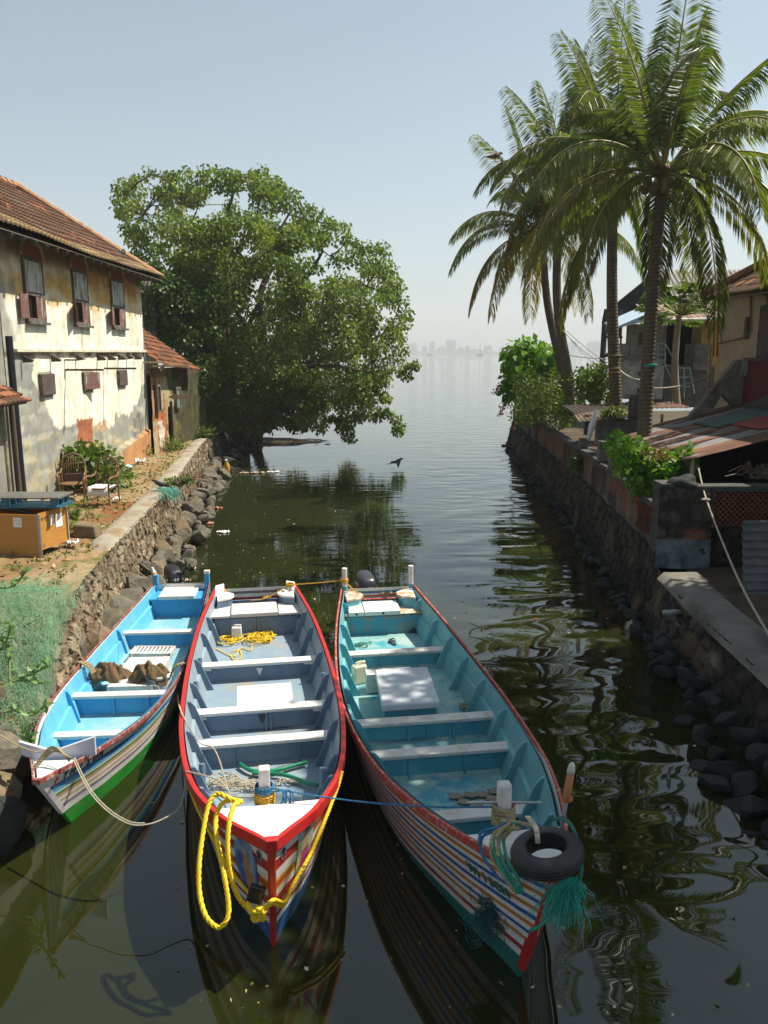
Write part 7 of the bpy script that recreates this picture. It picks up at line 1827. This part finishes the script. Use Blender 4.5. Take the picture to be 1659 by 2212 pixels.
single(mb, 'net_scrap', paint('teal net', (.08, .34, .26), bump=0), c0, 'teal scrap of net hanging over the cement cap of the quay', 'net')
# ---- birds
def bird(p, rz, label, fly=False, s=1.0, pale=False, name='crow'):
    t = thing(name, p, label, 'bird'); m_ = bpy.data.materials.get('feathers') or paint('feathers', (.015, .015, .018), (.03, .03, .035), rough=.6)
    if pale: m_ = paint('brown feathers', (.16, .1, .07), (.1, .07, .05), rough=.7) if pale == 1 else cloth_w
    ro = Matrix.Rotation(rz, 3, 'Z'); body = [(-.22, 0, .0), (-.1, 0, .02), (0, 0, .05), (.1, 0, .09), (.15, 0, .13), (.2, 0, .14), (.26, 0, .125)]
    mb = MB(); mb.tube([ro @ Vector(q)*s for q in body], [.012*s, .035*s, .06*s, .055*s, .036*s, .03*s, .004*s], n=10); mb.build('body', m_, t, local=True, smooth=True)
    for s_ in (1, -1):
        mb = MB()
        if fly: q = [(.08, s_*.04, .08), (-.06, s_*.04, .07), (-.12, s_*.25, .02), (-.1, s_*.42, -.12), (.0, s_*.3, -.0), (.09, s_*.16, .09)]
        else: q = [(.1, s_*.05, .1), (.0, s_*.066, .09), (-.2, s_*.03, .03), (-.3, s_*.01, 0), (-.1, s_*.05, .02), (.05, s_*.062, .04)]
        mb.prism([ro @ Vector(x)*s for x in q], ro @ Vector((0, s_*.006, .004))*s); mb.build('wing', m_, t, local=True)
    if not fly:
        for s_ in (1, -1): mb = MB(); mb.tube([ro @ Vector((.02, s_*.025, .03))*s, ro @ Vector((.02, s_*.025, -.1))*s], .006*s, n=4); mb.build('leg', m_, t, local=True)
    mb = MB(); mb.prism([ro @ Vector(x)*s for x in ((-.18, -.02, .01), (-.18, .02, .01), (-.36, .045, -.03), (-.36, -.045, -.03))], (0, 0, .006)); mb.build('tail', m_, t, local=True)
bird(PY(857, 1000, 30), R(20), 'black crow flying low over the canal', True, 1.1)
bird(PX(347, 1050, -5.72), R(170), 'dark crow standing on the cement cap of the quay wall', False, 1.0)
bird(PX(266, 553, -7.75)+Vector((0, 0, .05)), R(100), 'dark pigeon sitting on the tiled roof near the eave', False, 1.1, name='pigeon')
bird(PY(1068, 342, 31), R(30), 'brown kite perched on a palm frond at the left of the far palms', False, 1.5, 1, name='kite')
bird(PY(990, 918, 60), R(10), 'white egret low over the open water', True, 1.2, 2, name='egret')
# ---- floating litter one can count
def bottle(p, label, mat, L=.28, r=.05):
    t = thing('bottle', p, label, 'bottle'); mb = MB(); mb.lathe([(r*.9, 0), (r, .02), (r, L*.6), (r*.4, L*.82), (r*.4, L*.9)], n=14); mb.build('body', mat, t, local=True, smooth='auto'); mb = MB(); mb.lathe([(r*.45, L*.9), (r*.45, L)], n=12); mb.build('cap', white_clean, t, local=True); t.rotation_euler = (R(12), 0, 0)
bottle(P(491, 1022, .0), 'amber yellow bottle floating upright at the foot of the left bank', paint('amber plastic', (.75, .4, .02), rough=.3), .6, .12)
for x, y, sx, sy, mat, lb in ((471, 1057, .16, .09, cloth_w, 'white foam piece floating by the left boulders'), (482, 1150, .17, .08, cloth_w, 'white crumpled piece floating in the middle of the left water'), (465, 1098, .24, .08, paint('rust scrap', (.3, .1, .06)), 'rust coloured flat scrap floating by the left boulders'), (455, 1131, .08, .08, paint('pink brown ball', (.5, .26, .17)), 'pinkish brown round piece floating by the left boulders'), (395, 1185, .2, .12, cloth_w, 'white bag among the floating rubbish by the boulders'), (378, 1170, .3, .1, paint('yellow scrap', (.75, .6, .05)), 'yellow plastic scrap among the floating rubbish by the boulders'), (590, 1020, .25, .08, cloth_w, 'white broken piece floating beyond the bottle'), (545, 1022, .5, .1, wood_p, 'dull debris strip floating beyond the bottle'), (413, 1228, .1, .05, cloth_w, 'small white piece floating behind the sky blue boat stern'), (1157, 1337, .03, .015, paint('red petal', (.6, .03, .02)), 'red petal floating to the right of the teal boat stern'), (545, 1290, .1, .04, paper, 'pale scrap floating between the sky blue and middle boats sterns'), (402, 1255, .1, .04, wood_p, 'tan scrap floating right of the black motor')):
    rag('floating_scrap', x, y, sx, sy, mat, lb, x, 'litter', z=-.02, amp=.05 if sx > .06 else .012)
mb = MB()
for i in range(9):
    a = PY(488, 1015, 34)+Vector((0, 0, -.2)); e = PY(510+pr_.uniform(-15, 30), 1025+pr_.uniform(-14, 12), 33.5); mb.tube(curve([a, a.lerp(e, .5)+Vector((0, 0, .15)), e], 8), .015, n=4)
single(mb, 'dead_branch', trunk_m, PY(488, 1015, 34), 'bare dead branch sticking out of the water beside the amber bottle', 'branch')
mb = MB(); mb.blob(P(1452, 1362, .35)+Vector((.12, .1, .02)), .13, 4, .01, 3); single(mb, 'football', paint('worn football', (.3, .26, .2), (.2, .17, .13), scale=12, lo=.48, hi=.52), P(1452, 1362, .35), 'worn old football resting on a black rock under the right wall', 'ball')
# ---- long rope on the right, washing lines, stays
mb = MB(); a = PY(1509, 1012, 15.3); k1 = PY(1527, 1082, 14.2); e = PY(1659, 1368, 9.6)
rope(mb, curve([a, k1, PY(1590, 1240, 11.6), e, PY(1740, 1500, 8.4)], 60), .016); coil(mb, k1, .05, .05, 3, .01, 1, 3); single(mb, 'mooring_rope', rope_w, a, 'long pale rope slanting down from the tin roof to the near right wall', 'rope')
mb = MB(); mb.tube(sag(PY(1205, 700, 31), PY(1345, 800, 28), .3), .015, n=4); mb.tube(sag(PY(1215, 710, 31), PY(1300, 800, 27), .1), .015, n=4); mb.tube(sag(PY(1225, 715, 31), PY(1340, 800, 27), .1), .015, n=4); mb.tube(sag(PY(1225, 767, 31), PY(1345, 775, 28), .05), .015, n=4)
single(mb, 'stay_wires', paint('stay wire', (.4, .38, .35)), PY(1205, 700, 31), 'pale stay wires running from the far palm trunks down to the right', 'wires')
mb = MB(); rope(mb, sag(PY(1340, 800, 24), PY(1400, 820, 20.3), .1), .02); rope(mb, sag(PY(1400, 838, 20.2), PY(1525, 815, 22), .1), .02); single(mb, 'washing_line', rope_w, PY(1400, 838, 20.2), 'pale line tied from palm trunk to palm trunk towards the beige house', 'line')
for x, y, Yq, lb in ((1392, 792, 20, 'green cloth tie round the nearest palm trunk'),):
    q = PY(x+10, y, Yq-.0); mb = MB(); mb.lathe([(.185, 0), (.19, .02), (.19, .05), (.185, .07)], q, n=16); single(mb, 'trunk_tie', rope_g, q, lb, 'tie')
mb = MB()
for z in (.0, .12, .5): 
    q = PY(1325, 805, 24.5); mb.lathe([(.2, z), (.215, z+.015), (.2, z+.03)], q, n=14)
single(mb, 'trunk_rope', rope_t, PY(1325, 805, 24.5), 'ropes wound round the palm beside the black tank', 'rope')
# far small boats on the lagoon
for x, y, Yd, lb in ((1037, 766, 1500, 'tiny boat with a thin mast far out on the lagoon'), (928, 764, 1700, 'tiny low boat far out left on the lagoon')):
    q = PY(x, y, Yd); t = thing('distant_boat', (q.x, Yd, 0), lb, 'boat', 'distant boats on the lagoon'); mb = MB(); mb.prism([(-6, 0, .2), (6, 0, .2), (7.5, 0, 2), (-7.5, 0, 2)], (0, 3, 0)); mb.build('hull', wood_d, t, local=True)
    if x > 1000: mb = MB(); mb.tube([(0, 1, 1), (0, 1, 22)], .5, n=5); mb.build('mast', wood_d, t, local=True); mb = MB(); mb.box((1, 1.5, 3.2), (4, 2.4, 2.6)); mb.build('cabin', white_paint, t, local=True)
# ================================================================ haze
mb = MB(); mb.box((0, 1975, 99.2), (7400, 4150, 200.4)); hz = mb.build('haze', None)
m = bpy.data.materials.new('haze'); m.use_nodes = True; nt = m.node_tree; nt.nodes.remove(nt.nodes['Principled BSDF'])
pv = nt.nodes.new('ShaderNodeVolumePrincipled'); pv.inputs['Color'].default_value = (.94, .96, .99, 1); pv.inputs['Density'].default_value = .0005; pv.inputs['Anisotropy'].default_value = .1
nt.links.new(pv.outputs[0], nt.nodes['Material Output'].inputs['Volume']); hz.data.materials.append(m); tag(hz, kind='stuff')
hz['label'] = 'pale haze over the lagoon'
# ================================================================ camera, light, world
cam = bpy.data.cameras.new('camera'); co_ = bpy.data.objects.new('camera', cam); C.objects.link(co_)
co_.location = (0, 0, CAMH); co_.rotation_euler = (R(90)-PITCH, 0, 0)
cam.sensor_fit = 'VERTICAL'; cam.sensor_height = 24; cam.lens = 24*FO/2212; cam.clip_start = .1; cam.clip_end = 9000
bpy.context.scene.camera = co_
sd = Vector((.62, .2, 1)).normalized()
el = math.asin(sd.z); az = math.atan2(sd.x, sd.y)
sun = bpy.data.lights.new('sun', 'SUN'); sun.energy = 4.8; sun.angle = R(.55); sun.color = (1, .94, .8)
so = bpy.data.objects.new('sun', sun); C.objects.link(so); so.rotation_euler = sd.to_track_quat('Z', 'Y').to_euler()
w = bpy.data.worlds.new('World'); bpy.context.scene.world = w; w.use_nodes = True
nt = w.node_tree; bg = nt.nodes['Background']
sky = nt.nodes.new('ShaderNodeTexSky'); sky.sky_type = 'NISHITA'; sky.sun_disc = False; sky.sun_elevation = el; sky.sun_rotation = az
sky.air_density = 1.0; sky.dust_density = 1.2; sky.ozone_density = 1.2; sky.altitude = 0
hs = nt.nodes.new('ShaderNodeHueSaturation'); hs.inputs['Saturation'].default_value = .62; nt.links.new(sky.outputs[0], hs.inputs['Color']); tn = nt.nodes.new('ShaderNodeMix'); tn.data_type = 'RGBA'; tn.blend_type = 'MULTIPLY'; tn.inputs[0].default_value = 1; tn.inputs[7].default_value = (.87, 1.0, 1.0, 1); nt.links.new(hs.outputs[0], tn.inputs[6]); nt.links.new(tn.outputs[2], bg.inputs[0]); bg.inputs[1].default_value = .077
sc = bpy.context.scene
sc.view_settings.view_transform = 'Standard'; sc.view_settings.look = 'None'; sc.view_settings.exposure = .8; sc.view_settings.gamma = 1
sc.render.engine = 'CYCLES'; sc.cycles.use_denoising = True
sc.cycles.max_bounces = 7; sc.cycles.diffuse_bounces = 3; sc.cycles.glossy_bounces = 3; sc.cycles.transparent_max_bounces = 8; sc.cycles.volume_bounces = 0
